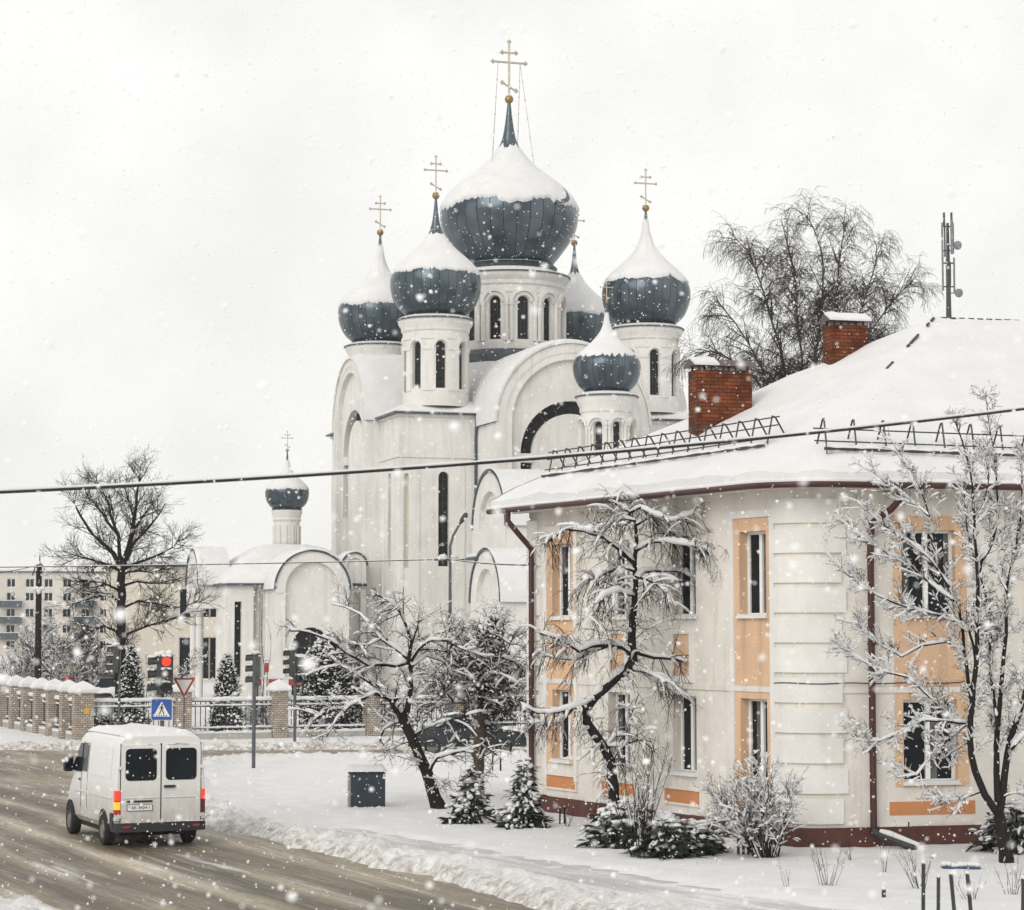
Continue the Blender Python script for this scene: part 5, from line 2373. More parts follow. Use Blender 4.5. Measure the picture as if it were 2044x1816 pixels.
for _ in range(8):
    m.blob((rg.uniform(-.7, .7), -.035, 2.14 + rg.uniform(-.01, .02)), rg.uniform(.03, .09), .02, .015, rg)
m.build('bumper_snow', 'snow', van, local=True, smooth=60)

# ------------------------------------------------------------------ parked cars


def car(name, label, loc, rz, paint, snowy, L=4.3, group=None):
    root = thing(name, label, 'car', loc, rz, group)
    prof = [(0, .35), (.02, .75), (.25, .93), (1.0, 1.02), (1.75, 1.40), (2.9, 1.44), (3.7, 1.02), (4.1, .95), (4.28, .70), (4.3, .35)]
    W_ = .86
    m = MB()
    rows = [(.0, 1.0), (.75, 1.0), (1.0, .96)]
    # lower body then cabin, both lofted across the width
    low = [(0, .30), (.0, .62), (.08, .78), (.9, .95), (3.25, .95), (4.05, .88), (4.25, .70), (4.3, .30)]
    top = [(.95, .93), (1.70, 1.38), (1.95, 1.44), (2.6, 1.45), (3.0, 1.38), (3.62, .93)]

    def slab(poly, wb, wt, z0, z1, mi):
        n = len(poly)
        for s in (-1, 1):
            pts = []
            for x, z in poly:
                k = (z - z0) / (z1 - z0)
                pts.append((x, s * (wb + (wt - wb) * max(0, min(1, k))), z))
            m.add(pts, [tuple(range(n))], mi)
        for i in range(n):
            a, b = poly[i], poly[(i + 1) % n]
            ka = max(0, min(1, (a[1] - z0) / (z1 - z0)))
            kb = max(0, min(1, (b[1] - z0) / (z1 - z0)))
            wa, w2 = wb + (wt - wb) * ka, wb + (wt - wb) * kb
            m.face((a[0], -wa, a[1]), (a[0], wa, a[1]), (b[0], w2, b[1]), (b[0], -w2, b[1]), mi=mi)
    slab(low, W_ * 1.0, W_ * .94, .3, .95, 0)
    slab(top, W_ * .90, W_ * .72, .93, 1.45, 0)
    b = m.build('body', paint, root, local=True, smooth=25, bevel=.03)
    for s in (-1, 1):
        for poly in ([(1.22, .97), (1.80, 1.33), (2.25, 1.37), (2.25, .97)], [(2.32, .97), (2.32, 1.37), (2.85, 1.34), (3.35, .97)]):
            g = MB()
            g.face(*[(x, s * (W_ * .90 - (z - .93) / .52 * W_ * .18 + .012), z) for x, z in poly])
            g.build('window', 'glass_dark', root, local=True, smooth=0)
    for x0, z0, x1, z1, nm in ((.98, .97, 1.68, 1.37, 'windscreen'), (3.58, .97, 3.04, 1.36, 'rear_window')):
        g = MB()
        dx = -.012 if x0 < 2 else .012
        g.face((x0 + dx, -.66, z0 + .012), (x0 + dx, .66, z0 + .012), (x1 + dx, .54, z1 + .012), (x1 + dx, -.54, z1 + .012))
        g.build(nm, 'glass_dark', root, local=True, smooth=0)
    for x in (.82, 3.4):
        for s in (-1, 1):
            g = MB()
            nn = 20
            pr = [(0, .02), (.2, .03), (.22, 0), (.30, 0), (.31, .03), (.31, .18), (.2, .2)]
            for r_, dx in pr:
                for j in range(nn):
                    a = 2 * PI * j / nn
                    g.v.append((x + r_ * math.cos(a), s * (.87 - dx), .31 + r_ * math.sin(a)))
            for i in range(len(pr) - 1):
                for j in range(nn):
                    g.f.append((i * nn + j, i * nn + (j + 1) % nn, (i + 1) * nn + (j + 1) % nn, (i + 1) * nn + j))
            g.mi = [0 if i > 1 else 1 for i in range(len(pr) - 1) for j in range(nn)]
            g.build('wheel', ['rubber', 'rim'], root, local=True, smooth=40)
    for s in (-1, 1):
        g = MB()
        g.box(4.24, 4.29, s * .68 - .12, s * .68 + .12, .66, .78)
        g.build('tail_light', 'lamp_red_dull', root, local=True, smooth=0)
        g = MB()
        g.box(.02, .08, s * .62 - .15, s * .62 + .15, .62, .74)
        g.build('headlight', 'sign_white', root, local=True, smooth=0)
    if snowy:
        g = MB()
        th = snowy
        for poly, w_ in (([(1.72, 1.40), (2.0, 1.46), (2.6, 1.47), (2.98, 1.40)], .58), ([(.1, .80), (.5, .88), (.93, .95)], .72), ([(3.66, .94), (4.0, .90), (4.2, .78)], .70)):
            nn = 12
            for j in range(len(poly)):
                for i in range(nn + 1):
                    t = i / nn * 2 - 1
                    e = min(1, (1 - abs(t)) * 4)
                    g.v.append((poly[j][0], t * w_, poly[j][1] + th * e * (1 + .4 * noise.noise(V((poly[j][0] * 3, t * 3, 1))))))
            o_ = len(g.v) - len(poly) * (nn + 1)
            for j in range(len(poly) - 1):
                for i in range(nn):
                    p = o_ + j * (nn + 1) + i
                    g.f.append((p, p + 1, p + nn + 2, p + nn + 1))
                    g.mi.append(0)
        g.build('snow_cover', 'snow', root, local=True, smooth=60)
    return root


p = Gd(1052, 1503, 0)
car('parked_car', 'dark blue car standing in the cross street behind the bare trees', (.50, 84.9, 0), math.radians(182), 'car_dark', .05)
p = At(212, 1400, 112)
sv = car('snow_covered_van', 'pale parked van deep in snow showing above the bar fence near the corner pillar', (p.x, 110, .05), math.radians(82), 'grey_metal', .16)
sv['category'] = 'van'
sv.scale = (1.1, 1.0, 1.55)

# ------------------------------------------------------------------ traffic lights, signs, lamps


def head(mb_root, T, w_=.36, lens=('lens_off', 'lens_off', 'lens_off'), snowh=.10, rg=RR, back=False):
    """three lamp signal head; T maps x right, y away from the viewer side, z up from the head's foot"""
    m = MB()
    h = 1.05
    m.prism(rrect(0, h / 2, w_, h, .05), 0, .20, T)
    hd = m.build('signal_head', 'signal_green', mb_root, smooth=30)
    for i in range(3):
        z = h - .18 - i * .345
        m = MB()
        n = 16
        m.face(*[T(.125 * math.cos(2 * PI * k / n), -.015, z + .125 * math.sin(2 * PI * k / n)) for k in range(n)])
        m.build('lens', lens[i], hd, smooth=0)
        m = MB()
        for k in range(12):
            a0, a1 = math.radians(-20 + 220 * k / 12), math.radians(-20 + 220 * (k + 1) / 12)
            r = .145
            m.face(T(r * math.cos(a0), 0, z + r * math.sin(a0)), T(r * math.cos(a1), 0, z + r * math.sin(a1)),
                   T(r * math.cos(a1), -.24, z + r * math.sin(a1) - .02), T(r * math.cos(a0), -.24 + .0, z + r * math.sin(a0) - .02))
        m.build('visor', 'black_plastic', hd, smooth=60)
        m = MB()
        for k in range(8):
            m.blob(T(rg.uniform(-.09, .09), -.03 - .025 * k, z + .155 + rg.uniform(-.01, .01)), .07, .05, .035, rg)
        m.build('visor_snow', 'snow', hd, smooth=80)
    m = MB()
    for _ in range(12):
        m.blob(T(rg.uniform(-.15, .15), rg.uniform(.02, .17), h + rg.uniform(.0, snowh * .4)), .09, .09, snowh * .6, rg)
    m.build('head_snow', 'snow', hd, smooth=80)
    return hd


def frame_T(o, yaw):
    """x right of a sign that faces the viewer when yaw = 0; yaw > 0 turns it to its left"""
    c, s = math.cos(yaw), math.sin(yaw)

    def T(x, y, z):
        return (o[0] + c * x - s * y, o[1] + s * x + c * y, o[2] + z)
    return T


def pole(root, x, y, h, r=.06, mat='pole_grey', z0=-.1):
    m = MB()
    m.tube([V((x, y, z0)), V((x, y, h))], r, 10)
    return m.build('pole', mat, root, smooth=60)


YT = 62.0
p = At(324, 1400, YT)
tl1 = thing('traffic_light', 'traffic light showing red above the blue crossing sign behind the van', 'traffic light', (p.x, YT, 0), 0, 'traffic lights at the junction')
pole(tl1, p.x, YT, 3.9, .055)
z0 = At(324, 1385, YT).z
head(tl1, frame_T((p.x + .12, YT - .16, z0), math.radians(8)), lens=('red_lit', 'lens_amber_off', 'lens_off'), snowh=.16)
head(tl1, frame_T((p.x - .16, YT + .02, z0 - .03), math.radians(-80)), w_=.32, snowh=.14)
ps_ = thing('crossing_sign', 'square blue pedestrian crossing sign on the pole behind the van roof', 'road sign', (p.x, YT - .08, 0))
T = frame_T((p.x, YT - .10, At(324, 1416, YT).z), 0)
s2 = .285
m = MB()
m.prism(rrect(0, 0, s2 * 2, s2 * 2, .03), 0, .02, T)
m.build('board', 'sign_white', ps_, smooth=0)
m = MB()
m.prism(rrect(0, 0, s2 * 1.92, s2 * 1.92, .03), -.004, -.0005, T)
m.build('blue_field', 'sign_blue', ps_, smooth=0)
m = MB()
m.prism([(-.225, -.185), (.225, -.185), (0, .215)], -.008, -.0045, T)
tr = m.build('white_triangle', 'sign_white', ps_, smooth=0)
m = MB()
y0, y1 = -.0115, -.0085
m.prism([(.012 + .024 * math.cos(2 * PI * k / 10), .125 + .024 * math.sin(2 * PI * k / 10)) for k in range(10)], y0, y1, T)
for poly in ([(-.022, .095), (.022, .095), (.028, .0), (-.022, .0)],
             [(-.022, .0), (.006, .0), (-.045, -.125), (-.075, -.125)], [(.0, .0), (.028, .0), (.055, -.06), (.072, -.13), (.045, -.13), (.030, -.065)],
             [(-.022, .09), (-.022, .065), (-.055, .02), (-.068, .03)], [(.022, .09), (.06, .03), (.048, .018), (.022, .06)]):
    m.prism(poly, y0, y1, T)
m.build('walking_figure', 'sign_black', tr, smooth=0)
m = MB()
for xx in (-.15, -.085, -.02, .045, .11):
    m.prism([(xx, -.175), (xx + .035, -.175), (xx + .028, -.14), (xx + .008, -.14)], y0, y1, T)
m.build('zebra_stripes', 'sign_black', tr, smooth=0)
m = MB()
for _ in range(10):
    m.blob(T(RR.uniform(-.26, .26), .01, s2 + .015), .06, .035, .03, RR)
m.build('sign_snow', 'snow', ps_, smooth=80)

p2 = At(368, 1400, YT + .6)
ys = thing('yield_sign', 'white yield triangle with a red border on a thin pole right of the red light', 'road sign', (p2.x, YT + .6, 0))
pole(ys, p2.x, YT + .6, 3.35, .03, 'grey_metal')
T = frame_T((p2.x, YT + .54, At(368, 1366, YT + .54).z), math.radians(-6))
R_ = .36
tri = [(-R_ * .87, R_ * .5), (R_ * .87, R_ * .5), (0, -R_)]
m = MB()
m.prism(tri, 0, .015, T)
m.build('border', 'red_paint', ys, smooth=0)
m = MB()
m.prism([(x * .70, z * .70) for x, z in tri], -.004, -.0005, T)
m.build('face', 'sign_white', ys, smooth=0)
m = MB()
for _ in range(8):
    m.blob(T(RR.uniform(-.28, .15), .0, R_ * .5 + .015), .07, .03, .03, RR)
m.build('sign_snow', 'snow', ys, smooth=80)

# the signal on the verge, seen from its side
p = Gd(506, 1533, .12)
t2 = thing('traffic_light', 'traffic light seen edge on, on a grey pole standing in the open snow', 'traffic light', (p.x, p.y, 0), 0, 'traffic lights at the junction')
pole(t2, p.x, p.y, 3.75, .06)
head(t2, frame_T((p.x - .04, p.y + .1, 2.72), math.radians(-95)), w_=.30)
# far side signal by the dark thuja
p = Gd(588, 1484, .1)
t3 = thing('traffic_light', 'traffic light with snowy visors in front of the dark thuja by the gateway', 'traffic light', (p.x, p.y, 0), 0, 'traffic lights at the junction')
pole(t3, p.x, p.y, 4.0, .06)
T_ = At(590, 1345, p.y)
head(t3, frame_T((p.x - .22, p.y, T_.z - .1), math.radians(-78)), w_=.36, snowh=.12)
head(t3, frame_T((p.x + .18, p.y - .16, T_.z - .35), math.radians(30)), w_=.36)
# left one beside the tall tree
p = At(237, 1478, 88.5)
t4 = thing('traffic_light', 'traffic light turned sideways with snowy visors beside the tall tree trunk', 'traffic light', (p.x, 88.5, 0), 0, 'traffic lights at the junction')
pole(t4, p.x, 88.5, 3.9, .05)
z0 = At(217, 1338, 88.5).z
head(t4, frame_T((p.x - .24, 88.5, z0 - .1), math.radians(-85)), w_=.34, snowh=.14)

# street lamp
p = At(898, 1400, 96.5)
YS = 93.5
p = At(898, 1400, YS)
lp = thing('street_lamp', 'tall thin street lamp with curved arm before the white church wall', 'street lamp', (p.x, YS, 0))
zt = At(898, 1090, YS).z
a1, a2 = At(905, 1068, YS), At(921, 1040, YS)
m = MB()
m.tube([V((p.x, YS, -.1)), V((p.x, YS, zt - 2)), V((p.x, YS, zt)), V(a1), V(a2)], [.085, .065, .055, .05, .045], 8)
m.build('pole', 'pole_grey', lp, smooth=60)
m = MB()
m.tube([a2 + V((-.05, 0, -.1)), a2 + V((.05, 0, .08)), a2 + V((.16, 0, .24)), a2 + V((.2, 0, .34))], [.05, .11, .12, .06], 8)
lh = m.build('lamp_head', 'dark_metal', lp, smooth=50)
m = MB()
m.blob(a2 + V((.14, -.05, .10)), .08, .06, .10, RR)
m.build('lamp_glass', 'sign_white', lh, smooth=60)
m = MB()
for k in range(6):
    m.blob(a2 + V((-.02 + .05 * k, 0, .05 + .07 * k + .09)), .07, .07, .05, RR)
    m.blob((p.x + RR.uniform(-.5, .5), YS, At(898, 1113, YS).z + RR.uniform(-.03, .08)), .18, .1, .09, RR)
m.build('lamp_snow', 'snow', lp, smooth=80)
m = MB()
zb = At(898, 1117, YS).z
m.box(p.x - .7, p.x + .6, YS - .05, YS + .05, zb - .04, zb + .03)
m.build('cross_arm', 'dark_metal', lp, smooth=0)

# utility pole
YU = 112.0
p = At(75, 1400, YU)
up_ = thing('utility_pole', 'dark wooden utility pole with insulators rising from the snowy shrubs', 'utility pole', (p.x, YU, 0))
zt = At(75, 1128, YU).z
m = MB()
m.tube([V((p.x, YU, -.1)), V((p.x - .03, YU, zt))], [.17, .14], 10)
m.build('pole', 'bark', up_, smooth=60)
m = MB()
m.tube([V((p.x - .35, YU, zt - .5)), V((p.x - .2, YU, zt - .05)), V((p.x, YU, zt + .1)), V((p.x + .2, YU, zt - .05)), V((p.x + .35, YU, zt - .5))], .035, 5)
m.tube([V((p.x, YU, zt)), V((p.x, YU, zt + .55))], .03, 5)
m.build('insulator_bracket', 'dark_metal', up_, smooth=60)
m = MB()
for _ in range(14):
    m.blob((p.x + RR.uniform(-.3, .3), YU - .05, zt + RR.uniform(-.5, .5)), .09, .08, .06, RR)
for z in (zt - 1.2, zt - 5.6):
    for _ in range(6):
        m.blob((p.x + RR.uniform(-.2, .2), YU - .18, z + RR.uniform(-.1, .1)), .14, .08, .12, RR)
m.build('pole_snow', 'snow', up_, smooth=80)

# ------------------------------------------------------------------ overhead cables


def cable(name, label, pts, r, snow_r=0, sag=0.0, lump=.3):
    rg = random.Random(len(label))
    P_ = []
    for (a, b) in zip(pts, pts[1:]):
        n = 90
        for i in range(n + (1 if b is pts[-1] else 0)):
            t = i / n
            q = V(a).lerp(V(b), t)
            q.z -= sag * 4 * t * (1 - t)
            P_.append(q)
    root = thing(name, label, 'cable', P_[0])
    m = MB()
    m.tube(P_, r, 6)
    m.build('wire', 'cable', root, smooth=60)
    if snow_r:
        m = MB()
        rr_ = [snow_r * (1 + lump * noise.noise(V((i * .35, 1, 2))) * 1.6) for i in range(len(P_))]
        m.tube([q + V((0, 0, r * .5 + k * .55)) for q, k in zip(P_, rr_)], rr_, 6)
        m.build('snow_cover', 'snow', root, smooth=80)
    return root


cable('overhead_cable', 'thick black overhead cable with snow crossing the whole street view', [At(-1500, 1100, 20.5), At(-260, 993, 23.5), At(2330, 778, 30), At(4300, 610, 36)], .021, .018, .19)
pl0 = At(-120, 1133, 96)
pl1 = At(897, 1116, YS)
pl2 = At(1056, 1128, 60.2)
cable('lamp_cable', 'thin dark wire strung low from the left past the street lamp to the house', [pl0, pl1, pl2], .022, .018, .05)
cable('thin_wire', 'faint thin wire leading left from the top of the utility pole', [At(75, 1128, YU), At(-80, 1150, YU - 10)], .016, 0, .1)

# ------------------------------------------------------------------ telecom mast
YM = 170.0
p = At(1895, 700, YM)
ms = thing('telecom_mast', 'slim telecom mast with stacked antenna panels and dishes beyond the roof ridge', 'antenna mast', (p.x, YM, 0))


def zM(y):
    return At(1895, y, YM).z


m = MB()
m.tube([V((p.x, YM, 0)), V((p.x, YM, zM(655))), V((p.x, YM, zM(445)))], [.35, .22, .10], 8)
m.build('mast', 'dark_metal', ms, smooth=60)
sM = F / YM
for xo, y0, y1, w_, dy, mt in ((-11, 444, 520, 3.4, 0, 'grey_metal'), (-5, 446, 512, 2.6, .2, 'pole_grey'), (7, 440, 508, 5, -.25, 'grey_metal'), (12, 444, 505, 2.6, .2, 'pole_grey'),
                               (-11, 520, 580, 3.2, 0, 'grey_metal'), (-4, 516, 570, 3.0, -.2, 'pole_grey'), (5, 522, 568, 2.8, .2, 'dark_metal'), (12, 514, 584, 3.2, 0, 'grey_metal')):
    m = MB()
    x = p.x + xo / sM
    h_ = w_ / sM / 2
    m.box(x - h_, x + h_, YM + dy - .12, YM + dy + .12, zM(y1), zM(y0))
    m.build('antenna_panel', mt, ms, smooth=0, bevel=.03)
for xo, y in ((19, 490), (20, 585)):
    m = MB()
    c = V((p.x + xo / sM, YM - .2, zM(y)))
    for (r, dx) in ((.0, .12), (.2, .1), (.33, .02), (.34, -.1), (.0, -.12)):
        for k in range(16):
            a = 2 * PI * k / 16
            m.v.append((c.x + r * math.cos(a) * .9, c.y - dx, c.z + r * math.sin(a)))
    for i in range(4):
        for k in range(16):
            m.f.append((i * 16 + k, i * 16 + (k + 1) % 16, (i + 1) * 16 + (k + 1) % 16, (i + 1) * 16 + k))
    m.mi = [0] * len(m.f)
    m.tube([c, V((p.x, YM, c.z))], .05, 5)
    m.build('dish', 'grey_metal', ms, smooth=50)
m = MB()
for xo, y0, y1 in ((-7, 424, 450), (8, 424, 450)):
    m.tube([V((p.x + xo / sM, YM, zM(y1))), V((p.x + xo / sM, YM, zM(y0)))], .09, 5)
for y in (452, 500, 525, 572):
    m.box(p.x - .42, p.x + .42, YM - .04, YM + .04, zM(y) - .05, zM(y) + .05)
m.build('rods', 'dark_metal', ms, smooth=0)
# ------------------------------------------------------------------ trees and shrubs


def traced(pts, Y, rng, spread=0.0, y1=None):
    """limb traced on the picture, laid out at distance Y and running spread metres towards or away from the viewer"""
    n = len(pts)
    return [At(x, y, Y + spread * i / max(1, n - 1)) for i, (x, y) in enumerate(pts)]


rng = random.Random(21)
# leaning apple tree in the snow
Y1 = 57.5
L = [
    ([(881, 1626), (868, 1590), (850, 1540), (830, 1490), (815, 1455), (802, 1432)], 0, .17, .115),
    ([(802, 1434), (812, 1418), (819, 1377), (820, 1343), (813, 1314), (822, 1287), (830, 1262), (836, 1240)], .3, .10, .012),
    ([(815, 1318), (820, 1282), (811, 1247), (797, 1222), (777, 1200), (752, 1186)], -.9, .05, .016),
    ([(802, 1434), (786, 1411), (777, 1396), (750, 1384), (721, 1395), (697, 1411), (672, 1436), (652, 1470)], -1.0, .075, .014),
    ([(813, 1314), (795, 1300), (760, 1274), (739, 1250), (718, 1227), (690, 1212), (662, 1206)], .9, .05, .010),
    ([(813, 1322), (790, 1330), (765, 1325), (734, 1328), (715, 1316), (690, 1300), (655, 1278), (620, 1264), (580, 1259)], -1.2, .05, .022),
    ([(790, 1400), (768, 1385), (740, 1364), (708, 1341), (680, 1329), (645, 1335), (610, 1350)], .8, .05, .012),
    ([(820, 1320), (838, 1290), (860, 1276), (890, 1280), (921, 1296), (948, 1305), (975, 1313)], -.8, .045, .012),
    ([(822, 1330), (850, 1310), (880, 1318), (905, 1340), (930, 1335)], 1.0, .035, .010),
    ([(830, 1468), (845, 1457), (865, 1447), (900, 1437), (930, 1430), (958, 1421)], -.7, .045, .02),
    ([(856, 1545), (862, 1526), (875, 1513), (905, 1503), (935, 1496), (960, 1489), (978, 1497), (992, 1507)], -1.1, .045, .016),
    ([(805, 1440), (785, 1443), (767, 1454), (757, 1478), (770, 1492), (790, 1506)], .7, .035, .009),
    ([(875, 1513), (890, 1490), (905, 1478), (912, 1460)], -.5, .03, .008),
    ([(858, 1550), (880, 1560), (900, 1575), (925, 1578)], -.6, .02, .006),
    ([(690, 1412), (650, 1420), (615, 1445), (600, 1470)], .5, .03, .007),
    ([(760, 1275), (735, 1290), (700, 1285), (670, 1262)], -.8, .025, .007),
    ([(836, 1240), (845, 1225), (838, 1210)], 0, .012, .004),
]
P1 = dict(dens=[6.0, 8.5, 5.5], len=[.85, .42, .2], r=[.017, .009, .005], ang=[(30, 85), (30, 80), (30, 80)], up=[.05, -.05, 0], wig=[.16, .2, .2], grav=[-.03, -.06, -.05], seg=[6, 4, 3],
          t0=[.12, .1, .1], sh=[.064, .042, .026], cov=[.96, .92, .65], jit=.022)
make_tree('apple_tree', 'leaning bare apple tree with crooked snowy limbs behind the dark blue box', 'tree', Gd(880, 1624, .1),
          [(traced(p, Y1, rng, s), a, b) for p, s, a, b in L], P1, rng, bark='bark_brown' if False else 'bark')

# second apple tree, dense, just behind it
Y2 = 61.5
L = [
    ([(946, 1585), (953, 1550), (956, 1500), (959, 1450), (960, 1412)], 0, .16, .12),
    ([(960, 1415), (948, 1380), (930, 1350), (905, 1325), (880, 1312), (862, 1305)], -1.3, .07, .016),
    ([(960, 1412), (975, 1370), (985, 1340), (1003, 1312), (1018, 1285), (1030, 1262)], .9, .07, .018),
    ([(962, 1415), (990, 1398), (1020, 1392), (1050, 1400), (1072, 1412)], -.9, .06, .016),
    ([(958, 1420), (935, 1405), (905, 1400), (880, 1405), (862, 1415)], .9, .06, .016),
    ([(960, 1412), (962, 1370), (955, 1330), (960, 1295), (972, 1262), (962, 1240)], 1.4, .06, .014),
    ([(930, 1350), (915, 1310), (905, 1280), (890, 1262), (905, 1246)], .8, .04, .012),
    ([(985, 1340), (960, 1322), (930, 1300), (915, 1270), (930, 1250)], -.9, .04, .012),
    ([(1003, 1312), (1025, 1320), (1045, 1335), (1060, 1360)], 1.0, .035, .010),
    ([(990, 1398), (1010, 1370), (1030, 1350), (1042, 1330)], .8, .04, .010),
    ([(905, 1400), (885, 1370), (870, 1350), (858, 1345)], -1.0, .035, .010),
    ([(1018, 1285), (1000, 1270), (985, 1245), (995, 1225)], .4, .025, .010),
    ([(945, 1375), (970, 1350), (1000, 1345), (1035, 1365)], -1.3, .03, .010),
]
P2 = dict(dens=[13.0, 10.0, 7.0], len=[.95, .46, .22], r=[.018, .010, .005], ang=[(30, 85), (30, 80), (30, 80)], up=[.0, -.1, 0], wig=[.2, .22, .2], grav=[-.05, -.1, -.05], seg=[6, 4, 3],
          t0=[.08, .1, .1], sh=[.068, .045, .024], cov=[.97, .9, .6], jit=.025)
make_tree('apple_tree', 'bushy apple tree whose crown is a thick tangle of snowy twigs left of the house', 'tree', Gd(945, 1588, .1),
          [(traced(p, Y2, rng, s), a, b) for p, s, a, b in L], P2, rng, bark='bark_brown')

# gnarled tree in front of the left house front
Y3 = 50.5
L = [
    ([(1226, 1670), (1226, 1600), (1224, 1570), (1220, 1522), (1209, 1496), (1186, 1466), (1171, 1443), (1170, 1414), (1186, 1392), (1206, 1376)], 0, .13, .09),
    ([(1206, 1376), (1230, 1354), (1250, 1340), (1261, 1320), (1264, 1290)], 0, .095, .09),
    ([(1264, 1340), (1262, 1305), (1262, 1279), (1264, 1236), (1265, 1201), (1270, 1164), (1267, 1121), (1271, 1078), (1270, 1047), (1256, 1022), (1262, 1000)], .2, .115, .018),
    ([(1266, 1125), (1238, 1098), (1204, 1073), (1164, 1058), (1130, 1058), (1105, 1072), (1086, 1088)], -.8, .055, .013),
    ([(1258, 1022), (1230, 1005), (1222, 994)], .3, .025, .02),
    ([(1268, 1040), (1240, 1032), (1215, 1050), (1200, 1072)], .7, .035, .01),
    ([(1256, 1024), (1280, 1014), (1300, 1026), (1340, 1040), (1372, 1028), (1398, 1018)], -.6, .035, .016),
    ([(1270, 1048), (1300, 1030), (1319, 1053), (1333, 1075), (1345, 1085)], .8, .04, .012),
    ([(1269, 1100), (1300, 1082), (1330, 1082), (1359, 1085), (1390, 1090), (1420, 1100), (1445, 1130)], -.9, .04, .010),
    ([(1266, 1160), (1285, 1142), (1307, 1138), (1347, 1138), (1390, 1150), (1420, 1168), (1450, 1180)], .9, .045, .010),
    ([(1266, 1140), (1240, 1128), (1210, 1144), (1175, 1158), (1150, 1180)], .8, .04, .010),
    ([(1266, 1190), (1235, 1180), (1205, 1190), (1180, 1215), (1165, 1240)], -.9, .035, .008),
    ([(1268, 1150), (1300, 1160), (1330, 1180), (1350, 1210)], -.9, .035, .008),
    ([(1261, 1308), (1241, 1293), (1216, 1287), (1181, 1290), (1155, 1300), (1124, 1280), (1100, 1270), (1078, 1264)], -.8, .06, .022),
    ([(1216, 1288), (1181, 1300), (1147, 1316), (1110, 1312), (1069, 1304)], .5, .04, .018),
    ([(1268, 1302), (1304, 1313), (1347, 1316), (1390, 1328), (1433, 1342), (1465, 1350)], .7, .05, .008),
    ([(1258, 1335), (1290, 1340), (1320, 1355), (1350, 1385)], -.7, .03, .008),
    ([(1190, 1390), (1167, 1407), (1146, 1412), (1109, 1422), (1072, 1422), (1041, 1407)], -.7, .05, .018),
    ([(1146, 1412), (1120, 1440), (1085, 1445), (1055, 1440)], .5, .03, .010),
    ([(1205, 1500), (1225, 1470), (1250, 1460), (1262, 1420), (1275, 1385)], .4, .035, .010),
    ([(1215, 1490), (1240, 1488), (1275, 1478), (1300, 1480)], -.5, .025, .008),
]
P3 = dict(dens=[11.0, 8.5, 2.5], len=[.95, .48, .22], r=[.013, .0065, .0045], ang=[(30, 85), (25, 75), (30, 80)], up=[.12, -.25, -.2], wig=[.14, .16, .2], grav=[-.13, -.16, -.12], seg=[8, 5, 3],
          t0=[.15, .1, .1], sh=[.085, .048, .018], cov=[.97, .94, .5], jit=.018, thr=.80, rmin=.0032)
make_tree('gnarled_tree', 'gnarled bare tree with drooping twigs before the left front of the house', 'tree', Gd(1224, 1660, .1),
          [(traced(p, Y3, rng, s), a, b) for p, s, a, b in L], P3, rng)

# right hand tree, many stems, snow on every spur
Y4 = 44.3
L = [
    ([(2012, 1742), (2007, 1700), (2000, 1660), (1994, 1628)], 0, .14, .11),
    ([(1994, 1628), (1965, 1586), (1947, 1538), (1936, 1477), (1938, 1431), (1944, 1370), (1950, 1294), (1951, 1230), (1952, 1159), (1944, 1040), (1937, 944), (1920, 880), (1905, 836)], -.5, .075, .012),
    ([(1952, 1150), (1960, 1120), (1975, 1095), (1990, 1044), (1990, 973), (1985, 915), (1971, 829), (1968, 788)], .4, .035, .008),
    ([(1938, 1420), (1925, 1300), (1915, 1220), (1895, 1175), (1876, 1127), (1854, 1030), (1836, 973), (1796, 907), (1772, 866)], .8, .045, .008),
    ([(1994, 1630), (2002, 1584), (2011, 1507), (2026, 1446), (2042, 1400), (2060, 1330), (2075, 1260), (2085, 1150), (2080, 1000)], .4, .08, .012),
    ([(1992, 1600), (1990, 1538), (1990, 1459), (2000, 1355), (2008, 1264), (2010, 1173), (2028, 1087), (2040, 1000), (2038, 900)], .9, .07, .010),
    ([(1990, 1459), (1985, 1400), (1975, 1330), (1978, 1250), (1965, 1180), (1930, 1060), (1925, 960)], 1.3, .04, .008),
    ([(1938, 1445), (1915, 1443), (1889, 1440), (1843, 1437), (1798, 1462), (1758, 1480), (1707, 1474), (1682, 1449)], -.9, .032, .008),
    ([(1938, 1450), (1900, 1432), (1859, 1396), (1813, 1352), (1767, 1340), (1719, 1319), (1670, 1285)], -.4, .032, .008),
    ([(1947, 1320), (1935, 1260), (1900, 1235), (1840, 1220), (1782, 1202), (1725, 1173), (1682, 1139), (1646, 1099)], -.8, .032, .007),
    ([(1925, 1300), (1890, 1280), (1840, 1290), (1800, 1310), (1760, 1290), (1710, 1240)], .6, .028, .007),
    ([(1895, 1172), (1860, 1120), (1828, 1090), (1780, 1060), (1733, 1021), (1707, 998)], -.6, .028, .007),
    ([(1905, 1200), (1850, 1160), (1810, 1120), (1776, 1107), (1724, 1073), (1676, 1036)], .5, .026, .007),
    ([(1940, 1440), (1900, 1470), (1860, 1510), (1830, 1545), (1790, 1552)], -.7, .026, .008),
    ([(1936, 1480), (1900, 1500), (1880, 1520)], .6, .02, .008),
    ([(1854, 1030), (1830, 1010), (1800, 985), (1765, 960), (1740, 940)], .4, .018, .006),
    ([(1944, 1040), (1965, 1000), (1975, 950), (1960, 900)], -.4, .016, .006),
    ([(2015, 1500), (2040, 1470), (2070, 1430), (2100, 1420)], -.5, .04, .01),
    ([(1960, 1580), (1930, 1590), (1900, 1600), (1880, 1590)], -.4, .018, .006),
    ([(2003, 1590), (2030, 1580), (2050, 1560)], .3, .02, .006),
    ([(2010, 1180), (1990, 1130), (2000, 1080), (2015, 1010)], .7, .02, .006),
]
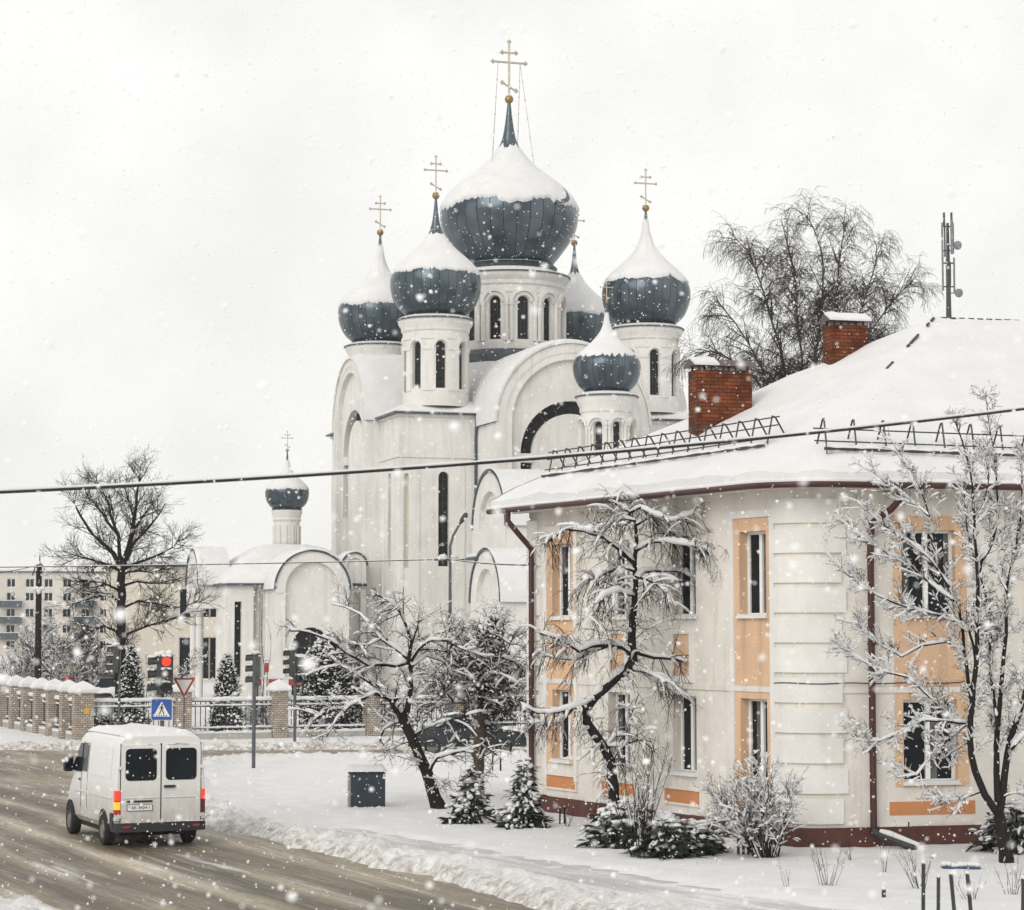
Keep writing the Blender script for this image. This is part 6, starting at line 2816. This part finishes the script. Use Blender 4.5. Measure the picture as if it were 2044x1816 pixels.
P4 = dict(dens=[11.0, 21, 9.0], len=[.62, .21, .09], r=[.010, .006, .004], ang=[(28, 65), (30, 75), (40, 80)], up=[.18, .12, 0], wig=[.10, .12, .2], grav=[.03, .02, 0], seg=[6, 3, 2],
          t0=[.12, .08, .2], sh=[.044, .040, .028], cov=[.97, .96, .85], jit=.012, thr=.93, rmin=.0034, baretrunk=True, skiptrunk=True)
make_tree('plum_tree', 'slender many stemmed tree with snow tufted twigs in front of the right house front', 'tree', Gd(2011, 1734, .1),
          [(traced(p, Y4, rng, s), a, b) for p, s, a, b in L], P4, rng)

# tall tree on the left, beyond the pillars
Y5 = 103.0
L = [
    ([(241, 1420), (239, 1340), (240, 1290), (241, 1220), (243, 1160), (245, 1125)], 0, .24, .18),
    ([(245, 1128), (255, 1098), (262, 1067), (267, 1034), (275, 983), (280, 930)], .5, .15, .02),
    ([(244, 1132), (240, 1105), (236, 1067), (222, 1034), (216, 1000), (220, 975)], -1.2, .12, .02),
    ([(243, 1135), (225, 1105), (204, 1085), (178, 1055), (160, 1030), (150, 1005), (146, 990)], 1.0, .13, .02),
    ([(248, 1122), (268, 1085), (293, 1059), (316, 1026), (330, 1005)], -1.4, .12, .02),
    ([(262, 1067), (280, 1040), (300, 1012), (322, 985)], 1.2, .08, .015),
    ([(236, 1067), (215, 1040), (190, 1010), (168, 975)], 1.5, .08, .015),
    ([(243, 1140), (215, 1125), (180, 1115), (150, 1108), (122, 1098)], -1.5, .09, .015),
    ([(246, 1135), (280, 1120), (315, 1110), (345, 1092), (362, 1068)], 1.5, .09, .015),
    ([(267, 1034), (258, 1005), (250, 975), (252, 955)], -.8, .06, .012),
    ([(218, 1010), (205, 980), (190, 960)], .5, .05, .012),
    ([(241, 1200), (215, 1185), (180, 1192), (150, 1205), (130, 1222)], 1.6, .07, .015),
    ([(241, 1215), (275, 1200), (310, 1205), (350, 1212), (395, 1198)], -2.0, .07, .018),
    ([(240, 1262), (205, 1250), (170, 1265), (140, 1285)], -1.8, .07, .015),
    ([(240, 1275), (280, 1255), (330, 1240), (380, 1222), (412, 1218)], 1.8, .07, .02),
    ([(240, 1290), (210, 1285), (185, 1300), (150, 1312)], 1.0, .06, .014),
    ([(241, 1180), (205, 1165), (165, 1160), (135, 1150)], -2.2, .07, .014),
    ([(242, 1170), (275, 1160), (320, 1165), (355, 1160)], 2.2, .07, .014),
    ([(243, 1150), (270, 1138), (300, 1142), (340, 1135)], -2.4, .06, .014),
]
P5 = dict(dens=[4.8, 6.2, 5.5], len=[1.5, .85, .42], r=[.021, .010, .0065], ang=[(28, 65), (25, 60), (25, 60)], up=[.05, .05, .0], wig=[.10, .12, .15], grav=[.035, .02, 0], seg=[7, 5, 3],
          t0=[.15, .15, .1], sh=[.075, .05, .0], cov=[.65, .5, 0], jit=.05, step=.5, bigr=.10, rmin=.005)
make_tree('linden_tree', 'tall bare tree with upswept dark branches standing beyond the brick pillars', 'tree', At(241, 1420, Y5) * 1,
          [(traced(p, Y5, rng, s), a, b) for p, s, a, b in L], P5, rng)
# extra lower snowy branches belong to a bush under it
PB = dict(dens=[8, 9, 5], len=[.8, .45, .2], r=[.012, .008, .006], ang=[(25, 60), (30, 70), (30, 70)], up=[.05, 0, 0], wig=[.12, .15, .2], grav=[0, -.02, 0], seg=[5, 4, 3],
          t0=[.2, .1, .1], sh=[.05, .06, .05], cov=[.8, .85, .7], rmin=.006)
for i, (x, Y, h, sp, n, lab) in enumerate(((20, 116, 4.2, 2.6, 12, 'snow laden bush at the far left edge behind the pillars'), (105, 122, 5.2, 3.2, 14, 'tall snow laden bush just right of the dark utility pole'),
                                     (62, 128, 4.9, 2.8, 12, 'snow laden bush rising directly behind the dark utility pole'), (178, 128, 4.4, 3.0, 13, 'snow laden bush between the utility pole and the tall tree'),
                                     (300, 122, 3.8, 2.6, 9, 'thin snow laden bush to the right of the tall tree trunk'))):
    p = At(x, 1400, Y)
    shrub('snowy_bush', lab, 'bush', (p.x, Y, .1), n, h, sp, PB, random.Random(50 + i), .03, 'snow laden bushes in the churchyard')

# birch group beyond the house
Y6 = 103.0
L = []
rb = random.Random(77)
base6 = V((13.3, Y6, .1))
tops = [((1605, 1460), (1590, 900), (1570, 760), (1530, 600), (1490, 500), (1455, 462)), ((1605, 1460), (1600, 900), (1600, 740), (1590, 600), (1575, 500), (1560, 440)),
        ((1608, 1460), (1615, 900), (1625, 740), (1640, 600), (1640, 500), (1606, 425)), ((1610, 1460), (1635, 900), (1660, 740), (1670, 600), (1680, 500), (1684, 440)),
        ((1612, 1460), (1650, 900), (1690, 760), (1740, 660), (1790, 590), (1822, 560)), ((1600, 1460), (1580, 900), (1545, 780), (1490, 680), (1450, 620), (1432, 600)),
        ((1610, 1460), (1640, 860), (1690, 720), (1725, 600), (1745, 530), (1750, 490)), ((1600, 1460), (1585, 940), (1550, 820), (1480, 730), (1420, 700), (1385, 705)),
        ((1610, 1460), (1645, 930), (1690, 830), (1750, 760), (1800, 740))]
for k, pts in enumerate(tops):
    L.append((traced(pts, Y6, rb, rb.uniform(-2.5, 2.5)), .17, .022))
P6 = dict(dens=[4.4, 6.6, 6.0], len=[2.0, 1.25, .6], r=[.034, .013, .0085], ang=[(20, 60), (30, 80), (20, 60)], up=[.12, -.25, -.25], wig=[.10, .12, .15], grav=[-.01, -.16, -.2], seg=[7, 6, 4],
          t0=[.42, .15, .1], sh=[0, 0, 0], cov=[0, 0, 0], jit=.07, step=.7, bigr=.06, rmin=.0055, flare=False)
make_tree('birch_tree', 'large weeping birch without leaves spreading behind the brick chimneys', 'tree', base6, L, P6, rb, bark='birch_bark', twig='birch_twig')
# nest in the birch
m = MB()
c = At(1651, 693, Y6 - 1)
c = At(1652, 690, Y6)
for _ in range(40):
    q = rvec(RR)
    m.tube([c + V((q.x * .25, q.y * .25, q.z * .2)), c + V((-q.y * .28, q.x * .28, -q.z * .2))], .02, 3)
tag(m.build('bird_nest', 'twig', None), 'round dark bird nest of twigs high in the birch crown', 'nest').location = (0, 0, 0)

# conifers in the churchyard
Yc = 98.0
for (x, yb, yt, Y, rw, lab, n) in ((262, 1450, 1293, 99, .43, 'narrow thuja column dusted with snow under the tall left tree', 1500),
                                (452, 1452, 1310, 101, .52, 'pointed thuja dusted with snow between the yield sign and the pavilion door', 1500)):
    p = At(x, yb, Y)
    h = At(x, yt, Y).z - .1
    conifer('thuja', lab, 'thuja', (p.x, Y, .1), h, lambda t, rw=rw: rw * (1 - t ** 2.2) ** .7 * (.75 + .35 * min(1, t * 4)), n, random.Random(int(x)), .26, True, .42, (.04, .09), 'thujas in the churchyard')
p = At(656, 1450, 100)
conifer('broad_thuja', 'broad dark thuja clump dusted with snow beside the arched pavilion door', 'thuja', (p.x, 100, .1), At(648, 1268, 100).z - .1, lambda t: 1.1 * (1 - t ** 2.5) ** .7 * (.8 + .3 * min(1, t * 4)), 3600, random.Random(5), .32, True, .40, (.06, .13), None)
p = At(985, 1450, 100)
conifer('churchyard_spruce', 'dark evergreen poking out above the tangled apple crown near the church porch', 'evergreen', (p.x, 100, .1), At(985, 1235, 100).z - .1, lambda t: .95 * (1 - t ** 2.2) ** .7, 2000, random.Random(6), .32, True, .34, (.06, .12), None)
for x, h, rw, lab in ((262, 1.35, .75, 'low round juniper behind the bars under the narrow thuja'), (452, 1.5, .75, 'low round juniper behind the bars under the pointed thuja'), (200, .9, .8, 'low round juniper behind the bars next to the corner pillar'),
                      (705, 1.5, .9, 'low round juniper behind the bars right of the broad thuja')):
    Yj = 96.5 if x > 400 else 94.6
    p = At(x, 1470, Yj + (x - 400) * .004)
    conifer('juniper', lab, 'juniper', (p.x, p.y, .1), h, lambda t, rw=rw: rw * (1 - t ** 2) ** .6, 500, random.Random(x), .3, True, .5, (.05, .10), 'low junipers behind the bars')
# broken twiggy hedge right of the broad thuja
for i, (x, Y, h, sp, n, lab) in enumerate(((760, 99, 2.2, 1.8, 10, 'snowy twig bush behind the apple trunk in the churchyard'), (900, 101, 3.0, 2.0, 12, 'snowy twig bush at the foot of the street lamp'), (540, 103, 1.5, 1.6, 9, 'low snowy twig bush left of the arched doorway'))):
    p = At(x, 1400, Y)
    shrub('churchyard_bush', lab, 'bush', (p.x, Y, .1), n, h, sp, PB, random.Random(90 + i), .02, 'twig bushes by the church')
# sapling and red barrier in front of the pavilion
p = At(525, 1470, 97)
sap = [(traced([(526, 1470), (524, 1400), (527, 1330), (521, 1260), (524, 1215)], 97, rng), .03, .006), (traced([(526, 1350), (538, 1320), (540, 1270), (532, 1230)], 97, rng), .012, .004),
       (traced([(526, 1360), (516, 1330), (512, 1300)], 97, rng), .010, .004)]
make_tree('sapling', 'thin young sapling in front of the pavilion wall', 'sapling', At(526, 1470, 97), sap, dict(dens=[.8], len=[.4], r=[.006], ang=[(20, 40)], up=[.3], wig=[.1], grav=[.02], seg=[4], t0=[.3], sh=[.0, 0], cov=[0, 0], bigr=.02, rmin=.004), rng)
br = thing('barrier', 'low red and white barrier board by the arched doorway', 'barrier', (At(556, 1400, 105).x, 105, 0))
m = MB()
a, b = At(509, 1361, 105), At(603, 1361, 105)
n = 7
for i in range(n):
    x0, x1 = a.x + (b.x - a.x) * i / n, a.x + (b.x - a.x) * (i + 1) / n
    m.box(x0, x1, 104.97, 105.03, a.z - .15, a.z + .12, mi=0 if i % 3 != 1 else 1)
m.build('board', ['red_paint', 'sign_white'], br, smooth=0)
m = MB()
for x in (a.x + .1, (a.x + b.x) / 2, b.x - .1):
    m.box(x - .04, x + .04, 105.03, 105.09, 0, a.z + .1)
m.build('barrier_posts', 'dark_metal', br, smooth=0)
m = MB()
m.box(a.x, b.x, 104.95, 105.05, a.z + .122, a.z + .2)
m.build('board_snow', 'snow', br, smooth=0, bevel=.02)
rs = thing('red_marker', 'small red marker plate on a thin stake above the barrier', 'marker', (At(533, 1400, 104).x, 104, 0))
m = MB()
p = At(533, 1332, 104)
m.box(p.x - .10, p.x + .08, 104, 104.03, p.z - .22, p.z + .2)
m.build('marker_plate', 'red_paint', rs, smooth=0)
m = MB()
m.tube([V((p.x, 104.05, 0)), V((p.x, 104.05, p.z))], .025, 5)
m.build('stake', 'dark_metal', rs, smooth=0)
m = MB()
for k in range(4):
    m.blob((p.x + RR.uniform(-.1, .1), 104, p.z + .33), .08, .06, .06, RR)
m.build('marker_snow', 'snow', rs, smooth=60)

# small snow bent spruces before the house
for x, yb, h, rw, lab, sd_ in ((940, 1642, 1.32, .36, 'small spruce bowed by snow at the foot of the two apple trees', 3), (1046, 1652, 1.55, .40, 'small spruce bowed by snow near the left corner of the house', 4)):
    p = Gd(x, yb, .1)
    conifer('small_spruce', lab, 'spruce', p, h, lambda t, rw=rw: rw * (1.02 - t) ** .75 * (.6 + .6 * math.sin(t * 17) ** 2), 620, random.Random(sd_), .26, False, .34, (.05, .11), 'small snowy spruces', .6, pillows=7)
# shrubs before the house front
PS = dict(dens=[4.5, 3.5], len=[.42, .16], r=[.006, .004], ang=[(18, 42), (25, 55)], up=[.25, .1], wig=[.08, .12], grav=[.03, 0], seg=[5, 3], t0=[.25, .2], sh=[.022, .026, .026], cov=[.75, .7, .7], thr=.94, rmin=.003, bigr=.05)
p = Gd(1278, 1712, .1)
shrub('tall_bush', 'upright twiggy bush with many thin stems below the window of the left front', 'bush', p, 24, 2.25, .75, PS, random.Random(14), .012)
for x, yb, h, rw, n, lab, sd_ in ((1240, 1690, .95, .55, 560, 'low evergreen left of the upright twiggy bush', 1), (1330, 1708, .80, .62, 620, 'low evergreen with thick pillows of snow right of the upright twiggy bush', 2),
                              (1395, 1700, .55, .45, 330, 'lowest evergreen with thick pillows of snow near the house plinth', 3), (2030, 1700, 1.0, .62, 600, 'snow covered evergreen at the right edge behind the many stemmed tree', 4)):
    p = Gd(x, yb, .1)
    conifer('low_evergreen', lab, 'evergreen', p, h, lambda t, rw=rw: rw * (1.02 - t * t) ** .6, n, random.Random(sd_), .26, False, .22, (.05, .11), 'low evergreens under the windows', .5, pillows=int(36 * h))
# spreading bush with its wooden supports
PT = dict(dens=[11, 9], len=[.5, .2], r=[.006, .004], ang=[(20, 55), (25, 60)], up=[.1, .0], wig=[.10, .14], grav=[-.02, -.03], seg=[5, 3], t0=[.25, .15], sh=[.03, .036, .03], cov=[.8, .8, .7], thr=.93, rmin=.003, bigr=.05)
p = Gd(1528, 1712, .1)
shrub('spreading_bush', 'wide arching bush tied to stakes below the corner of the house', 'bush', p, 46, 1.75, 1.15, dict(PT, sg=-.05), random.Random(33), .014, lean=(-.22, 0))
sg = thing('bush_support', 'dark wooden stakes with a crossbar holding up the arching bush', 'support', Gd(1490, 1715, .1))
for x, yt in ((1474, 1640), (1484, 1652), (1494, 1660), (1517, 1640)):
    a = Gd(x, 1712 if x < 1510 else 1718, .05)
    m = MB()
    m.tube([a, V((a.x, a.y, At(x, yt, a.y).z))], .028, 6)
    m.build('stake', 'wood', sg, smooth=50)
m = MB()
a, b = Gd(1470, 1712, .1), Gd(1575, 1716, .1)
m.tube([V((a.x, a.y - .04, .62)), V((b.x, b.y - .04, .66))], .022, 5)
m.build('crossbar', 'wood', sg, smooth=50)
# dry perennials in the front snow
PD = dict(dens=[3.0, 2], len=[.25, .1], r=[.004, .003], ang=[(20, 50), (30, 60)], up=[.15, 0], wig=[.12, .15], grav=[.0, 0], seg=[4, 2], t0=[.3, .2], sh=[.012, .016, .016], cov=[.35, .4, .4], thr=.95, rmin=.003, bigr=.05)
for i, (x, yb, n, h, sp, lab) in enumerate(((1652, 1772, 12, .85, .45, 'dry twig clump in the snow below the drain spout'), (1835, 1775, 14, .80, .40, 'dry twig clump in the snow beside the iron stakes'), (1570, 1775, 3, .65, .15, 'sparse dry stalks in the snow left of the dry twig clumps'),
                                      (1765, 1745, 4, 1.0, .12, 'tall thin dry stalks with snowy tips near the drain spout'), (1945, 1800, 9, .5, .45, 'low frosted twig clump at the foot of the iron stakes'), (2020, 1790, 9, .7, .45, 'frosted twig clump in the bottom right corner'),
                                      (1130, 1655, 8, .6, .3, 'frosted twig clump between the small spruce and the plinth'), (1410, 1790 - 60, 3, .18, .2, 'tiny dry tuft in the snow below the spreading bush'), (1172, 1690, 4, .2, .2, 'tiny dry tuft in the snow right of the small spruces'), (1700, 1660 + 60, 5, .5, .25, 'short frosted twigs against the plinth by the downpipe'))):
    shrub('dry_plant', lab, 'plant', Gd(x, yb, .08), n, h, sp, PD, random.Random(200 + i), .006, 'dry plants in the snow')

# ------------------------------------------------------------------ small things in the snow
p = Gd(733, 1612, .1)
bx = thing('utility_box', 'dark blue metal box with snow on its lid standing in the open snow', 'box', (p.x, p.y, 0), math.radians(8))
m = MB()
m.box(-.40, .45, 0, .6, -.1, .93)
m.box(-.45, -.402, -.02, .6, -.1, .93, mi=1)
m.build('cabinet', ['box_blue', 'grey_metal'], bx, local=True, smooth=0, bevel=.015)
m = MB()
m.box(-.45, .46, -.01, .61, .932, .95)
m.build('lid', 'box_blue', bx, local=True, smooth=0)
m = MB()
for j in range(9):
    for i in range(13):
        x, y_ = -.50 + 1.0 * i / 12, -.05 + .72 * j / 8
        e = min(1, min(i, 12 - i, j, 8 - j) * .7 + .25)
        m.v.append((x, y_, .945 + e * (.19 + .04 * noise.noise(V((x * 4, y_ * 4, 1))))))
for j in range(8):
    for i in range(12):
        q = j * 13 + i
        m.f.append((q, q + 1, q + 14, q + 13))
        m.mi.append(0)
m.build('lid_snow', 'snow', bx, local=True, smooth=70)
m = MB()
for k in range(14):
    m.blob((-.55 + 1.1 * k / 13, -.06, .03 + .03 * RR.random()), .10, .10, .09, RR)
m.build('drifted_snow', 'snow', bx, local=True, smooth=70)

for x, yb, yt, r, mt, lab in ((983, 1542, 1488, .022, 'wood', 'pale thin stake in the snow left of its darker twin'), (999, 1542, 1480, .028, 'bark', 'dark thin stake in the snow left of the house corner'),
                          (1664, 1694, 1622, .016, 'dark_metal', 'thin iron rod before the plinth left of the downpipe'), (1813, 1700, 1640, .016, 'dark_metal', 'thin iron rod before the plinth right of the drain spout'),
                          (1936, 1690, 1625, .014, 'dark_metal', 'thin iron rod before the plinth near the many stemmed tree'), (1763, 1799, 1774, .035, 'dark_metal', 'short iron stub sticking out of the snow'),
                          (1842, 1850, 1722, .030, 'dark_metal', 'tall iron stake at the bottom, leftmost of the row'), (1872, 1850, 1750, .028, 'dark_metal', 'iron stake in the bottom row, shorter and next to the leftmost'),
                          (1911, 1850, 1744, .030, 'dark_metal', 'leaning iron stake in the middle of the bottom row'), (1944, 1850, 1744, .030, 'dark_metal', 'leaning iron stake, fourth in the bottom row'),
                          (2041, 1850, 1753, .030, 'dark_metal', 'iron stake at the right edge of the bottom row'), (1126, 1650, 1610, .018, 'bark', 'small stake with a snow cap beside its twin near the plinth'),
                          (1117, 1652, 1612, .018, 'bark', 'small bare stake left of its snow capped twin near the plinth')):
    a = Gd(x, yb, .05)
    root = thing('stake', lab, 'stake', a, 0, 'stakes in the snow')
    m = MB()
    lean = -.10 if 1900 < x < 1950 else .01
    top = At(x, yt, a.y)
    m.tube([a - V((0, 0, .3)), V((top.x + lean, a.y, top.z))], r, 6)
    m.build('rod', mt, root, smooth=50)
    m = MB()
    m.blob((top.x + lean, a.y, top.z + r * .4), r * 1.4, r * 1.4, r * 1.3, RR)
    m.build('rod_snow', 'snow', root, smooth=70)
a = Gd(1918, 1736, .1)
bp_ = thing('blue_board', 'blue board lying under snow near the many stemmed tree', 'board', a)
m = MB()
m.box(a.x - .34, a.x + .34, a.y - .12, a.y + .14, .10, .16)
m.build('board', 'blue_plank', bp_, smooth=0)
m = MB()
for k in range(9):
    m.blob((a.x - .30 + .075 * k, a.y + .02, .18 + .03 * RR.random()), .08, .13, .06, RR)
m.build('board_snow', 'snow', bp_, smooth=70)

# ------------------------------------------------------------------ falling snow
rn = np.random.default_rng(5)
NF = 34000
u = rn.random(NF)
Yf = 3.6 + (75 - 3.6) * u ** .66
X_ = (rn.random(NF) - .5) * (Yf * .60 + 1.0)
Z_ = CAM_H + (rn.random(NF) * .56 - .19) * Yf
NB = 900
Yb = 4.0 + 7.0 * rn.random(NB) ** .8
Yf = np.concatenate([Yf, Yb])
X_ = np.concatenate([X_, (rn.random(NB) - .5) * (Yb * .60 + 1.0)])
Z_ = np.concatenate([Z_, CAM_H + (rn.random(NB) * .56 - .19) * Yb])
keep = Z_ > .25
Yf, X_, Z_ = Yf[keep], X_[keep], Z_[keep]
n = len(Yf)
rad = .0045 + .0055 * rn.random(n) ** 2.2 * (1 + 1.0 * (rn.random(n) > .93)) + np.clip(Yf - 12, 0, 45) * .00013 * rn.random(n)
rad *= np.where(Yf < 10, 1.0, 1.12)
OV_ = np.array([tuple(q) for q in ICO_V])
OF_ = np.array(ICO_F)
jit = rn.uniform(.75, 1.25, (n, 12, 1))
vs = np.stack([X_, Yf, Z_], 1)[:, None, :] + OV_[None] * rad[:, None, None] * jit
fs = OF_[None] + (np.arange(n) * 12)[:, None, None]
me = bpy.data.meshes.new('falling_snow')
me.vertices.add(n * 12)
me.vertices.foreach_set('co', vs.reshape(-1))
me.loops.add(n * 60)
me.loops.foreach_set('vertex_index', fs.reshape(-1).astype(np.int32))
me.polygons.add(n * 20)
me.polygons.foreach_set('loop_start', np.arange(0, n * 60, 3, dtype=np.int32))
me.polygons.foreach_set('loop_total', np.full(n * 20, 3, dtype=np.int32))
me.polygons.foreach_set('use_smooth', np.ones(n * 20, dtype=bool))
me.update(calc_edges=True)
me.materials.append(M['flake'])
fl = bpy.data.objects.new('falling_snow', me)
COL.objects.link(fl)
tag(fl, 'white snowflakes falling through the air', 'snowflakes', kind='stuff')

# ------------------------------------------------------------------ snowy air
hz = MB()
hz.box(-330, 330, -30, 560, -1.2, 48)
m_, nt, b = node_mat('snowy_air')
out = nt.nodes['Material Output']
nt.nodes.remove(b)
vol = nt.nodes.new('ShaderNodeVolumePrincipled')
vol.inputs['Color'].default_value = (.95, .95, .95, 1)
vol.inputs['Density'].default_value = .0003
vol.inputs['Anisotropy'].default_value = .2
lnk(nt, vol.outputs[0], out.inputs['Volume'])
M['haze'] = m_
h_ = hz.build('haze', 'haze', smooth=0)
tag(h_, 'pale haze of falling snow filling the air', 'haze', kind='stuff')
